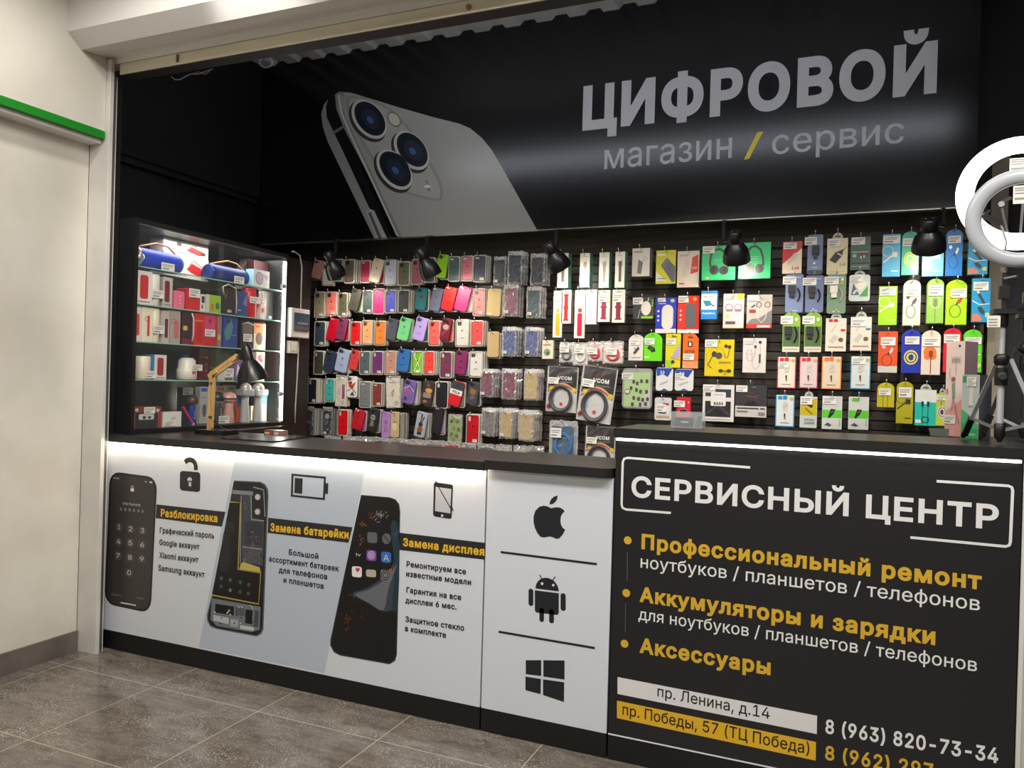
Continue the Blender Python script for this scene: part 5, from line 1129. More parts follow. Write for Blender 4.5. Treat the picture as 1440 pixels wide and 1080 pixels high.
for ri, row in enumerate(CASES):
    ycur = 0
    for ci, (kind, x0, y0, x1, y1, tilt, col, word, ex, nb, bcol) in enumerate(row):
        seed += 1
        where = '%s from left in the %s row' % (ORD[ci], ROWN[ri])
        yf = YF if kind != 'b' else YF - 0.004
        nm = {'b': 'phone_case', 'x': 'boxed_phone_case', 'g': 'bagged_book_case', 'p': 'phone_case_pack'}[kind]
        state = {'b': ' tilted' if abs(tilt) > 5 else '', 'x': '', 'g': '', 'p': ''}[kind]
        r, w, h, c = hang(nm, (x0, y0, x1, y1), yf, tilt)
        tag(r, '%s %s%s, %s' % (word, KIND[kind], state, where), 'phone case', 'phone cases on the slat wall')
        if kind == 'b':
            case_shell(w, h, col, 0.011, ex.get('art', ()), ex.get('logo', True), ex.get('cam', 'sq')).build('shell', r)
            if ex.get('stk'): price_tag(r, w, h, (.1, .05, .4, .12), 0.004, 'price_sticker')
        elif kind == 'x':
            boxed(r, w, h, col, ex.get('st', 1), ex.get('art', ()), ex.get('cam', 'sq'))
        elif kind == 'g':
            mb = MB(); mb.prism(rrect(-w / 2, -h / 2, w / 2, h / 2, w * .07, 3), 0, 0.014, M(col, 0.35), M((120, 112, 104), 0.4), bev=0.002); mb.build('book_case', r)
            crumple_bag(r, w, h, 0.016, seed, FILM, 0.012)
            if ex.get('st'): price_tag(r, w, h, (.10, .06, .42, .17), 0.016, 'price_sticker')
        else:
            pack(r, w, h, 0.015, 'box', col, tuple(min(255, int(v * .9) + 10) for v in col), ex.get('art', ()))
            crumple_bag(r, w * .96, h * .98, 0.016, seed, CLEAR, 0.004)
        top = c.z + h / 2 * math.cos(math.radians(tilt)) - (0.012 if kind == 'b' else 0.010)
        hx = c.x + (h / 2 * math.sin(math.radians(tilt)) if kind == 'b' else 0)
        hook(hx, top, yf - 0.012, 'chrome hook of the %s case, %s' % (word.split(',')[0], where))
        # what hangs behind on the same hook
        step = 0.030 if kind == 'g' else 0.0245 if kind == 'p' else 0.0215
        prev = None
        for k in range(nb):
            y = yf + (0.028 if kind in 'gp' else 0.0225) + step * k
            sz = 1.0 if kind != 'b' else 1.0
            lab = 'case %s behind the %s one, %s' % (('right', 'second', 'third', 'fourth', 'fifth')[k], word.split(',')[0], where)
            if prev is None:
                tmp = MB()
                q = empty('bagged_book_case' if kind == 'g' else 'boxed_phone_case', (c.x + (0.004 if kind != 'b' else h * .5 * math.sin(math.radians(tilt)) * .45 + 0.005), y, c.z - (0 if kind != 'b' else 0.008)))
                c2 = bcol or tuple(max(0, min(255, int(v * 0.9 + 8))) for v in col)
                if kind == 'g':
                    tmp.prism(rrect(-w / 2, -h / 2, w / 2, h / 2, w * .07, 3), 0, 0.013, M(c2, 0.35), M((120, 112, 104), 0.4)); tmp.build('book_case', q)
                    crumple_bag(q, w * 1.02, h, 0.013, seed + 500, FILMD, 0.010)
                elif kind == 'p':
                    pack(q, w, h, 0.014, 'box', c2)
                else:
                    boxed(q, w, h, c2, False)
                prev = q
            else:
                q = copy_tree(prev); q.location = (prev.location.x + 0.003 * ((k % 2) * 2 - 1), y, prev.location.z + 0.003 * (k % 3 - 1))
            tag(q, lab, 'phone case', 'phone cases on the slat wall')

# crumpled tops of a lower row of bagged cases, just above the worktop
LOW = [(457, 612, 478), (482, 612, 500), (502, 613, 522), (524, 614, 546), (548, 615, 572), (574, 617, 596), (598, 618, 622), (624, 620, 646), (649, 622, 668), (672, 623, 694), (697, 624, 718), (722, 625, 741), (743, 626, 763)]
LC = [(120, 118, 110), (214, 206, 186), (196, 190, 178), (70, 70, 72), (150, 90, 96), (220, 170, 170), (130, 128, 124), (176, 40, 46), (120, 118, 116), (110, 108, 104), (190, 186, 178), (186, 180, 170), (150, 140, 126)]
for i, (x0, y0, x1) in enumerate(LOW):
    r, w, h, c = hang('bagged_phone_case', (x0, y0 + 4, x1, y0 + 38), YF - 0.01)
    tag(r, 'bagged phone case showing only its crumpled top above the worktop, %s from left' % ORD[i], 'phone case', 'phone cases on the slat wall')
    MB().prism(rrect(-w * .4, -h / 2, w * .4, h * .42, w * .1, 3), 0, 0.012, M(LC[i], 0.35)).build('case', r)
    crumple_bag(r, w * .95, h, 0.014, 900 + i, FILMD, 0.004)
    hook(c.x, c.z + h / 2 - 0.004, YF - 0.02, 'chrome hook of the %s crumpled bag just above the worktop' % ORD[i])
# ================================================================== PACKS ON THE RIGHT PART OF THE SLAT WALL
def brief(label):
    return label if len(label.split()) <= 12 else label.split(', ')[0]


def hp(name, label, cat, group, box, shape, d, col, side=None, art=(), tags=(), nb=0, tilt=0, yf=YF, sub=None, hk=True, bcol=None, toff=0.008):
    r, w, h, c = hang(name, box, yf, tilt)
    tag(r, label, cat, group)
    pack(r, w, h, d, shape, col, side, art, tags)
    if hk: hook(c.x + math.sin(math.radians(tilt)) * h / 2, c.z + h / 2 - toff, yf - 0.01, 'chrome hook of the %s' % brief(label))
    for k in range(nb):
        q = empty(name, (c.x + 0.002 * (k % 2), yf + (d + 0.003) * (k + 1), c.z - 0.002 * (k % 2)), (0, math.radians(tilt), 0))
        tag(q, 'pack %s behind the %s' % (('right', 'second', 'third')[k], brief(label)), cat, group)
        pack(q, w, h, d, shape, bcol or col, side)
    return r, w, h, c


G1 = 'selfie stick boxes'; G2 = 'watch strap boxes'; G3 = 'power bank boxes'; G4 = 'headphone and earphone boxes'; G5 = 'charger packs'; G6 = 'cable packs'; G7 = 'small adapter packs'; G8 = 'car charger boxes'
CR = (236, 230, 210); GRN = (120, 176, 150)
# slim white boxes with a grey stick on the front and green backing
for i, (b, lab, c) in enumerate((((784, 356, 799, 404.5), 'slim white stick box half behind the clip lamp', (120, 116, 112)), ((815.5, 356, 829, 404), 'slim white stick box with a pale grey stick, second of four', (150, 146, 136)), ((842.5, 355, 856.5, 404.5), 'slim white stick box with a cream stick, third of four', (170, 164, 150)), ((865, 354, 878.5, 404.5), 'slim white stick box with a dark grey stick, rightmost of four', (104, 98, 100)))):
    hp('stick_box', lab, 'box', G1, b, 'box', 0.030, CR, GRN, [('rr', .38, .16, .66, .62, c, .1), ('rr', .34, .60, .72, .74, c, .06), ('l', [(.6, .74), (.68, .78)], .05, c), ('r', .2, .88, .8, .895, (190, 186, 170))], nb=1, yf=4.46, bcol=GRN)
# watch straps
def strap(c, long_): return [('rr', .28, .04 if long_ else .08, .74, .52, c, .14), ('rr', .34, .54, .70, .62 if long_ else .86, c, .05), ('r', .25, .93, .75, .945, (176, 170, 156))] if long_ else [('r', .3, .10, .68, .86, c), ('r', .22, .08, .76, .13, c), ('r', .24, .83, .74, .88, c), ('e', .49, .47, .28, .06, c), ('r', .2, .93, .8, .945, (176, 170, 156))]
for b, lab, c, lg, tg, dd in (((778, 409, 790.5, 474.5), 'long white strap box with yellow watch strap', (222, 176, 40), 1, (0, .78, .8, .88), .012), ((789.5, 408, 803, 455), 'white strap box with bright red watch strap', (214, 40, 46), 0, None, .05), ((808, 408, 822.5, 475.5), 'long white strap box with crimson watch strap', (198, 34, 62), 1, (.0, .66, .9, .78), .012),
                          ((824, 407.5, 839, 456), 'white strap box with lilac watch strap', (196, 190, 220), 0, None, .06), ((841, 408, 857.5, 452.5), 'white strap box with plum watch strap, beside the lilac one', (150, 50, 76), 0, (.02, .62, .85, .88), .03), ((861, 407.5, 878.5, 453.5), 'white strap box with dark wine watch strap, rightmost of the straps', (136, 40, 64), 0, (.02, .62, .8, .88), .02)):
    hp('watch_strap_box', lab, 'box', G2, b, 'box', dd, CR, (214, 206, 184), strap(c, lg), (tg,) if tg else (), yf=4.45)
# power banks and charging pads
hp('power_bank_box', 'white power bank box with a tilted grey power bank', 'box', G3, (889, 349, 913.5, 388.5), 'box', .04, (226, 218, 200), (206, 198, 178), [('p', [(.3, .12), (.52, .06), (.62, .5), (.36, .6)], (110, 108, 108)), ('o', .72, .62, .1, .07, .02, (140, 136, 128)), ('r', .1, .84, .6, .9, (170, 164, 150))], nb=1)
hp('power_bank_box', 'yellow power bank box with a slanted grey power bank', 'box', G3, (922.5, 352, 950, 399), 'box', .03, (212, 204, 40), (150, 150, 30), [('p', [(0, .08), (0, .38), (.3, .2), (.55, .08)], (226, 222, 206)), ('p', [(.25, .55), (.55, .78), (.98, .5), (.98, .08), (.85, .03)], (100, 96, 104)), ('p', [(.3, .56), (.56, .75), (.66, .66), (.42, .46)], (120, 116, 122)), ('e', .8, .9, .08, .04, (230, 160, 90)), ('r', .06, .84, .5, .89, (232, 230, 220)), ('r', .1, .15, .5, .17, (90, 90, 40))], nb=1)
hp('power_bank_box', 'cream power bank box with a red slanted panel', 'box', G3, (952.5, 353, 983, 404), 'box', .025, (226, 206, 184), (176, 168, 154), [('p', [(.6, .36), (.68, .82), (.95, .9), (.96, .42)], (214, 60, 36)), ('p', [(.2, .3), (.35, .8), (.58, .7), (.5, .28)], (214, 196, 176)), ('r', .1, .08, .34, .12, (206, 70, 50)), ('t', '10000', .68, .5, .9, .06, (240, 200, 180), .02), ('r', .1, .86, .5, .9, (190, 180, 164))], nb=1)
hp('charger_box', 'dark charging pad box with a white round pad', 'box', G3, (890.5, 418.5, 919.5, 448.5), 'box', .012, (66, 68, 68), (40, 40, 40), [('e', .62, .50, .24, .33, (226, 216, 198)), ('l', [(.7, .82), (.74, .99)], .04, (210, 206, 196)), ('l', [(.34, .45), (.24, .02)], .03, (180, 178, 170)), ('r', .4, .02, .96, .13, (136, 196, 40)), ('e', .92, .86, .04, .04, (150, 200, 40)), ('e', .92, .74, .04, .04, (150, 200, 40)), ('e', .92, .62, .04, .04, (150, 200, 40))], ((-.02, .68, .48, 1.0),))
hp('speaker_box', 'blue box with a white oval speaker', 'box', G4, (922, 418.5, 951, 468.5), 'box', .02, (44, 58, 178), (30, 40, 120), [('r', 0, 0, 1, .12, (222, 216, 206)), ('rr', .3, .1, .85, .8, (222, 214, 200), .27), ('e', .8, .91, .1, .05, (196, 190, 150)), ('e', .13, .62, .05, .03, (220, 220, 230)), ('e', .13, .48, .05, .03, (220, 220, 230)), ('e', .13, .36, .05, .03, (220, 220, 230)), ('r', .12, .82, .5, .84, (200, 204, 230))], ((.1, .88, .48, .99),))
hp('speaker_box', 'red box with a dark grey oval speaker', 'box', G4, (953, 416, 983, 468.5), 'box', .02, (222, 46, 24), (150, 30, 20), [('r', 0, 0, 1, .1, (226, 216, 204)), ('rr', .36, .12, .84, .8, (92, 90, 90), .22), ('e', .8, .91, .1, .05, (220, 150, 60)), ('e', .14, .6, .05, .03, (240, 200, 190)), ('e', .14, .48, .05, .03, (240, 200, 190)), ('e', .14, .36, .05, .03, (240, 200, 190))], ((.02, .82, .5, 1.0),))
hp('adapter_box', 'white and blue box of tiny adapters', 'box', G7, (986, 409, 1008, 449), 'box', .05, (40, 130, 200), (60, 140, 206), [('r', 0.0, .34, 1, .90, (226, 224, 214)), ('p', [(.1, .66), (.55, .66), (.72, .5), (.3, .45)], (40, 130, 140)), ('l', [(.7, .5), (.85, .46)], .08, (60, 60, 70)), ('t', 'TutuBox', .08, .18, .9, .06, (226, 236, 244), .03), ('r', .15, .78, .8, .81, (160, 156, 150))], nb=0, yf=4.46)
# headphones
GH = (46, 196, 116)
for b, lab, fl_, tg in (((987, 345.5, 1034, 394), 'green box with black over-ear headphones, under the clip lamp on its left', 0, (.03, .78, .38, .99)), ((1038.5, 341, 1083.5, 392), 'green box with black over-ear headphones, right of the clip lamp', 1, None)):
    a = [('r', .0, .0, 1, .02, (30, 140, 80))]
    hb_ = [(.28, .32), (.24, .52), (.27, .74), (.38, .88), (.54, .90), (.68, .80), (.76, .60), (.78, .36)]
    a += [('l', hb_, .065, (64, 60, 60)), ('e', .37, .30, .14, .14, (70, 66, 66)), ('e', .66, .28, .14, .13, (70, 66, 66)), ('e', .34, .30, .07, .10, (44, 42, 42)), ('e', .70, .28, .07, .10, (44, 42, 42)), ('e', .18, .07, .05, .04, (210, 180, 60)), ('r', .36, .6, .62, .615, (150, 220, 180)), ('r', .36, .55, .6, .565, (150, 220, 180))]
    hp('headphone_box', lab, 'box', G4, b, 'box', .055, GH, (24, 112, 66), a, (tg,) if tg else (), yf=4.46)
hp('earphone_box', 'pale pink box with two ear-hook earphones', 'box', G4, (1017, 413, 1046, 461.5), 'box', .02, (226, 196, 196), (180, 150, 140), [('r', 0, 0, 1, .03, (216, 200, 50)), ('p', [(.62, 1), (.98, 1), (.98, .84), (.72, .8)], (226, 206, 40)), ('o', .28, .6, .17, .10, .03, (190, 60, 90)), ('o', .72, .6, .17, .10, .03, (190, 60, 90)), ('r', .14, .49, .46, .55, (150, 110, 120)), ('r', .56, .49, .88, .55, (150, 110, 120)), ('e', .2, .36, .12, .04, (226, 206, 60)), ('r', .12, .12, .6, .2, (90, 70, 70)), ('r', .08, .84, .5, .94, (206, 180, 176))])
hp('earphone_box', 'grey and red box with wireless neckband earphones', 'box', G4, (1050, 414.5, 1085.5, 461.5), 'box', .012, (188, 176, 164), (120, 60, 50), [('r', 0, 0, 1, .12, (206, 40, 36)), ('p', [(0, .12), (1, .12), (1, .55), (.5, .3), (.2, .28)], (120, 116, 112)), ('o', .48, .7, .09, .08, .03, (60, 56, 56)), ('o', .82, .7, .1, .08, .03, (60, 56, 56)), ('l', [(.46, .63), (.42, .3), (.6, .16), (.76, .32), (.8, .62)], .02, (226, 220, 210)), ('r', .1, .46, .36, .56, (150, 50, 44)), ('l', [(.18, .62), (.34, .7)], .05, (50, 48, 48)), ('r', .42, .02, .94, .09, (230, 190, 180))], ((.02, .82, .5, .98),))
# small bags and cards
hp('cable_card', 'stack of small cream cards with a round cable picture', 'pack', G7, (762.5, 478.5, 778, 504.5), 'box', .03, (226, 216, 194), (206, 196, 174), [('e', .45, .35, .3, .2, (150, 150, 110)), ('e', .5, .3, .15, .1, (60, 110, 90)), ('r', .1, .72, .8, .78, (180, 120, 100))], yf=4.46)


def bag_item(name, label, cat, group, box, seed, col, ringc, tg, nb=0, yf=4.46, flat=False):
    r, w, h, c = hang(name, box, yf); tag(r, label, cat, group)
    MB().prism(rrect(-w * .46, -h * .47, w * .46, h * .46, w * .05, 2), .004, .008, M(col, .4)).build('backing_card', r)
    if ringc:
        t = MB(); t.tube([(w * .30 * math.cos(a), -0.001 + 0.004 * math.sin(3 * a), -h * .08 + h * .30 * math.sin(a)) for a in [i * math.pi / 10 for i in range(20)]], .005, M(ringc, .4), 7, True)
        t.tube([(w * .26 * math.cos(a), -0.006, -h * .08 + h * .26 * math.sin(a)) for a in [i * math.pi / 10 for i in range(20)]], .004, M(ringc, .4), 7, True); t.build('coiled_cable', r)
    crumple_bag(r, w * .9, h * .92, .012, seed, FILM, .004)
    if tg: price_tag(r, w, h, tg, .014)
    hook(c.x, c.z + h / 2 - .006, yf - .012, 'chrome hook of the %s' % brief(label))
    return r


bag_item('cable_bag', 'small clear bag with a grey cable', 'pack', G7, (787, 482, 807, 509.5), 41, (196, 192, 186), (110, 110, 112), (.05, .5, .7, .85))
bag_item('earphone_bag', 'small clear bag with white wired earphones', 'pack', G7, (806.5, 483, 826.5, 513.5), 42, (214, 208, 200), (232, 228, 222), (.1, .55, .8, .85))
bag_item('cable_bag', 'small clear bag with a red cable, left of a pair', 'pack', G7, (827, 481, 847, 507.5), 43, (214, 196, 190), (224, 60, 60), (.02, .35, .7, .7))
bag_item('cable_bag', 'small clear bag with a red cable, right of a pair', 'pack', G7, (848, 481, 876, 511), 44, (220, 206, 200), (224, 66, 66), (.2, .4, .72, .72))
hp('adapter_pack', 'white arched adapter pack with a black plug', 'pack', G7, (884, 470.5, 905.5, 507), 'arch', .008, (222, 214, 202), None, [('p', [(.3, .3), (.62, .55), (.72, .45), (.4, .22)], (60, 56, 58)), ('l', [(.36, .5), (.55, .3)], .06, (90, 86, 86)), ('r', .2, .1, .8, .13, (150, 146, 140))], ((.08, .6, .72, .82),))
hp('adapter_pack', 'bright green arched adapter pack with a black plug', 'pack', G7, (904.5, 468, 931, 507.5), 'arch', .008, (112, 216, 20), None, [('p', [(.2, .45), (.34, .56), (.62, .46), (.66, .34), (.5, .3)], (30, 34, 26)), ('e', .42, .43, .12, .06, (70, 74, 60)), ('r', .1, .1, .34, .16, (210, 240, 190))], ((.08, .58, .6, .8),), nb=1)
hp('adapter_pack', 'yellow card with a lilac slanted cable adapter', 'pack', G7, (936, 469.5, 957, 517), 'box', .006, (216, 204, 40), None, [('p', [(.4, .3), (.95, .75), (.95, .28)], (176, 160, 200)), ('l', [(.35, .3), (.95, .22)], .03, (70, 66, 80)), ('p', [(.3, .18), (.5, .24), (.66, .16), (.44, .1)], (50, 48, 40)), ('r', .02, .02, .4, .22, (160, 200, 50)), ('t', 'hoco', .4, .9, .75, .05, (60, 56, 20), .03)], ((.06, .68, .66, .86),))
hp('adapter_pack', 'orange chamfered adapter pack lettered OTG', 'pack', G7, (960, 469.5, 982, 518), 'chamfer', .008, (236, 104, 30), None, [('r', 0, 0, 1, .2, (236, 150, 96)), ('rr', .32, .62, .62, .78, (60, 40, 40), .05), ('rr', .4, .65, .54, .75, (226, 222, 216), .03), ('t', 'OTG', .16, .45, .76, .075, (70, 26, 20), .02), ('t', 'hoco', .32, .88, .66, .05, (90, 30, 20), .03)], ((.06, .24, .74, .42),))


# bags of cable with a printed red arc
def vcom(name, label, box, tilt, seed, yf, text='VCOM', tg=(.08, .62, .42, .76)):
    r, w, h, c = hang(name, box, yf, tilt); tag(r, label, 'pack', G6)
    mb = MB(); mb.prism(rrect(-w / 2, -h / 2, w / 2, h / 2, .004, 2), .010, .014, M((206, 204, 200), .35))
    a = [('r', .04, .58, .97, .995, (34, 31, 31)), ('p', [(.30, .80), (.5, .93), (.8, .97), (.7, .86), (.5, .80)], (70, 40, 44)), ('p', [(.1, .85), (.3, .95), (.25, .8)], (54, 50, 50))]
    arc = [(.04 + .92 * i / 12, .46 + .16 * math.sin(math.pi * i / 12)) for i in range(13)]
    a += [('p', [(.04, .60)] + [(u, v) for u, v in arc] + [(.97, .60)], (34, 31, 31)), ('l', [(u, v + .012) for u, v in arc], .05, (206, 170, 110)), ('l', [(u, v - .02) for u, v in arc], .035, (196, 44, 36)),
          ('e', .16, .53, .07, .05, (222, 190, 40)), ('e', .9, .50, .07, .05, (222, 190, 40)), ('t', text, .34, .72, .80, .07, (232, 228, 226), .03), ('r', .36, .665, .84, .675, (150, 146, 144)), ('rr', .08, .24, .28, .40, (150, 170, 196), .03), ('e', .5, .18, .05, .035, (206, 44, 36))]
    p = MB(); tmp = MB(); art_mesh(p, a, w, h)
    for i, v in enumerate(p.v): p.v[i] = (v[0], v[1] + .010, v[2])
    mb.build('backing_card', r); p.build('printed_artwork', r)
    t = MB(); rnd = random.Random(seed)
    for k in range(4):
        rr = .30 + .02 * k
        t.tube([(w * rr * math.cos(q), -.002 - .003 * k + rnd.uniform(-.001, .001), -h * .20 + h * (.24 + .012 * k) * math.sin(q)) for q in [i * math.pi / 14 for i in range(28)]], .0065, M((72, 70, 72), .5), 7, True)
    t.build('coiled_cable', r)
    e = MB(); s1 = -h * .20
    e.bar((-w * .36, -.004, s1 - h * .14), (-w * .42, -.004, s1 - h * .21), .016, .01, M((150, 40, 36), .4)); e.build('plug', r)
    crumple_bag(r, w * .88, h * .92, .016, seed, FILMC, .0)
    price_tag(r, w, h, tg, .016)
    hook(c.x + math.sin(math.radians(tilt)) * h / 2, c.z + h / 2 - .008, yf - .02, 'chrome hook of the %s' % brief(label))


vcom('cable_bag', 'bagged grey cable with a red arc, left of two large ones', (768, 516, 811, 579.5), 2, 71, 4.47)
vcom('cable_bag', 'bagged grey cable with a red arc, tilted large one on the right', (814, 516, 863, 594), 7, 72, 4.45)
vcom('cable_bag', 'bagged cable with a red arc, half hidden by the tall counter', (822, 600, 864, 664), 1, 73, 4.47)
bag_item('network_cable_bag', 'clear bag with a coiled blue network cable', 'pack', G6, (773, 594, 811, 648), 74, (70, 96, 124), (56, 120, 180), (.05, .6, .45, .85))
r, w, h, c = hp('adapter_set', 'clear case of many small black adapters on a green card', 'pack', G7, (875, 518, 917, 574.5), 'round', .012, (150, 150, 146), None, [('r', .06, .04, .94, .90, (178, 206, 140)), ('p', [(.5, .04), (.94, .04), (.94, .6)], (206, 206, 196))] + [('rr', u - .045, v - .04, u + .045, v + .05, (44, 46, 46), .02) for u, v in ((.38, .66), (.5, .62), (.64, .68), (.82, .68), (.3, .5), (.48, .46), (.62, .42), (.82, .42), (.4, .26), (.56, .24), (.7, .22), (.86, .24), (.36, .1), (.62, .1), (.8, .12))] + [('e', .18, .42, .07, .05, (220, 216, 206)), ('o', .18, .42, .08, .06, .02, (60, 60, 60))], ((-.02, .72, .36, .88),))
MB().prism(rrect(-w * .47, -h * .47, w * .47, h * .44, w * .1, 3), -.016, -.008, FILMC, bev=.004).build('clear_lid', r)
for b, lab, tg in (((922.5, 517, 946, 549.5), 'white and blue pack with a flat grey plug', None), ((949, 519, 975, 549.5), 'white and blue pack with a small white plug, behind a sticker', (.02, .55, .5, .8))):
    hp('cable_pack', lab, 'pack', G7, b, 'round', .01, (222, 220, 214), None, [('p', [(0, .98), (.98, .98), (.7, .6), (.4, .72), (.05, .62)], (40, 70, 170)), ('p', [(.2, .3), (.7, .45), (.74, .38), (.25, .22)], (186, 182, 174)), ('p', [(.3, 0.01), (.5, .1), (.75, 0.01)], (40, 70, 170)), ('t', '10', .25, .74, .5, .12, (220, 226, 240), .03)], (tg,) if tg else ())
hp('memory_card_pack', 'small white and red card pack under the blue ones', 'pack', G7, (920.5, 559, 944, 591), 'round', .008, (206, 204, 206), None, [('p', [(.1, .7), (.9, .78), (.86, .3), (.1, .3)], (226, 222, 218)), ('r', .5, .66, .86, .76, (186, 50, 46)), ('r', .24, .3, .7, .42, (70, 66, 70)), ('r', .1, .1, .9, .2, (190, 160, 110))], ((.1, .36, .68, .7),))
hp('memory_card_pack', 'small red card pack with a black oval picture', 'pack', G7, (951.5, 558.5, 971, 586.5), 'box', .006, (214, 30, 46), None, [('e', .5, .3, .32, .12, (60, 30, 34)), ('o', .5, .3, .3, .11, .03, (200, 150, 150)), ('p', [(.78, .78), (.9, .78), (.84, .68)], (240, 220, 220))], ((-.18, .5, .6, .82),))
# earphone boxes
hp('earphone_box', 'yellow box with black wired sports earphones', 'box', G4, (991, 477.5, 1032, 529), 'box', .02, (218, 190, 20), (150, 130, 20), [('l', [(.1, .3), (.05, .6), (.3, .78), (.6, .75), (.7, .55)], .012, (150, 120, 20)), ('e', .32, .60, .09, .08, (60, 56, 50)), ('e', .48, .56, .12, .09, (76, 72, 66)), ('l', [(.26, .54), (.12, .3), (.24, .22)], .03, (60, 56, 44)), ('e', .72, .82, .06, .05, (50, 48, 44)), ('e', .84, .80, .06, .05, (50, 48, 44)), ('l', [(.86, .78), (.78, .5), (.7, .52), (.68, .62)], .02, (70, 64, 40)), ('t', 'SPORTS', .48, .35, .9, .045, (60, 50, 20), .01), ('e', .56, .15, .08, .045, (56, 52, 40)), ('e', .84, .15, .08, .045, (56, 52, 40)), ('l', [(.64, .15), (.78, .15)], .02, (56, 52, 40)), ('l', [(.68, .15), (.68, .02)], .012, (90, 80, 30)), ('l', [(.74, .15), (.74, .02)], .012, (90, 80, 30))], ((.0, .80, .42, .99),))
hp('earphone_box', 'white box with black wireless neckband earphones', 'box', G4, (1044.5, 475.5, 1077, 524), 'box', .03, (216, 206, 200), (180, 172, 166), [('l', [(.74, .86), (.76, .5), (.72, .2), (.56, .08), (.42, .2), (.4, .5), (.36, .66), (.22, .66), (.16, .5), (.24, .34), (.42, .34), (.52, .5), (.54, .72)], .014, (110, 104, 104)), ('e', .74, .88, .07, .045, (50, 46, 48)), ('e', .54, .75, .06, .045, (70, 64, 66)), ('rr', .7, .28, .78, .54, (76, 66, 70), .03), ('t', 'SPORT', .14, .52, .62, .05, (206, 194, 190), .0), ('r', .06, .82, .44, .94, (200, 190, 184))])
hp('headset_box', 'white headset box with dark windows lettered BASS', 'box', G4, (988, 541, 1032, 592.5), 'box', .05, (220, 214, 208), (120, 116, 112), [('r', .08, .12, .90, .55, (40, 40, 42)), ('r', .4, .66, .90, .88, (46, 58, 62)), ('r', .08, .68, .26, .78, (54, 54, 56)), ('l', [(.15, .2), (.5, .45), (.85, .18)], .06, (70, 70, 74)), ('l', [(.2, .42), (.6, .2)], .04, (24, 24, 26)), ('rr', .26, .42, .74, .80, (226, 220, 214), .04), ('t', 'BASS', .36, .45, .66, .07, (30, 28, 30), .035), ('r', .34, .72, .64, .735, (170, 120, 110)), ('r', .08, .05, .9, .06, (110, 106, 102))], ((.0, .84, .38, .98),), toff=-.002)
hp('headset_box', 'dark grey box with a black headset picture', 'box', G4, (1034, 541.5, 1078, 586.5), 'box', .04, (54, 55, 58), (40, 40, 42), [('r', 0, 0, 1, .34, (196, 190, 184)), ('p', [(.25, .34), (.75, .34), (.6, .5), (.4, .5)], (34, 32, 34)), ('p', [(.3, .68), (.45, .76), (.78, .72), (.7, .6), (.4, .6)], (92, 60, 58)), ('l', [(.3, .72), (.6, .7), (.78, .74)], .03, (30, 28, 30)), ('r', .06, .25, .75, .29, (60, 56, 56)), ('r', .8, .25, .95, .29, (60, 56, 56)), ('r', .06, .15, .4, .19, (110, 104, 100)), ('r', .74, .06, .95, .16, (130, 124, 120)), ('r', .5, .92, .66, .95, (120, 120, 122))], ((.02, .78, .38, .98),), toff=-.002)
# chargers, four columns
BLU = (122, 134, 170); GG = (120, 146, 116)
hp('charger_box', 'red and cream charger box with a white plug', 'box', G5, (1100.5, 339.5, 1127.5, 384.5), 'box', .02, (236, 218, 190), (180, 60, 50), [('p', [(0, .3), (0, 1), (1, 1), (1, .78)], (216, 34, 32)), ('p', [(.2, .36), (.66, .66), (.82, .56), (.34, .26)], (214, 202, 184)), ('e', .84, .8, .1, .06, (150, 90, 30)), ('t', '2.4A', .48, .12, .88, .09, (206, 50, 36), .03)], ((.04, .76, .72, .96),))
r, w, h, c = hp('charger_pack', 'blue-grey charger blister with a square black plug, top row', 'pack', G5, (1135.5, 330, 1157, 385.5), 'round', .01, BLU, None, [('r', 0.02, .01, .98, .1, (54, 70, 66)), ('r', .3, .16, .7, .18, (200, 206, 222)), ('e', .46, .28, .08, .03, (220, 224, 234))], ((-.2, .74, .6, .94),))
MB().box((-w * .2, -.018, h * .0), (w * .26, -.002, h * .22), M((22, 22, 24), .4)).box((-w * .1, -.014, -h * .1), (w * .14, -.003, -h * .001), M((44, 44, 48), .4)).build('black_plug', r)
hp('charger_box', 'cream charger box with a black plug and round tab', 'box', G5, (1163, 327, 1192, 385.5), 'tab', .02, (224, 208, 168), (190, 174, 134), [('p', [(.12, .34), (.4, .52), (.8, .60), (.74, .44), (.42, .26)], (44, 38, 38)), ('l', [(.5, .5), (.72, .44)], .06, (220, 210, 180)), ('l', [(.8, .58), (.92, .64)], .03, (60, 54, 50)), ('t', '2.4A', .62, .2, .92, .07, (130, 160, 50), .03), ('r', .1, .05, .9, .06, (180, 164, 120))], ((.04, .66, .62, .84),), nb=1)
hp('charger_pack', 'dark green charger pack with glossy print', 'pack', G5, (1196, 333, 1224, 379.5), 'box', .02, (74, 96, 84), (70, 110, 84), [('r', .05, .18, .95, .22, (30, 36, 34)), ('r', .05, .52, .9, .56, (150, 160, 150)), ('r', .46, .42, .9, .52, (92, 60, 56)), ('e', .2, .43, .1, .05, (160, 190, 190)), ('r', .5, .34, .56, .42, (210, 214, 206)), ('r', .66, .36, .72, .44, (210, 214, 206)), ('r', .06, .1, .9, .12, (150, 160, 150))], ((.04, .76, .72, .98),), nb=1)
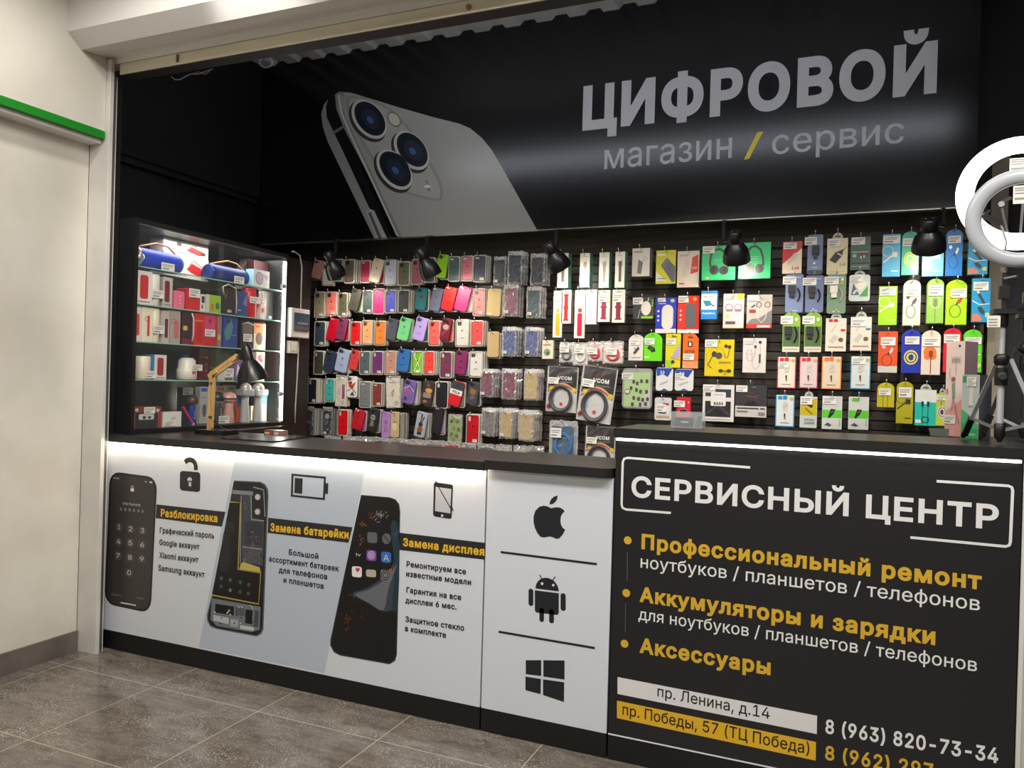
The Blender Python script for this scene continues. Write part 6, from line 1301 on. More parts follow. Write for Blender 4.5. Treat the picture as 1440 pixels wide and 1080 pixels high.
for b, lab, c in (((1104.5, 385.5, 1129.5, 439.5), 'blue-grey charger blister with black plug and cable, left of a pair', BLU), ((1132.5, 387.5, 1158, 439.5), 'blue-grey charger blister with black plug and cable, right of a pair', (112, 122, 156)), ((1163, 385.5, 1189.5, 441), 'grey-green charger blister with a white plug and cable', GG)):
    wh = 'white' in lab; pc = M((232, 224, 210), .4) if wh else M((34, 34, 38), .4)
    r, w, h, c_ = hp('charger_pack', lab, 'pack', G5, b, 'round', .01, c, None, [('r', .3, .04, .7, .06, (200, 206, 220)), ('r', .6, .9, .85, .93, (190, 198, 216))] + ([('e', .8, .86, .08, .04, (230, 226, 200)), ('r', .68, .74, .86, .8, (190, 176, 60))] if wh else []), ((-.16, .74, .6, .94),))
    MB().box((-w * .34, -.02, h * .02), (w * .06, -.002, h * .20), pc).box((-w * .28, -.016, -h * .10), (w * .02, -.003, h * .019), pc).build('plug', r)
    t = MB(); t.tube([(w * .24 + w * .07 * math.cos(a * 2), -.006 - .002 * math.sin(a), -h * .04 + h * .17 * math.sin(a)) for a in [i * math.pi / 12 for i in range(24)]], .004, pc, 6, True); t.build('cable', r)
hp('charger_pack', 'white rounded charger box with a green stripe and round tab', 'box', G5, (1194, 380.5, 1223.5, 423.5), 'rtab', .03, (196, 204, 196), (120, 122, 116), [('p', [(.1, .2), (.2, .6), (.5, .2)], (90, 96, 92)), ('p', [(.48, .15), (.9, .5), (.9, .15)], (80, 150, 80)), ('p', [(.26, .5), (.68, .72), (.86, .56), (.56, .34)], (232, 222, 206)), ('l', [(.2, .24), (.36, .36)], .1, (206, 206, 204))], ((.04, .64, .66, .84),))
for b, lab, tg in (((1100.5, 439, 1125, 495), 'green charger blister with black plug above the red car charger', 1), ((1131, 439, 1155.5, 495), 'green charger blister with black plug above the pink car charger', 1)):
    r, w, h, c_ = hp('charger_pack', lab, 'pack', G5, b, 'arch', .012, (140, 184, 60), (110, 140, 60), [('r', .04, .14, .96, .64, (86, 108, 66)), ('r', .02, .0, .98, .13, (214, 206, 190)), ('r', .1, .06, .9, .08, (160, 150, 140)), ('e', .78, .82, .1, .05, (210, 226, 170))], ((-.12, .70, .58, .90),))
    MB().box((-w * .36, -.022, -h * .06), (w * .02, -.002, h * .14), M((34, 36, 36), .4)).box((-w * .3, -.016, -h * .16), (-w * .02, -.003, -h * .061), M((34, 36, 36), .4)).build('black_plug', r)
    t = MB(); t.tube([(w * .24 + w * .08 * math.cos(a * 2), -.006, -h * .06 + h * .2 * math.sin(a)) for a in [i * math.pi / 12 for i in range(24)]], .0045, M((40, 42, 42), .4), 6, True); t.build('cable', r)
for b, lab, c, tg in (((1161, 440, 1190, 494), 'white plug box with a red brand strip and round tab', (206, 40, 40), None), ((1196, 438, 1225.5, 493), 'white plug box with a blue oval and round tab', (90, 120, 170), (.03, .62, .76, .82))):
    hp('charger_box', lab, 'box', G5, b, 'tab', .02, (226, 216, 198), (150, 140, 128), ([('r', .14, .76, .34, .84, c), ('r', .38, .76, .58, .84, c)] if not tg else []) + [('l', [(.26, .5), (.52, .68)], .04, (190, 182, 170)), ('p', [(.16, .26), (.42, .44), (.6, .38), (.36, .2)], (200, 192, 180)), ('e', .84, .55, .13, .03, c), ('e', .74, .30, .12, .055, (110, 84, 60)), ('r', .12, .1, .88, .125, (190, 120, 100))], (tg,) if tg else ())
# car chargers
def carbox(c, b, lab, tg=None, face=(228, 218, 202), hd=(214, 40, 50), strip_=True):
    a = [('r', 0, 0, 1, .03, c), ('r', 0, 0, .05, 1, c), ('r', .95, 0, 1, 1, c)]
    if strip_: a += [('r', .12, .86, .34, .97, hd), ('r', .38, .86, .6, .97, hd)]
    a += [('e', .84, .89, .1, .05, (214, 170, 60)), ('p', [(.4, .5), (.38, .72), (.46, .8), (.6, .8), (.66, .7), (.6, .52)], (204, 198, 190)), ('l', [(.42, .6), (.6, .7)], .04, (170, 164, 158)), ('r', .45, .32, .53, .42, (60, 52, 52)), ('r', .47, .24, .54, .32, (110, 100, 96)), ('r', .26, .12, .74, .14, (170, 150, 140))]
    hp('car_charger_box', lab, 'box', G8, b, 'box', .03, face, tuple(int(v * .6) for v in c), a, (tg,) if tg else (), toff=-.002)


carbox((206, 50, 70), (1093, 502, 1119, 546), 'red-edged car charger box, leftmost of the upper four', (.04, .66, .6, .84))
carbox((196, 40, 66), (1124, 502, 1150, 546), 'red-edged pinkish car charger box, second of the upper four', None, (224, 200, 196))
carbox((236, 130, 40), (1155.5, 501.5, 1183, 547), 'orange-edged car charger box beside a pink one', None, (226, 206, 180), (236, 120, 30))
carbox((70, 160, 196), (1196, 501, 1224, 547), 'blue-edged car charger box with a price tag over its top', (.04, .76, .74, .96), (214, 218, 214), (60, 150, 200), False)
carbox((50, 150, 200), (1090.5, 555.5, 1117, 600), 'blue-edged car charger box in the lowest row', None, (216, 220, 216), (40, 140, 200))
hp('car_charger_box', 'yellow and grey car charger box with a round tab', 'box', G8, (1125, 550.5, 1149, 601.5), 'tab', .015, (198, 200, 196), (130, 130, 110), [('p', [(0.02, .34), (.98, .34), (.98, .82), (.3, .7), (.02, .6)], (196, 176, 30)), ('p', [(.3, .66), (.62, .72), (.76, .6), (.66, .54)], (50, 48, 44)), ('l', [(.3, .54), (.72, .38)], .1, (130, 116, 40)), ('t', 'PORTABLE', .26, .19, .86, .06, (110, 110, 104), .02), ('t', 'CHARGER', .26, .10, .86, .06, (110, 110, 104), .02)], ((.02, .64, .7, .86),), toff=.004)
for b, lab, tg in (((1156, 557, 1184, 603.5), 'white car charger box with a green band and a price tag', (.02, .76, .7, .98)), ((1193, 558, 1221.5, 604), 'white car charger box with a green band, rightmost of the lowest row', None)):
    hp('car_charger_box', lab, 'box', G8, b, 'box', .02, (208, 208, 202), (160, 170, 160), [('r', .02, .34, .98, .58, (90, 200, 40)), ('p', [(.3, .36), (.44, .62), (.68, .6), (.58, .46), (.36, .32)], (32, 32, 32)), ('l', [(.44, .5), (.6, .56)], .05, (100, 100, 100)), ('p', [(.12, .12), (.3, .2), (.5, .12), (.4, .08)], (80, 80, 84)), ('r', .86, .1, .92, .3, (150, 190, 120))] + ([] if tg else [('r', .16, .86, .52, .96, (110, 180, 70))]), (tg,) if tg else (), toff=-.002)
# cables, five columns
def cable_art(k, c1, c2):
    if k == 'slant': return [('l', [(.06, .34), (.4, .45), (.72, .52)], .08, c1), ('rr', .56, .46, .84, .58, c1, .03), ('o', .3, .6, .3, .12, .03, c1), ('r', .5, .12, .9, .14, c1)]
    if k == 'loop': return [('o', .45, .30, .26, .14, .035, c1), ('l', [(.5, .43), (.62, .56)], .08, c1), ('p', [(.55, .5), (.7, .62), (.8, .57), (.66, .46)], c2), ('e', .28, .62, .1, .04, c2)]
    if k == 'coil': return [('e', .5, .36, .38, .17, c1), ('o', .5, .36, .28, .12, .06, c2), ('e', .5, .36, .14, .07, c2), ('l', [(.42, .53), (.42, .62), (.5, .64)], .05, c2)]
    if k == 'splash': return [('e', .45, .5, .34, .15, c1), ('e', .6, .42, .2, .08, c1), ('e', .3, .42, .16, .08, c1), ('l', [(.5, .02), (.5, .48)], .05, c2), ('rr', .4, .4, .6, .54, c2, .03)]
    if k == 'down': return [('l', [(.5, .02), (.5, .4)], .05, c2), ('rr', .38, .38, .62, .55, c2, .05), ('o', .5, .48, .3, .14, .03, c1)]
    if k == 'two': return [('l', [(.36, .5), (.36, .02)], .03, c1), ('l', [(.62, .5), (.62, .02)], .03, c1), ('r', .3, .46, .42, .58, c1), ('r', .56, .46, .68, .58, c1)]
    if k == 'plugs': return [('l', [(.32, .68), (.7, .4)], .16, c2), ('l', [(.26, .74), (.36, .66)], .12, c1), ('l', [(.0, .5), (.4, .4), (.96, .42)], .05, c1), ('p', [(.3, .34), (.5, .36), (.72, .24), (.62, .16), (.4, .24)], c2), ('p', [(.02, .02), (.55, .02), (.55, .1), (.3, .2), (.02, .18)], (206, 120, 100)), ('e', .85, .16, .12, .06, (200, 210, 110))]


W_ = (226, 230, 224); K_ = (60, 60, 60)
for b, lab, shape, col, kind, c1, c2, tg, side, nb, d in (
    ((1241, 329.5, 1266, 389), 'sky blue cable pack with a pale slanted plug, top left', 'box', (90, 172, 208), 'slant', (226, 216, 190), W_, (.02, .78, .96, .96), (30, 80, 110), 1, .014),
    ((1268, 325.5, 1292, 386.5), 'teal arched cable pack with a yellow coil', 'arch', (70, 180, 150), 'coil', (206, 214, 70), (90, 190, 150), (.06, .66, .92, .84), (200, 200, 170), 1, .012),
    ((1297, 335, 1327, 388.5), 'light blue cable pack behind the rightmost clip lamp', 'box', (110, 190, 214), 'slant', (214, 230, 232), W_, (.1, .75, .9, .92), (30, 90, 110), 1, .014),
    ((1330, 322.5, 1353.5, 388), 'blue arched cable pack with a black loop', 'arch', (36, 122, 196), 'loop', (40, 50, 70), W_, (.12, .70, .88, .86), (24, 84, 140), 1, .012),
    ((1361.5, 338, 1389, 386), 'blue and green cable pack behind the small ring light', 'box', (40, 150, 200), 'plugs', W_, K_, None, (90, 190, 30), 1, .02),
    ((1235.5, 402.5, 1261.5, 457), 'lime cable pack with a white slanted plug', 'box', (164, 212, 30), 'slant', (226, 232, 200), W_, (.06, .76, .92, .97), (110, 150, 20), 1, .014),
    ((1270, 393.5, 1294.5, 457.5), 'white arched cable pack with twin dark cables', 'arch', (226, 216, 198), 'loop', K_, (90, 86, 84), (.14, .64, .92, .82), (196, 186, 166), 3, .013),
    ((1303.5, 392, 1327, 454.5), 'pale green arched cable pack with a white star', 'arch', (150, 196, 80), 'down', (226, 236, 206), (120, 130, 100), (.08, .62, .96, .86), (206, 200, 176), 3, .013),
    ((1330, 393.5, 1359.5, 456.5), 'yellow-green arched cable pack with a black cable loop', 'arch', (172, 220, 14), 'loop', K_, (200, 60, 40), (.22, .60, .97, .80), (140, 180, 14), 2, .014),
    ((1367, 391.5, 1392.5, 453), 'blue cable pack with two grey plugs above the green arch', 'box', (20, 150, 206), 'plugs', W_, K_, (.05, .72, .88, .92), (110, 206, 40), 2, .014),
    ((1235, 466, 1262, 524), 'orange cable pack with black curved cables', 'box', (226, 84, 40), 'loop', (60, 36, 34), (210, 200, 190), (.12, .66, .88, .86), (160, 60, 34), 1, .014),
    ((1268, 463.5, 1294.5, 524.5), 'dark blue arched cable pack with a yellow disc', 'arch', (36, 52, 168), 'coil', (216, 206, 60), (36, 52, 150), (.16, .66, .92, .84), (190, 186, 180), 1, .014),
    ((1295.5, 464.5, 1322.5, 527), 'white arched cable pack with an orange splash', 'arch', (230, 212, 192), 'splash', (232, 120, 50), (140, 60, 30), (.08, .64, .94, .84), (196, 180, 160), 1, .014),
    ((1326.5, 461.5, 1351.5, 523.5), 'red arched cable pack behind the tall pink box', 'arch', (220, 26, 44), 'loop', (150, 20, 30), (230, 200, 200), (.02, .66, .9, .86), (150, 20, 30), 1, .012),
    ((1354.5, 463.5, 1380.5, 523.5), 'bright green arched cable pack behind the tall pink box', 'arch', (96, 210, 40), 'plugs', W_, K_, (.1, .66, .96, .82), (70, 160, 30), 1, .012),
    ((1233.5, 538, 1257.5, 572.5), 'small yellow arched pack with twin black cables', 'arch', (192, 178, 36), 'two', (50, 46, 36), K_, (.1, .48, .8, .76), None, 0, .008),
    ((1260.5, 536.5, 1284, 595.5), 'mustard arched cable pack with slanted black plugs', 'arch', (176, 166, 34), 'slant', (50, 48, 40), K_, (.12, .62, .9, .86), None, 1, .01),
    ((1286.5, 540, 1316.5, 598.5), 'white and teal cable box with a black coil', 'tab', (222, 222, 214), 'two', (46, 50, 56), K_, None, (20, 120, 110), 0, .02),
    ((1316.5, 546, 1333, 598.5), 'yellow-green pack partly behind the tall pink box', 'tab', (190, 196, 60), 'coil', (206, 206, 200), (60, 60, 56), (.02, .68, .9, .8), None, 0, .01)):
    a = cable_art(kind, c1, c2)
    if 'teal cable box' in lab: a = [('r', 0, 0, 1, .56, (34, 186, 164)), ('r', .4, .52, .56, .62, (220, 240, 236)), ('o', .5, .14, .16, .07, .05, (24, 60, 70)), ('r', .04, .06, .3, .14, (226, 232, 226))] + a
    if 'orange cable pack' in lab: a = [('r', 0, 0, 1, .16, (206, 200, 192))] + a
    hp('cable_pack', lab, 'pack', G6, b, shape, d, col, side, a, (tg,) if tg else (), nb)
# ================================================================== CLIP LAMPS OVER THE GOODS
LB = M((20, 20, 21), 0.32); LB2 = M((30, 30, 31), 0.4)


def clip_lamp(neck_px, mouth_px, yn, ym, rad, arm_px, label, watts):
    A = at(*neck_px, Y=yn); Bm = at(*mouth_px, Y=ym); ax = (Bm - A); Ltot = ax.length; ax.normalize()
    r = tag(empty('clip_lamp', A), label, 'lamp', 'black clip lamps over the goods')
    nr = rad * 0.50
    MB().lathe([(nr * .8, 0), (nr, .004), (nr, Ltot * .36), (nr * .92, Ltot * .40)], LB, (0, 0, 0), ax, 22).build('socket', r)
    k = MB()
    t = ax.cross(Vector((0, 1, 0))).normalized()
    for s_ in (-1, 1): k.lathe([(.0035, -.0006), (.0035, .0002)], M((150, 150, 150), .4), t * s_ * nr * .4, ax * -1, 8)
    k.build('vents', r)
    sh_ = MB(); o = ax * Ltot * .44
    sh_.lathe([(nr * .95, -Ltot * .06), (rad * .66, Ltot * .04), (rad * .86, Ltot * .18), (rad * .97, Ltot * .36), (rad, Ltot * .52), (rad * 1.0, Ltot * .56)], LB, o, ax, 28, caps=False)
    sh_.lathe([(rad * .98, Ltot * .56), (rad * .95, Ltot * .36), (rad * .82, Ltot * .18), (nr * .6, Ltot * .0)], M((206, 202, 194), .35), o, ax, 28, caps=False)
    sh_.build('lamp_shade', r)
    c = ax * Ltot * .74
    MB().lathe([(.001, .034), (.016, .030), (.024, .018), (.027, .004), (.024, -.012), (.013, -.030), (.011, -.036)], M((255, 244, 226), .4, emit=30.0), c - ax * .0, ax, 16).build('bulb', r)
    arm = MB(); P = [at(*p, Y=y) - A for p, y in arm_px]
    P.append(Vector((P[-1].x + A.x, 4.425, 2.3095)) - A)
    for i in range(len(P) - 1): arm.bar(P[i], P[i + 1], .014, .014, LB2)
    arm.build('arm', r)
    d = bpy.data.lights.new('clip_lamp_light', 'SPOT'); d.energy = watts; d.spot_size = math.radians(150); d.spot_blend = 0.8; d.shadow_soft_size = .03; d.color = (1.0, .93, .82)
    lo = bpy.data.objects.new('clip_lamp_light', d); COL.objects.link(lo); lo.parent = r; lo.location = ax * Ltot * 1.01
    lo.rotation_euler = (-ax).to_track_quat('Z', 'Y').to_euler()


CLW = 5.0
clip_lamp((460, 354), (474.5, 389), 4.18, 4.27, .064, [((464, 362), 4.20), ((471, 362), 4.24), ((472, 337), 4.31)], 'black clip lamp at the far left of the goods, over the ivory case', CLW)
clip_lamp((589, 350), (608, 388), 4.18, 4.26, .066, [((594, 358), 4.20), ((599, 358), 4.24), ((600, 333), 4.31)], 'black clip lamp beside the lime phone case', CLW)
clip_lamp((770, 342), (789, 377), 4.18, 4.27, .066, [((775, 351), 4.20), ((782, 351), 4.24), ((783, 324), 4.31)], 'black clip lamp in front of the slim white stick boxes', CLW)
clip_lamp((1033, 325), (1036, 367), 4.16, 4.25, .070, [((1031, 337), 4.18), ((1018, 338), 4.24), ((1018, 311), 4.31)], 'black clip lamp between the two green headphone boxes', CLW)
clip_lamp((1307, 307), (1306, 351), 4.16, 4.25, .076, [((1309, 316), 4.18), ((1327, 317), 4.24), ((1327, 294), 4.31)], 'black clip lamp at the far right, among the blue cable packs', CLW)

# linear lamp on the inner face of the lintel, facing the sign (out of the frame, mirrored in the sign)
t = tag(empty('linear_lamp', (-0.9, 2.905, 3.16)), 'long linear lamp behind the shutter lintel, facing the shop sign', 'lamp')
MB().box((-2.2, 0, -.065), (1.5, .03, .065), METAL_WHITE).build('housing', t)
MB().box((-2.18, .0305, -.055), (1.48, .04, .055), M((238, 244, 255), .5, emit=7.5)).build('diffuser', t)

# spotlights added out of view to brighten the hanging goods and the cabinet
for i, sx in enumerate((-2.3, -1.2, -0.1, 0.9, -1.7)):
    t = tag(empty('added_spot', (sx, 1.92, 3.42)), 'added ceiling spotlight aimed into the shop, %s' % ('first from the white wall', 'third from the white wall', 'fourth from the white wall', 'fifth from the white wall', 'second from the white wall, turned to the cabinet')[i], 'spotlight', 'added ceiling spotlights over the corridor')
    aim = Vector((sx * .9 - .25, 4.5, 1.62)) - Vector((sx, 1.92, 3.30)); 
    if i == 4: aim = Vector((-3.36, 3.45, 1.60)) - Vector((sx, 1.92, 3.30))
    aim.normalize()
    MB().lathe([(.03, 0), (.03, -.05)], METAL_WHITE, (0, 0, 0), (0, 0, 1), 16).build('mount', t)
    MB().lathe([(.045, -.06), (.05, 0), (.05, .09), (.046, .09), (.04, .06)], METAL_WHITE, (0, 0, -.12), aim, 20, caps=False).build('head', t)
    d = bpy.data.lights.new('added_spot_light', 'SPOT'); d.energy = (88, 88, 88, 88, 75)[i]; d.spot_size = math.radians(50 if i < 4 else 42); d.spot_blend = .55; d.shadow_soft_size = .05; d.color = (1, .95, .87)
    lo = bpy.data.objects.new('added_spot_light', d); COL.objects.link(lo); lo.parent = t; lo.location = Vector((0, 0, -.12)) + aim * .11
    lo.rotation_euler = (-aim).to_track_quat('Z', 'Y').to_euler()

# ================================================================== GLASS CABINET ON THE LEFT
CX = -3.33; CY0, CY1 = 2.905, 4.085; CZ0, CZ1 = 1.0815, 2.175
cab = tag(empty('display_cabinet', (CX, CY0, CZ0)), 'black display cabinet with glass shelves of speakers and microphones', 'cabinet')
o = Vector((CX, CY0, CZ0)); W = CY1 - CY0; Hc = CZ1 - CZ0; Dp = .50
CABM = noisy('cabinet_laminate', (24, 24, 26), (32, 32, 34), 4, 0.4, stretch=(4, 4, .5))
CABB = noisy('cabinet_back', (52, 46, 38), (70, 62, 52), 3, 0.25, stretch=(1, 1, .3))
MB().box((-Dp, 0, 0), (0.0, .020, Hc), CABM).build('side_panel', cab); MB().box((-Dp, W - .020, 0), (0.0, W, Hc), CABM).build('side_panel', cab)
MB().box((-Dp, .021, 0), (0.0, W - .021, .022), CABM).build('base', cab); MB().box((-Dp, .021, Hc - .022), (0.0, W - .021, Hc), CABM).build('top', cab)
MB().box((-Dp, .021, .023), (-Dp + .015, W - .021, Hc - .023), CABB).build('back_panel', cab)
SHZ = [1.941, 1.748, 1.555, 1.359]
for z in SHZ:
    s_ = MB().box((-Dp + .016, .022, z - o.z - .006), (-.034, W - .022, z - o.z), GLASS); s_.box((-.0338, .022, z - o.z - .006), (-.030, W - .022, z - o.z), GEDGE)
    s_.build('glass_shelf', cab)
MB().box((-.010, .022, .024), (-.006, W * .52, Hc - .024), M((220, 230, 226), .03, alpha=.022)).build('glass_door', cab)
MB().box((-.018, W * .50, .024), (-.014, W - .022, Hc - .024), M((220, 230, 226), .03, alpha=.022)).build('glass_door', cab)
MB().box((-.012, .0215, Hc - .030), (-.002, W - .0215, Hc - .0225), M((150, 150, 146), .3, .8)).build('door_rail', cab)
MB().box((-.018, W - .032, .03), (-.004, W - .0205, Hc - .05), M((255, 250, 240), .5, emit=34.0)).build('led_strip', cab)
for z in (.20, .885):
    q = MB(); q.lathe([(.016, 0), (.016, .012)], CHROME, (-.006, W - .045, z), (1, 0, 0), 14); q.box((-.012, W - .06, z - .012), (.004, W - .03, z + .012), CHROME); q.build('glass_clamp', cab)
q = MB(); q.lathe([(.018, 0), (.018, .01), (.012, .012)], M((206, 206, 202), .25, .7), (-.004, .035, .90), (1, 0, 0), 16); q.build('lock', cab)
area('cabinet_fill', (CX - .12, CY0 + W * .55, CZ1 - .035), (0, 0, 0), .12, 1.0, 3.0, (1, .96, .9))  # fill light added under the cabinet top to brighten the shelves

SX = CX - .045
RZ = math.radians(90)
G9 = 'goods in the glass cabinet'


def ci(name, label, cat, box, shape, d, col, side=None, art=(), tags=(), back=0.0, zfix=None, rough=.35):
    c, w, h = px_box(box, X=SX - back)
    z0 = c.z - h / 2
    if zfix is not None:
        z0 = zfix + .0008; h = max(.02, c.z + h / 2 - z0)
        h = min(h, min(z for z in (S1, S2, S3, S4, CZ1 - .016) if z > zfix + .05) - .010 - z0)
    else: h = min(h, CZ1 - .026 - z0)
    cy = max(CY0 + .024 + w / 2, min(c.y, CY1 - .026 - w / 2))
    r = tag(empty(name, (SX - back, cy, z0 + h / 2), (0, 0, RZ)), label, cat, G9)
    if shape: pack(r, w, h, d, shape, col, side, art, tags, rough)
    return r, w, h


S1, S2, S3, S4 = SHZ; S5 = CZ0 + .022
REDC = (200, 36, 40); WB = (226, 222, 212)


def cyl_speaker(label, box, col, zfix, tg, ring, back=0.02):
    r, w, h = ci('speaker', label, 'speaker', box, None, 0, col, zfix=zfix, back=back)
    rd = h / 2
    MB().lathe([(rd * .84, 0), (rd * .97, .012), (rd, .03), (rd, w - .03), (rd * .97, w - .012), (rd * .84, w)], M(col, .45), (-w / 2, rd + .002, 0), (1, 0, 0), 28).build('body', r)
    MB().lathe([(rd * .72, -.004), (rd * .86, -.008), (rd * .99, .006), (rd * .99, .012)], M(ring, .25, .6), (-w / 2, rd + .002, 0), (1, 0, 0), 28).build('end_ring', r)
    MB().lathe([(.001, -.003), (rd * .7, -.003)], M((40, 38, 36), .4), (-w / 2, rd + .002, 0), (1, 0, 0), 24).build('end_cap', r)
    st = MB(); st.tube([(-w * .46, rd, h * .48), (-w * .3, rd, h * .62), (0, rd, h * .86), (w * .25, rd, h * .80), (w * .45, rd, h * .45)], .005, M((206, 130, 84), .5), 7); st.build('strap', r)
    price_tag(r, w, h, tg, .006)
    return r


def picspk(c=REDC, u=.5, v=.52, ru=.26, rv=.36): return [('rr', u - ru, v - rv, u + ru, v + rv, c, .14), ('o', u, v + rv * .2, ru * .5, rv * .3, .03, (160, 24, 30)), ('r', .12, .06, .88, .09, (120, 116, 110))]


def lying(c=REDC): return [('p', [(.5, .42), (.62, .70), (.86, .52), (.92, .25), (.8, .16), (.6, .28)], c), ('e', .88, .34, .06, .14, (60, 40, 40)), ('l', [(.56, .6), (.66, .84), (.86, .58)], .012, (150, 60, 50)), ('r', .28, .6, .38, .84, (50, 44, 44)), ('r', .28, .12, .5, .18, (150, 146, 140))]


# first shelf
cyl_speaker('blue cylinder speaker with silver end ring on the top glass shelf', (200, 352, 262, 380), (26, 60, 190), S1, (.42, .02, .72, .40), (206, 204, 198))
ci('speaker_box', 'white box with a red speaker picture, lower of two on the top shelf', 'box', (231, 360, 294, 388), 'box', .10, WB, (206, 200, 190), lying(), zfix=S1, back=.15)
r, w, h = ci('speaker_box', 'white box with a red speaker picture, upper of two on the top shelf', 'box', (231, 330, 294, 360), 'box', .10, WB, (206, 200, 190), lying(), back=.15)
r.location.z += .001
cyl_speaker('dark blue cylinder speaker at the right of the top shelf', (303, 375, 354, 397), (18, 44, 120), S1, (.50, .02, .78, .46), (30, 60, 130), .03)
r, w, h = ci('headphone_box', 'white and pastel headphone box on the top shelf', 'box', (357, 380, 379, 404), 'box', .06, (226, 226, 216), (150, 200, 220), [('e', .35, .5, .22, .34, (196, 176, 190)), ('o', .35, .5, .22, .34, .05, (150, 130, 170)), ('p', [(.5, .8), (.95, .7), (.8, .4)], (176, 190, 216)), ('r', .6, .1, .95, .3, (206, 226, 190))], zfix=S1)
ci('gift_box', 'dark red box behind the light strip on the top shelf', 'box', (377, 372, 396, 404), 'box', .06, (66, 26, 32), None, (), zfix=S1, back=.10)
r, w, h = ci('paper_bag', 'grey folded bag standing behind the pastel box, top shelf', 'bag', (356, 367, 376, 392), None, 0, WB, zfix=S1, back=.20)
MB().prism([(-w / 2, -h / 2), (w / 2, -h / 2), (w * .2, h / 2), (-w * .1, h * .5), (-w * .42, h * .1)], 0, .05, M((150, 142, 128), .5)).build('body', r)
# second shelf
ci('speaker_box', 'white box with blue side and red speaker, left of second shelf', 'box', (191.5, 381, 214, 428), 'box', .11, WB, (110, 170, 214), picspk(), zfix=S2)
r, w, h = ci('speaker', 'white rounded drum beside the blue-sided box, second shelf', 'speaker', (214, 386, 229, 431), None, 0, WB, zfix=S2, back=.0)
MB().lathe([(w * .46, 0), (w * .5, .006), (w * .5, h - .006), (w * .44, h)], M((216, 212, 200), .4), (0, w / 2, -h / 2), (0, 0, 1), 22).build('body', r); price_tag(r, w, h, (-.05, .24, 1.05, .50), .004)
ci('speaker_box', 'white and grey box with a dark red speaker, second shelf', 'box', (229, 390, 242.5, 431), 'box', .08, (196, 186, 180), (150, 140, 136), picspk((120, 30, 40), .45), zfix=S2)
ci('speaker', 'pink box speaker beside the red one, second shelf', 'speaker', (244, 409, 259.5, 433), 'round', .06, (232, 110, 140), (200, 80, 110), [('e', .6, .3, .06, .04, (250, 200, 210)), ('e', .6, .5, .06, .04, (250, 200, 210)), ('e', .6, .7, .06, .04, (250, 200, 210))], zfix=S2)
ci('speaker', 'red box speaker with a price tag, second shelf', 'speaker', (261, 406, 281.5, 434), 'round', .07, (206, 30, 34), (150, 20, 26), (), ((.2, .6, .95, 1.0),), zfix=S2)
ci('speaker_box', 'small white box with a black screen picture, second shelf', 'box', (282, 414, 289, 437), 'box', .05, WB, None, [('r', .2, .5, .8, .9, (40, 56, 70)), ('r', .2, .15, .5, .4, (90, 96, 96))], zfix=S2)
ci('speaker_box', 'lime box with an orange stripe, second shelf', 'box', (289.5, 415, 310.5, 440), 'box', .06, (146, 196, 40), (80, 120, 40), [('r', .0, .0, .22, 1, (206, 210, 190)), ('r', .34, .1, .52, .5, (220, 110, 40)), ('e', .78, .4, .14, .2, (60, 110, 110))], zfix=S2)
r, w, h = ci('speaker', 'black upright speaker with a strap, second shelf', 'speaker', (313, 405, 331, 442), 'round', .06, (34, 32, 32), (24, 24, 24), [('l', [(.2, .6), (.3, .75)], .06, (150, 130, 90)), ('rr', .38, .08, .7, .18, (190, 186, 180), .04)], zfix=S2)
q = MB(); q.tube([(-w * .5, -.01, h * .2), (-w * .62, -.012, h * .5), (-w * .2, -.012, h * .62), (w * .4, -.012, h * .5), (w * .48, -.012, 0), (w * .45, -.012, -h * .45)], .004, M((190, 176, 150), .5), 6); q.build('strap', r)
ci('speaker_box', 'dark blue box between black speaker and red bottle, second shelf', 'box', (333, 410, 348, 443), 'box', .06, (36, 70, 130), (60, 60, 110), [('p', [(.55, .5), (.95, .95), (.95, .4)], (130, 120, 170)), ('r', .1, .2, .4, .26, (150, 170, 200))], zfix=S2)
r, w, h = ci('speaker', 'red bottle-shaped speaker with a cord, second shelf', 'speaker', (350, 405, 366, 445), None, 0, REDC, zfix=S2)
MB().lathe([(w * .44, 0), (w * .5, .008), (w * .5, h * .8), (w * .42, h * .95), (w * .3, h)], M((206, 24, 40), .35), (0, w / 2, -h / 2), (0, 0, 1), 24).build('body', r)
q = MB(); q.tube([(w * .3, 0, h * .48), (w * .62, -.004, h * .40), (w * .66, -.004, h * .1), (w * .5, -.004, -.0)], .004, M((226, 190, 176), .5), 6); q.build('cord', r); price_tag(r, w, h, (.04, .48, .96, .70), .004)
ci('speaker_box', 'small white and orange box beside the red bottle, second shelf', 'box', (366.5, 427, 372, 446), 'box', .05, (226, 216, 206), None, [('r', .1, .4, .9, .7, (220, 110, 60))], zfix=S2)
ci('speaker_box', 'black box at the right end of the second shelf', 'box', (373, 411, 394, 446), 'box', .07, (26, 28, 30), (20, 20, 22), [('l', [(.5, .1), (.5, .75)], .05, (110, 104, 96)), ('rr', .7, .05, .92, .16, (130, 150, 160), .04), ('r', .0, .9, .4, .93, (120, 116, 110))], zfix=S2, back=.05)
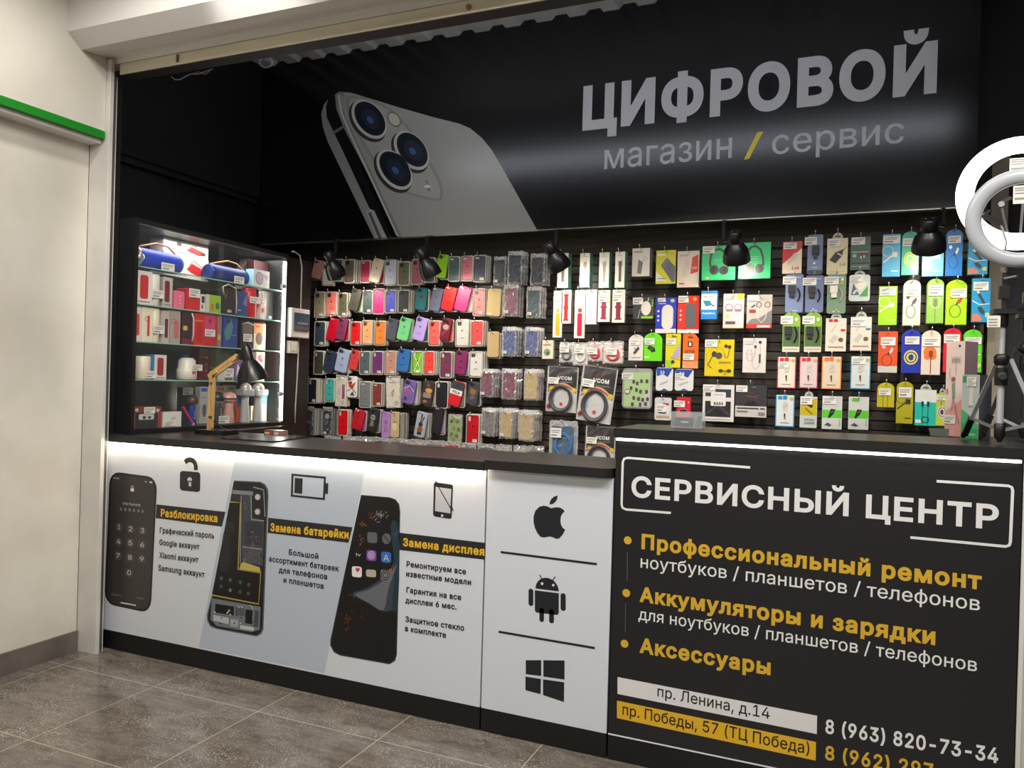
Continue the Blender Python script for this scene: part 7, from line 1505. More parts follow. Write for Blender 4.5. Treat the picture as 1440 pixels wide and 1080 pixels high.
# third shelf
ci('speaker_box', 'white box cut by the cabinet edge with a red picture, third shelf', 'box', (186, 430, 198, 480), 'box', .09, WB, None, [('rr', .12, .16, .84, .78, (214, 60, 50), .16)], zfix=S3)
ci('speaker_box', 'white box with a thin red speaker picture, third shelf', 'box', (199, 432, 215, 480), 'box', .09, (232, 224, 200), None, [('rr', .50, .16, .72, .76, (206, 50, 44), .08), ('o', .46, .66, .16, .06, .05, (206, 60, 50))], zfix=S3)
r, w, h = ci('speaker', 'cream rounded drum with a price tag, third shelf', 'speaker', (215, 434, 228, 480), None, 0, WB, zfix=S3)
MB().lathe([(w * .46, 0), (w * .5, .006), (w * .5, h - .006), (w * .44, h)], M((226, 216, 184), .4), (0, w / 2, -h / 2), (0, 0, 1), 22).build('body', r); price_tag(r, w, h, (0.0, .26, 1.2, .50), .004)
ci('speaker_box', 'narrow grey box with a dark red speaker picture, third shelf', 'box', (229, 437, 238, 480), 'box', .07, (190, 180, 174), None, [('rr', .3, .16, .8, .75, (100, 26, 34), .1)], zfix=S3)
ci('speaker_box', 'grey box with a faded pink speaker picture, third shelf', 'box', (239.5, 437, 253.5, 480), 'box', .06, (170, 160, 152), None, [('rr', .35, .16, .85, .7, (196, 110, 104), .1), ('o', .35, .68, .26, .06, .05, (190, 90, 80))], zfix=S3)
r, w, h = ci('speaker', 'dark speaker with a yellow sticker and strap, third shelf', 'speaker', (256, 437, 269.5, 480), 'round', .06, (48, 26, 32), None, [('rr', .12, .42, .55, .56, (222, 180, 90), .05), ('e', .5, .25, .2, .06, (24, 16, 18)), ('r', 0, 0, 1, .16, (120, 26, 66))], zfix=S3)
q = MB(); q.tube([(w * .42, -.006, h * .46), (w * .58, -.008, h * .3), (w * .60, -.008, -h * .2), (w * .5, -.006, -h * .4)], .005, M((206, 180, 180), .5), 6); q.build('strap', r)
ci('speaker_box', 'bright red speaker box with yellow line, third shelf', 'box', (273, 441, 287.5, 484), 'box', .06, (206, 34, 30), None, [('r', 0, .76, .9, .79, (220, 150, 90)), ('rr', .3, .1, .8, .7, (180, 26, 26), .1)], zfix=S3)
ci('speaker_box', 'pinkish red speaker box with price tag, third shelf', 'box', (288, 441, 302, 484.5), 'box', .06, (206, 60, 110), None, [('r', 0, 0, 1, .26, (200, 20, 26)), ('e', .5, .78, .16, .06, (150, 30, 60))], ((-.02, .30, 1.0, .52),), zfix=S3)
ci('speaker_box', 'grey red-edged box beside the blue one, third shelf', 'box', (303, 443, 311.5, 484.5), 'box', .05, (150, 110, 100), None, [('r', .0, .0, .3, 1, (170, 40, 40)), ('e', .6, .3, .2, .1, (214, 190, 90))], zfix=S3)
ci('speaker_box', 'deep blue box with a teal swirl, third shelf', 'box', (314, 445, 334, 487), 'box', .06, (34, 66, 140), None, [('p', [(.05, .5), (.5, .95), (.7, .7), (.5, .3), (.2, .2)], (70, 130, 140)), ('r', .55, .4, .9, .42, (130, 160, 206)), ('e', .36, .84, .1, .06, (24, 30, 50))], zfix=S3)
r, w, h = ci('headphone_pouch', 'black pouch with a price tag, third shelf', 'pouch', (339, 452, 357, 488), 'round', .06, (24, 24, 26), None, [('r', .1, .55, .9, .9, (110, 100, 92)), ('p', [(.0, .88), (.5, .99), (1, .92), (1, .86), (.5, .93)], (206, 196, 180))], ((.14, .26, .84, .54),), zfix=S3)
ci('headphone_box', 'white and orange box with a brown earcup picture, third shelf', 'box', (356, 455, 373.5, 490), 'box', .05, (230, 216, 190), (236, 226, 196), [('r', .0, .6, .8, 1, (230, 160, 90)), ('e', .48, .42, .28, .24, (110, 76, 64)), ('r', .2, .84, .5, .92, (222, 80, 50))], zfix=S3, back=.03)
r, w, h = ci('speaker', 'dark red cylinder speaker at the right of third shelf', 'speaker', (374.5, 450, 391, 491), None, 0, REDC, zfix=S3, back=.08)
MB().lathe([(w * .46, 0), (w * .5, .008), (w * .5, h - .008), (w * .44, h)], M((110, 26, 28), .3), (0, w / 2, -h / 2), (0, 0, 1), 24).build('body', r)
# fourth shelf
ci('speaker_box', 'white box with a dark red speaker on a blue-topped box, fourth shelf', 'box', (217, 499, 234, 533), 'box', .09, (222, 214, 204), (60, 130, 190), picspk((150, 30, 40)), zfix=S4)
r, w, h = ci('speaker', 'white rounded drum with a price tag, fourth shelf', 'speaker', (199, 501, 217, 533), None, 0, WB, zfix=S4)
MB().lathe([(w * .46, 0), (w * .5, .006), (w * .5, h - .006), (w * .44, h)], M((226, 216, 190), .4), (0, w / 2, -h / 2), (0, 0, 1), 22).build('body', r); price_tag(r, w, h, (.3, .04, 1.1, .36), .004)
r, w, h = ci('smart_speaker', 'white domed speaker with a red badge, fourth shelf', 'speaker', (262.5, 503, 283.5, 532), None, 0, WB, zfix=S4)
MB().lathe([(w * .42, 0), (w * .5, .008), (w * .5, h * .45), (w * .46, h * .5), (w * .44, h * .52), (w * .42, h * .86), (w * .30, h * .98), (.002, h)], M((222, 216, 200), .35), (0, w / 2, -h / 2), (0, 0, 1), 26).build('body', r)
MB().box((-.012, -.002, -h * .22), (.012, .004, -h * .14), M((206, 50, 44), .4)).build('badge', r); price_tag(r, w, h, (.32, .42, 1.0, .70), .006)
ci('speaker_box', 'blue box behind the white domed speaker, fourth shelf', 'box', (257, 498, 266, 532), 'box', .06, (50, 96, 150), None, (), zfix=S4, back=.12)
ci('speaker_box', 'dark red dotted box, fourth shelf', 'box', (280, 488, 294, 531), 'box', .06, (112, 28, 34), None, [('e', .7, .3, .08, .02, (220, 180, 170)), ('e', .7, .5, .08, .02, (220, 180, 170)), ('e', .7, .7, .08, .02, (220, 180, 170)), ('r', .0, .72, .9, .74, (190, 150, 90))], zfix=S4, back=.14)
ci('speaker_box', 'olive green box with a yellow line, fourth shelf', 'box', (296, 490, 331, 533), 'box', .07, (96, 110, 50), None, [('r', 0, .38, 1, .41, (190, 170, 60)), ('e', .6, .7, .25, .2, (140, 140, 90))], zfix=S4, back=.16)
ci('earphone_box', 'small white box with a price tag beside the lamp shade, fourth shelf', 'box', (315, 518, 328.5, 534), 'box', .05, (210, 206, 196), None, [('r', .1, .05, .9, .2, (50, 48, 48))], ((.05, .3, .95, 1.0),), zfix=S4)
ci('toy_box', 'purple and white box behind the lamp arm, fourth shelf', 'box', (331, 506, 344, 535), 'box', .05, (120, 96, 150), None, [('p', [(.1, .2), (.5, .6), (.2, .8)], (226, 216, 226)), ('e', .7, .4, .2, .15, (60, 50, 90))], zfix=S4, back=.02)
ci('earphone_box', 'white and pink box right of the lamp shade, fourth shelf', 'box', (360, 495, 372, 536), 'box', .05, (232, 224, 200), None, [('e', .4, .8, .25, .1, (216, 100, 130)), ('e', .6, .7, .15, .06, (190, 60, 90))], zfix=S4, back=.03)
r, w, h = ci('speaker', 'rust brown cylinder speaker at the right of fourth shelf', 'speaker', (374.5, 493, 393, 536), None, 0, REDC, zfix=S4, back=.08)
MB().lathe([(w * .46, 0), (w * .5, .008), (w * .5, h - .008), (w * .44, h)], M((130, 52, 28), .3), (0, w / 2, -h / 2), (0, 0, 1), 24).build('body', r)
# bottom
ci('console_box', 'black game controller box with brown corners, cabinet floor', 'box', (186, 572, 227, 605), 'box', .05, (34, 32, 34), (110, 50, 40), [('p', [(0, 0), (0, 1), (.16, 1), (.10, .6), (.12, 0)], (130, 60, 50)), ('p', [(1, 0), (1, 1), (.8, 1), (.88, .5), (.86, 0)], (150, 50, 40)), ('r', 0, .72, 1, 1, (110, 56, 44)), ('rr', .22, .40, .74, .66, (206, 202, 196), .04), ('e', .4, .5, .06, .08, (60, 60, 60)), ('e', .58, .5, .06, .06, (60, 60, 60)), ('e', .14, .86, .06, .08, (206, 190, 170)), ('e', .86, .82, .06, .08, (206, 190, 170))], ((.38, .68, .76, .98),), zfix=S5)
ci('earphone_box', 'white earbud box on the cabinet floor', 'box', (229, 579, 255, 605), 'box', .03, (226, 222, 214), (180, 178, 172), [('e', .5, .55, .08, .1, (196, 190, 184)), ('e', .62, .58, .06, .1, (190, 186, 180))], ((.04, .06, .62, .40),), zfix=S5)


def mic(label, box, body, head, ball, wide, tg, back=.0, lean=0.0):
    r, w, h = ci('microphone', label, 'microphone', box, None, 0, body, zfix=S5, back=back)
    if lean: r.rotation_euler = (0, math.radians(lean), RZ)
    w0 = w * (.30 if wide else .34)
    MB().lathe([(w0 * .95, 0), (w0 * 1.02, .006), (w0 * .74, h * .52), (w0 * .80, h * .62), (w0 * .7, h * .66)], M(body, .4), (0, w / 2, -h / 2), (0, 0, 1), 22).build('handle', r)
    if wide: MB().prism(rrect(-w * .5, h * .16, w * .5, h * .34, .012, 4), w * .14, w * .86, M(head, .35, .3), bev=.006).build('speaker_block', r)
    hr = w * (.36 if wide else .46)
    MB().lathe([(hr * .9, h * .70), (hr, h * .74), (hr, h * .80)] + [(hr * math.cos(a), h * (1 - hr / h) + hr * math.sin(a)) for a in [i * math.pi / 14 for i in range(0, 7)]] + [(.001, h)], M(ball, .35, .4 if wide else .1), (0, w / 2, -h / 2), (0, 0, 1), 24).build('grille', r)
    b_ = MB()
    for i in range(4): b_.lathe([(.0035, 0), (.0035, .002)], M((206, 206, 206), .4), (0, w / 2 - w0 * .9, -h * .28 + i * h * .08), (0, -1, 0), 10)
    b_.build('buttons', r)
    if tg: price_tag(r, w, h, tg, .004)
    return r


mic('black microphone with silver buttons on the cabinet floor', (306, 551, 322, 599), (44, 42, 42), (30, 30, 30), (26, 26, 27), 0, (.08, .02, 1.0, .26))
mic('pink microphone on the cabinet floor', (322, 551, 339.5, 598), (216, 160, 148), (206, 150, 136), (212, 160, 146), 0, None)
mic('silver karaoke microphone, left of a pair on the cabinet floor', (345.5, 538, 361.5, 598), (186, 184, 184), (176, 176, 178), (214, 206, 196), 1, None, .0)
mic('silver karaoke microphone, right of a pair by the light strip', (364, 538, 380.5, 597), (190, 188, 188), (180, 180, 184), (220, 214, 204), 1, None, .0)
mic('blue microphone behind the lamp post on the cabinet floor', (270, 556, 283, 602), (30, 60, 150), (40, 60, 130), (90, 60, 70), 0, None, .04)
r, w, h = ci('selfie_stick', 'magenta stick leaning on the cabinet floor beside the earbud box', 'stick', (258, 572, 275, 604), None, 0, REDC, zfix=S5)
MB().bar((-w * .42, .012, h * .47), (w * .40, .012, -h * .40), .011, .011, M((214, 36, 96), .4)).bar((w * .40, .012, -h * .40), (w * .46, .012, -h * .465), .013, .013, M((200, 196, 190), .4)).build('rod', r)
for b, lab, c, hc, bk in (((256, 545, 272, 600), 'dark microphone box with a price tag near the earbud box', (40, 36, 40), (30, 28, 30), .14), ((281, 544, 293.5, 600), 'white microphone box with a blue top', (206, 204, 200), (40, 110, 190), .12), ((302.5, 543, 318, 598), 'white microphone box with an orange top', (210, 206, 200), (226, 110, 50), .13), ((319.5, 542, 331, 597), 'white microphone box with a lime top', (214, 210, 200), (150, 180, 50), .13),
                          ((333, 556, 344.5, 597), 'blue and orange microphone box between the pink and silver ones', (216, 100, 50), (50, 110, 180), .10), ((352.5, 571, 364.5, 598), 'cream box with an orange print between the silver microphones', (236, 222, 190), (236, 222, 190), .12), ((373, 549, 379.5, 597), 'white and sky blue box behind the right silver microphone', (230, 226, 206), (110, 180, 210), .08), ((383, 549, 388, 597), 'grey box with an orange square at the right end of cabinet floor', (120, 108, 92), (70, 100, 130), .14)):
    a = [('r', 0, .86 if 'top' in lab else .55, 1, 1, hc)] if hc != c else []
    if 'top' in lab: a = [('r', .1, .87, .8, .97, hc), ('r', .2, .7, .7, .72, (150, 146, 140)), ('e', .5, .35, .22, .18, (120, 110, 106))]
    if 'print' in lab: a += [('e', .5, .5, .3, .3, (226, 180, 140)), ('o', .5, .5, .3, .3, .06, (206, 130, 80))]
    if 'square' in lab: a += [('r', .05, .34, .95, .55, (230, 100, 30)), ('r', 0, 0, 1, .2, (130, 60, 44))]
    ci('microphone_box', lab, 'box', b, 'box', .04, c, None, a, ((.0, .80, .9, 1.0),) if 'price tag' in lab else (), back=bk, zfix=S5)

# board right of the cabinet with the breaker box, switch and cable
struct(MB().box((-3.80, CY1 + .006, 0), (-3.345, 4.335, 2.165), noisy('side_board', (34, 29, 25), (46, 40, 35), 3, .45, stretch=(6, 6, .6))).build('trim_7'))
bb = tag(empty('breaker_box', (-3.3445, 4.18, 1.742)), 'white breaker box with a smoked window on the dark board', 'breaker box')
MB().box((0, -.092, -.095), (.045, .092, .095), M((226, 220, 208), .4)).build('case', bb, bevel=.006)
MB().box((.0455, -.072, -.050), (.056, .076, .066), M((70, 84, 98), .15)).build('window', bb, bevel=.004)
q = MB(); q.box((.0565, -.06, -.012), (.058, .066, .008), M((36, 42, 50), .3))
for i in range(6): q.box((.0583, -.052 + i * .019, -.008), (.0595, -.040 + i * .019, .004), M((150, 160, 170), .4))
q.build('breakers', bb)
sw_ = tag(MB().box((0, -.042, -.040), (.030, .042, .040), M((222, 214, 196), .45)).box((.0303, -.020, -.024), (.034, .020, .024), M((232, 226, 212), .4)).build('light_switch', loc=(-3.3445, 4.135, 1.584), bevel=.006), 'small cream switch under the breaker box', 'switch')
q = MB(); q.tube([Vector((-3.338, y, z)) for y, z in ((4.12, 2.20), (4.14, 2.205), (4.20, 2.19), (4.225, 2.12), (4.225, 1.84))], .005, M((214, 206, 190), .5), 7)
q.tube([Vector((-3.339, y, z)) for y, z in ((4.215, 1.646), (4.21, 1.4), (4.20, 1.2), (4.20, 1.09))], .005, M((190, 180, 164), .5), 7)
tag(q.build('cable'), 'pale cable running down the dark board through the breaker box', 'cable')

# side worktop under the cabinet
worktop([(-3.80, 3.435), (-3.16, 3.435), (-3.30, 4.08), (-3.80, 4.08)], 1.0435, 1.08, 'worktop', 'dark side worktop carrying the glass cabinet', (-3.3, 3.6, 1.0435))
struct(MB().box((-3.80, 3.44, 0), (-3.32, 4.08, 1.0425), DARK).build('trim_8'))

# ================================================================== DESK LAMP AND MAT
LY = 3.20
b0 = at(305, 610, Z=1.081)
dl = tag(empty('desk_lamp', (b0.x, b0.y, 1.0805)), 'wooden jointed desk lamp with a black shade on the left worktop', 'lamp')
P = lambda x, y, dy=0: at(x, y, Y=LY + dy) - Vector((b0.x, b0.y, 1.0805))
MB().prism(rrect(-.098, -.075, .098, .075, .03, 5), 0, .022, LB).build('base', dl)
bs = [c for c in dl.children if c.name.startswith('base')][0]; bs.rotation_euler = (math.radians(90), 0, math.radians(0)); bs.location = (0, 0, 0)
WOOD = noisy('beech', (186, 146, 92), (206, 168, 112), 8, .5, stretch=(6, 6, 1))
def rail(name, a, b, wdt):
    q = MB(); a = Vector(a); b = Vector(b); d = (b - a).normalized(); n_ = d.cross(Vector((0, 1, 0))).normalized() * wdt
    for s_ in (-1, 1): q.bar(a + n_ * s_, b + n_ * s_, .018, .009, WOOD)
    q.bar(a - d * .012, a + d * .05, .02, wdt * 2.6, WOOD); q.bar(b - d * .03, b + d * .012, .02, wdt * 2.6, WOOD)
    return q.build(name, dl)
base_top = Vector((P(295, 606).x, P(295, 606).y, .022))
lo_ = P(295.5, 604); lo_.z = .034
rail('lower_arm', lo_, P(299, 530), .011); rail('upper_arm', P(297, 528), P(334, 502), .010)
q = MB()
for p in (P(297.5, 529, -.014), P(334, 502, -.014), P(294.5, 587, -.014)): q.lathe([(.009, 0), (.009, .012)], M((90, 84, 76), .4, .5), p, (0, 1, 0), 12)
q.build('joint_bolts', dl)
n0 = P(346, 488); m0 = P(356, 536, .03); ax = (m0 - n0); Lh = ax.length; ax.normalize()
MB().lathe([(.012, -.02), (.022, -.004), (.026, 0), (.028, Lh * .42)], LB, n0, ax, 22).build('socket', dl)
q = MB(); q.lathe([(.030, Lh * .38), (.044, Lh * .48), (.062, Lh * .66), (.075, Lh * .84), (.081, Lh * .99)], LB, n0, ax, 30, caps=False); q.lathe([(.079, Lh * .99), (.073, Lh * .84), (.060, Lh * .66), (.042, Lh * .49), (.01, Lh * .44)], M((206, 204, 200), .4), n0, ax, 30, caps=False)
q.build('lamp_shade', dl)
MB().bar(P(334, 502), P(345, 497), .014, .02, LB).build('bracket', dl)
q = MB(); q.tube([P(301, 592), P(308, 598), P(316, 604), P(318, 606)], .003, LB2, 6); q.build('cord', dl)
mt = MB(); m4 = [at(*p, Z=1.0805) for p in ((310, 617), (384, 622.5), (436, 615), (392, 611.5))]
mt.add([(p.x + 2.7, p.y - 3.2, .0) for p in m4] + [(p.x + 2.7, p.y - 3.2, .006) for p in m4], [(3, 2, 1, 0), (4, 5, 6, 7), (0, 1, 5, 4), (1, 2, 6, 5), (2, 3, 7, 6), (3, 0, 4, 7)], M((30, 28, 27), .22))
tag(mt.build('desk_mat', loc=(-2.7, 3.2, 1.0805)), 'thin glossy black mat on the worktop beside the desk lamp', 'mat')
for b, lab, col in (((372, 606.5, 385, 613), 'tiny brown box lying under the cabinet edge', (110, 70, 46)), ((385.5, 605.5, 397, 612.5), 'tiny white and red box lying under the cabinet edge', (150, 130, 120))):  # colours darkened to paint in the shade under the cabinet
    c, w, h = px_box(b, Y=3.34)
    r = tag(empty('small_box', (c.x, 3.335, 1.0805 + .0142)), lab, 'box')
    pack(r, w, .028, .05, 'box', col, None, [('r', .1, .3, .6, .6, (214, 206, 196)), ('r', .7, .2, .9, .8, (190, 60, 50))])

# ================================================================== ON THE TALL COUNTER
TZ = 1.2405
c0 = at(943, 601, Z=TZ); c1 = at(987, 603, Z=TZ)
ab = tag(empty('acrylic_holder', ((c0.x + c1.x) / 2, c0.y, TZ)), 'clear acrylic box with dark cards on the tall counter', 'holder'); hw = (c1.x - c0.x) / 2
q = MB(); AC = M((206, 212, 214), .06, alpha=.20)
q.box((-hw, 0, 0), (hw, .003, .062), AC).box((-hw, .08, 0), (hw, .083, .062), AC).box((-hw, .0035, 0), (-hw + .003, .0795, .062), AC).box((hw - .003, .0035, 0), (hw, .0795, .062), AC).box((-hw + .0035, .0035, 0), (hw - .0035, .0795, .003), AC).build('tray', ab)
tg_ = tag(MB().box((-hw + .012, .02, 0), (hw * .35, .045, .036), M((40, 42, 46), .3)).box((-hw * .4, .018, .016), (hw * .1, .0195, .022), M((206, 206, 206), .4)).build('card_case', loc=ab.location + Vector((0, 0, .0035))), 'dark card case lying in the acrylic box', 'card case')
tg_ = tag(MB().prism([(hw * .5, 0), (hw * .85, 0), (hw * .98, .045), (hw * .75, .045)], .03, .04, M((92, 100, 106), .3)).build('card', loc=ab.location + Vector((-.004, 0, .0035))), 'grey card leaning in the acrylic box', 'card')
# dark wedge stand
c = at(1318, 614, Z=TZ)
q = MB(); q.prism([(-.02, 0), (.040, 0), (.040, .030), (-.03, .030)], 0, .003, M((70, 80, 66), .25)); wd = tag(q.build('price_stand', loc=(c.x, c.y + .03, TZ + .0003), ), 'small dark slanted sign stand beside the tall pink box', 'sign stand'); wd.rotation_euler = (math.radians(-14), 0, math.radians(-20))
# tall pink box and green and grey box
def standing(name, label, x0, x1, ytop, ybot, depth, rz, col, side, art, tags, zc):
    a = at(x0, ybot, Z=TZ); bq = at(x1, ybot, Z=TZ); Yc = (a.y + bq.y) / 2
    w = abs(at(x1, (ytop + ybot) / 2, Y=Yc).x - at(x0, (ytop + ybot) / 2, Y=Yc).x); h = at((x0 + x1) / 2, ytop, Y=Yc).z - TZ
    r = tag(empty(name, ((a.x + bq.x) / 2, Yc, TZ + h / 2 + .0003), (0, 0, math.radians(rz))), label, 'box')
    pack(r, w / .86, h, depth, 'box', col, side, art, tags)
    return r
standing('lamp_box', 'tall pink and white lamp box printed with a dancing figure', 1327.5, 1353.5, 480, 613.5, .082, -38, (228, 204, 194), (150, 128, 132),
         [('p', [(0, 0), (0, .26), (1, .40), (1, 0)], (222, 160, 150)), ('rr', .28, .76, .82, .84, (206, 186, 176), .02), ('t', 'EDGE', .34, .78, .76, .035, (110, 96, 96), .01), ('e', .72, .95, .06, .014, (40, 36, 38)), ('l', [(.56, .84), (.56, .64)], .02, (150, 130, 126)),
          ('e', .44, .60, .10, .026, (150, 90, 70)), ('p', [(.36, .55), (.52, .57), (.54, .40), (.40, .38)], (120, 150, 120)), ('l', [(.38, .55), (.22, .66), (.26, .72)], .035, (206, 160, 146)), ('l', [(.44, .38), (.34, .26)], .06, (214, 156, 146)), ('l', [(.50, .38), (.62, .24), (.8, .14)], .06, (196, 130, 122)), ('r', .08, .44, .16, .50, (206, 110, 100)), ('l', [(.1, .08), (.5, .14), (.95, .07)], .02, (236, 200, 190)), ('l', [(.5, .14), (.5, .0)], .015, (236, 200, 190))], ((-.02, .13, .62, .22),), 0)
standing('lamp_box', 'green and grey box behind the tripod leg', 1351, 1375, 527, 617, .080, -36, (176, 182, 176), (96, 98, 108),
         [('p', [(0, 0), (0, .46), (.5, .36), (.98, .22), (.98, 0)], (70, 160, 104)), ('p', [(0, 0), (0, .26), (.98, .14), (.98, 0)], (40, 146, 84)), ('r', .05, .88, .26, .98, (60, 140, 90)), ('rr', .44, .5, .66, .84, (206, 206, 196), .05), ('r', .4, .5, .7, .52, (150, 150, 146)), ('t', 'SPORT', .5, .05, .86, .03, (216, 230, 220), .01)], ((.30, .88, .84, .96), (.34, .82, .84, .87)), 0)


# ================================================================== RING LIGHTS ON TRIPODS
def torus(mb, R_, r_, mat, c, n=48, m=10, ry=None):
    vs = []; fs = []
    for i in range(n):
        a = 2 * math.pi * i / n
        for j in range(m):
            b = 2 * math.pi * j / m
            rr = R_ + r_ * math.cos(b); vs.append((c[0] + rr * math.cos(a), c[1] + (ry or r_) * math.sin(b), c[2] + rr * math.sin(a)))
    for i in range(n):
        for j in range(m):
            fs.append([i * m + j, ((i + 1) % n) * m + j, ((i + 1) % n) * m + (j + 1) % m, i * m + (j + 1) % m])
    return mb.add(vs, fs, mat, True)


def tripod(x, y, name, label, zc, zhub, feet, silver, ztop, ringc, ring):
    r = tag(empty(name, (x, y, TZ)), label, 'ring light', 'ring lights on tripods')
    SIL = M((196, 198, 200), .3, .35) if silver else M((40, 40, 42), .4); BK = M((16, 16, 17), .4)
    q = MB(); q.lathe([(.0105, .07), (.0105, zhub - TZ - .055)], SIL, (0, 0, 0), (0, 0, 1), 16); q.lathe([(.0085, zhub - TZ - .055), (.0085, zc - TZ)], SIL if silver else BK, (0, 0, 0), (0, 0, 1), 16); q.build('column', r)
    q = MB(); q.lathe([(.006, 0.012), (.007, .018), (.015, .03), (.017, .068), (.012, .072)], BK, (0, 0, 0), (0, 0, 1), 16); q.build('column_foot', r)
    q = MB(); q.lathe([(.014, -.02), (.022, -.012), (.022, .008), (.014, .016)], BK, (0, 0, zhub - TZ), (0, 0, 1), 16); q.build('leg_hub', r)
    q = MB(); q.lathe([(.018, -.028), (.02, 0), (.018, .028)], BK, (0, 0, zhub - TZ - .055), (0, 0, 1), 16); q.lathe([(.014, 0), (.014, .012), (.010, .014)], M((60, 62, 66), .3, .4), (0, -.018, zhub - TZ - .055), (0, -1, 0), 16); q.build('crank', r)
    for fx, fy in feet:
        f = Vector((fx - x, fy - y, .006)); d = f.copy(); d.z = 0; u = d.normalized()
        top = Vector((0, 0, zhub - TZ)) + u * .026; fd = (top - f)
        q = MB(); q.bar(f + fd * .24, top, .012, .010, SIL); n_ = fd.cross(Vector((0, 0, 1))).normalized() * .007
        q.bar(f + fd * .055, f + fd * .26, .020, .018, BK); q.lathe([(.008, 0), (.010, .012)], BK, f + Vector((0, 0, .005)), fd.normalized(), 10); q.build('leg', r)
        q = MB(); q.bar(Vector((0, 0, .052)) + u * .014, f + fd * .27, .010, .004, M((170, 172, 172), .35, .7)); q.build('brace', r)
    q = MB(); q.lathe([(.013, zc - TZ - .03), (.016, zc - TZ - .02), (.016, zc - TZ + .01)], BK, (0, 0, 0), (0, 0, 1), 14)
    q.box((-.030, -.03, zc - TZ + .011), (.034, .03, zc - TZ + .026), BK); q.bar((0, .02, zc - TZ + .02), (.09, .045, zc - TZ + .035), .008, .008, BK)
    q.bar((0, 0, zc - TZ + .027), (0, 0, ztop - TZ - .02), .010, .010, BK); q.box((-.014, -.014, zc - TZ + .06), (.014, .014, zc - TZ + .10), BK); q.bar((0, -.01, ztop - TZ - .04), (.03, -.03, ztop - TZ - .036), .006, .012, M((150, 150, 150), .3, .6))
    q.lathe([(.006, 0), (.010, .004), (.010, .016)], M((190, 190, 186), .3, .7), (0, 0, ztop - TZ - .022), (0, 0, 1), 14)
    q.build('head', r)
    ring(r, Vector(ringc) - Vector((x, y, TZ)))
    return r


def ring_small(r, c):
    q = MB(); torus(q, .130, .0235, M((176, 180, 186), .3), (c.x, c.y, c.z), 56, 14, .016); q.build('ring_diffuser', r)
    q = MB(); torus(q, .130, .021, M((120, 122, 126), .4), (c.x, c.y + .012, c.z), 56, 10, .012); q.build('ring_housing', r)
    q = MB(); q.box((-.07 + c.x, c.y - .004, c.z - .118), (c.x + .09, c.y + .006, c.z - .110), M((196, 196, 196), .35)); q.build('crossbar', r)
    for px_, sg in ((-.040, -1), (.045, 1)):
        f = MB(); base = Vector((c.x + px_, c.y, c.z - .110))
        pts = [base, base + Vector((.002, 0, .04)), base + Vector((-.012 if sg < 0 else .004, -.004, .085)), base + Vector((-.035 if sg < 0 else .006, -.006, .105))]
        f.tube(pts, .0032, M((176, 166, 162), .4), 8); f.build('flexible_arm', r)
        g_ = MB(); e_ = pts[-1]
        if sg < 0: g_.bar(e_ + Vector((.02, 0, -.012)), e_ + Vector((-.030, -.004, .020)), .014, .012, BK2); g_.bar(e_ + Vector((-.030, -.004, .012)), e_ + Vector((-.012, -.004, .034)), .006, .006, BK2); g_.bar(e_ + Vector((-.040, 0, -.008)), e_ + Vector((-.02, 0, -.014)), .006, .005, M((214, 214, 214), .3, .6))
        else: g_.box((e_.x - .016, e_.y - .006, e_.z), (e_.x + .030, e_.y + .006, e_.z + .028), BK2); g_.bar(e_ + Vector((-.020, 0, -.002)), e_ + Vector((-.017, 0, .026)), .004, .006, M((220, 220, 220), .3, .6))
        g_.build('phone_clamp', r)
    t_ = empty('price_card', (0, 0, 0)); bpy.data.objects.remove(t_)
    q = MB(); q.box((c.x - .026, c.y - .018, c.z + .042), (c.x + .066, c.y - .017, c.z + .098), PAPER)
    for i, (z_, w_) in enumerate(((.088, .9), (.081, .86), (.072, .5), (.054, .74))): q.flat([(c.x - .022, c.z + z_), (c.x - .022 + .084 * w_, c.z + z_), (c.x - .022 + .084 * w_, c.z + z_ + (.004 if i < 3 else .007)), (c.x - .022, c.z + z_ + (.004 if i < 3 else .007))], c.y - .0184, LINE)
    q.build('price_card', r)


BK2 = M((22, 22, 24), .4)


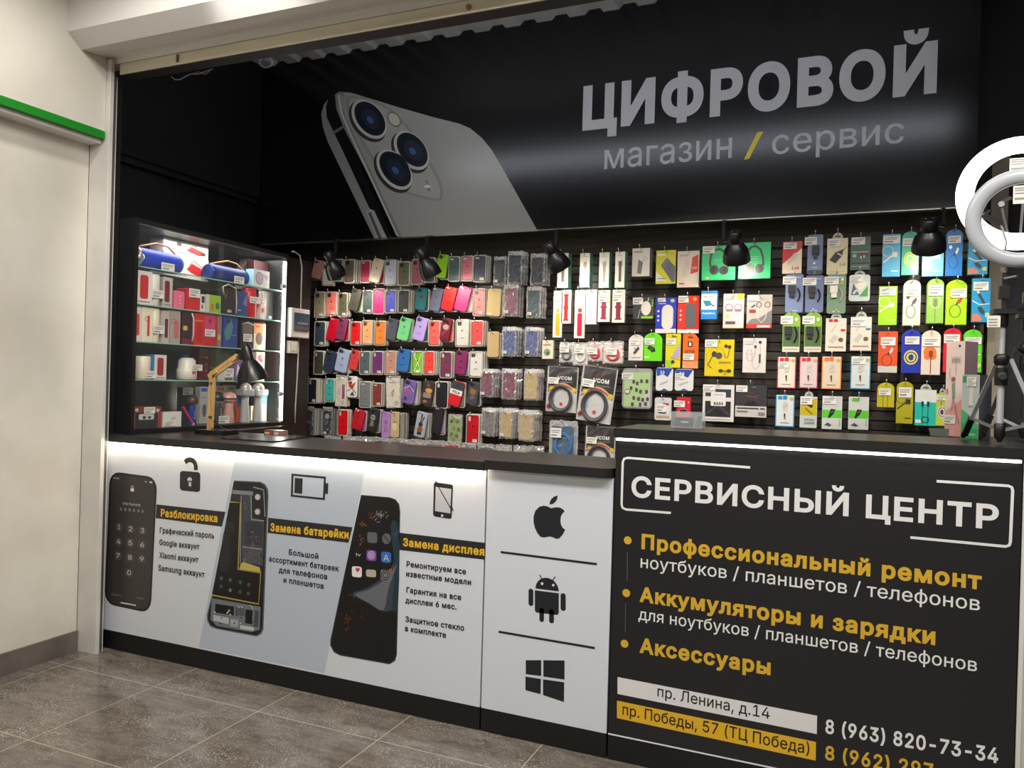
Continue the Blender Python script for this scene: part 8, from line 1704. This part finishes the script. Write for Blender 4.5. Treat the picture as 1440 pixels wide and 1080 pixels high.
def ring_big(r, c):
    q = MB(); n = 64
    R0, R1 = .138, .196
    vs = []; fs = []
    for i in range(n):
        a = 2 * math.pi * i / n
        for rr, y in ((R0, -.008), (R0 + .006, -.014), (R1 - .006, -.014), (R1, -.008)): vs.append((c.x + rr * math.cos(a), c.y + y, c.z + rr * math.sin(a)))
    for i in range(n):
        for j in range(3): fs.append([i * 4 + j, i * 4 + j + 1, ((i + 1) % n) * 4 + j + 1, ((i + 1) % n) * 4 + j])
    q.add(vs, fs, M((255, 252, 248), .5, emit=7.0), True); q.build('ring_diffuser', r)
    vs = []; fs = []
    for i in range(n):
        a = 2 * math.pi * i / n
        for rr, y in ((R0, -.0075), (R0 + .004, .012), (R1 - .004, .012), (R1, -.0075)): vs.append((c.x + rr * math.cos(a), c.y + y, c.z + rr * math.sin(a)))
    for i in range(n):
        for j in range(3): fs.append([i * 4 + j, ((i + 1) % n) * 4 + j, ((i + 1) % n) * 4 + j + 1, i * 4 + j + 1])
    q = MB(); q.add(vs, fs, M((226, 226, 226), .4), True); q.build('ring_housing', r)
    f = MB(); f.bar((c.x - .03, c.y - .004, c.z - .150), (c.x - .055, c.y - .004, c.z - .036), .007, .005, M((70, 70, 74), .4)); f.bar((c.x + .004, c.y - .004, c.z - .15), (c.x + .012, c.y - .004, c.z + .02), .008, .005, M((90, 90, 94), .4)); f.build('holder_arm', r)
    g_ = MB(); g_.lathe([(.010, 0), (.010, .006)], M((150, 150, 150), .3, .6), (c.x - .055, c.y - .006, c.z - .034), (0, -1, 0), 14); g_.bar((c.x - .05, c.y, c.z - .025), (c.x - .025, c.y, c.z - .012), .012, .012, BK2); g_.build('phone_clamp', r)
    q = MB(); q.box((c.x - .036, c.y - .024, c.z + .068), (c.x + .046, c.y - .023, c.z + .118), PAPER)
    for i, (z_, w_) in enumerate(((.110, .9), (.103, .8), (.095, .5), (.078, .74))): q.flat([(c.x - .032, c.z + z_), (c.x - .032 + .074 * w_, c.z + z_), (c.x - .032 + .074 * w_, c.z + z_ + (.004 if i < 3 else .007)), (c.x - .032, c.z + z_ + (.004 if i < 3 else .007))], c.y - .0244, LINE)
    q.build('price_card', r)


k = at(1405, 622, Z=TZ + .012)
rs = at(1436, 307, Y=k.y - .02)
hub = at(1407, 505, Y=k.y); cen = at(1410, 447, Y=k.y); top_ = at(1420, 374, Y=k.y)
fL1 = at(1354, 618, Z=TZ); fL2 = at(1374, 619.5, Z=TZ)
tp = tripod(k.x, k.y, 'ring_light', 'small unlit grey ring light on a silver tripod, front one', cen.z, hub.z, [(fL1.x, fL1.y), (k.x + .135, k.y + .02), (fL2.x + .04, k.y + .11)], True, top_.z, (rs.x, rs.y, rs.z), ring_small)
q = MB(); tq = at(1397.5, 452, Y=k.y - .035) - Vector((k.x, k.y, TZ)); q.box((tq.x - .018, tq.y, tq.z - .018), (tq.x + .018, tq.y + .001, tq.z + .018), PAPER)
for i in range(3): q.flat([(tq.x - .014, tq.z - .014 + i * .009), (tq.x + .010, tq.z - .014 + i * .009), (tq.x + .010, tq.z - .010 + i * .009), (tq.x - .014, tq.z - .010 + i * .009)], tq.y - .0005, LINE)
q.build('price_card', tp)
bx, by = k.x + .12, k.y + .32
rb = at(1434, 272.5, Y=by - .02)
hub2 = at(1440, 505, Y=by)
tp2 = tripod(bx, by, 'ring_light', 'big glowing white ring light on a black tripod, behind the small one', hub2.z + .13, hub2.z + .04, [(bx - .12, by + .04), (bx + .15, by - .03), (bx + .02, by + .13)], False, rb.z - .18, (rb.x, rb.y, rb.z), ring_big)
d = bpy.data.lights.new('ring_light_light', 'AREA'); d.shape = 'DISK'; d.size = .30; d.energy = 4; d.color = (1, .98, .96)
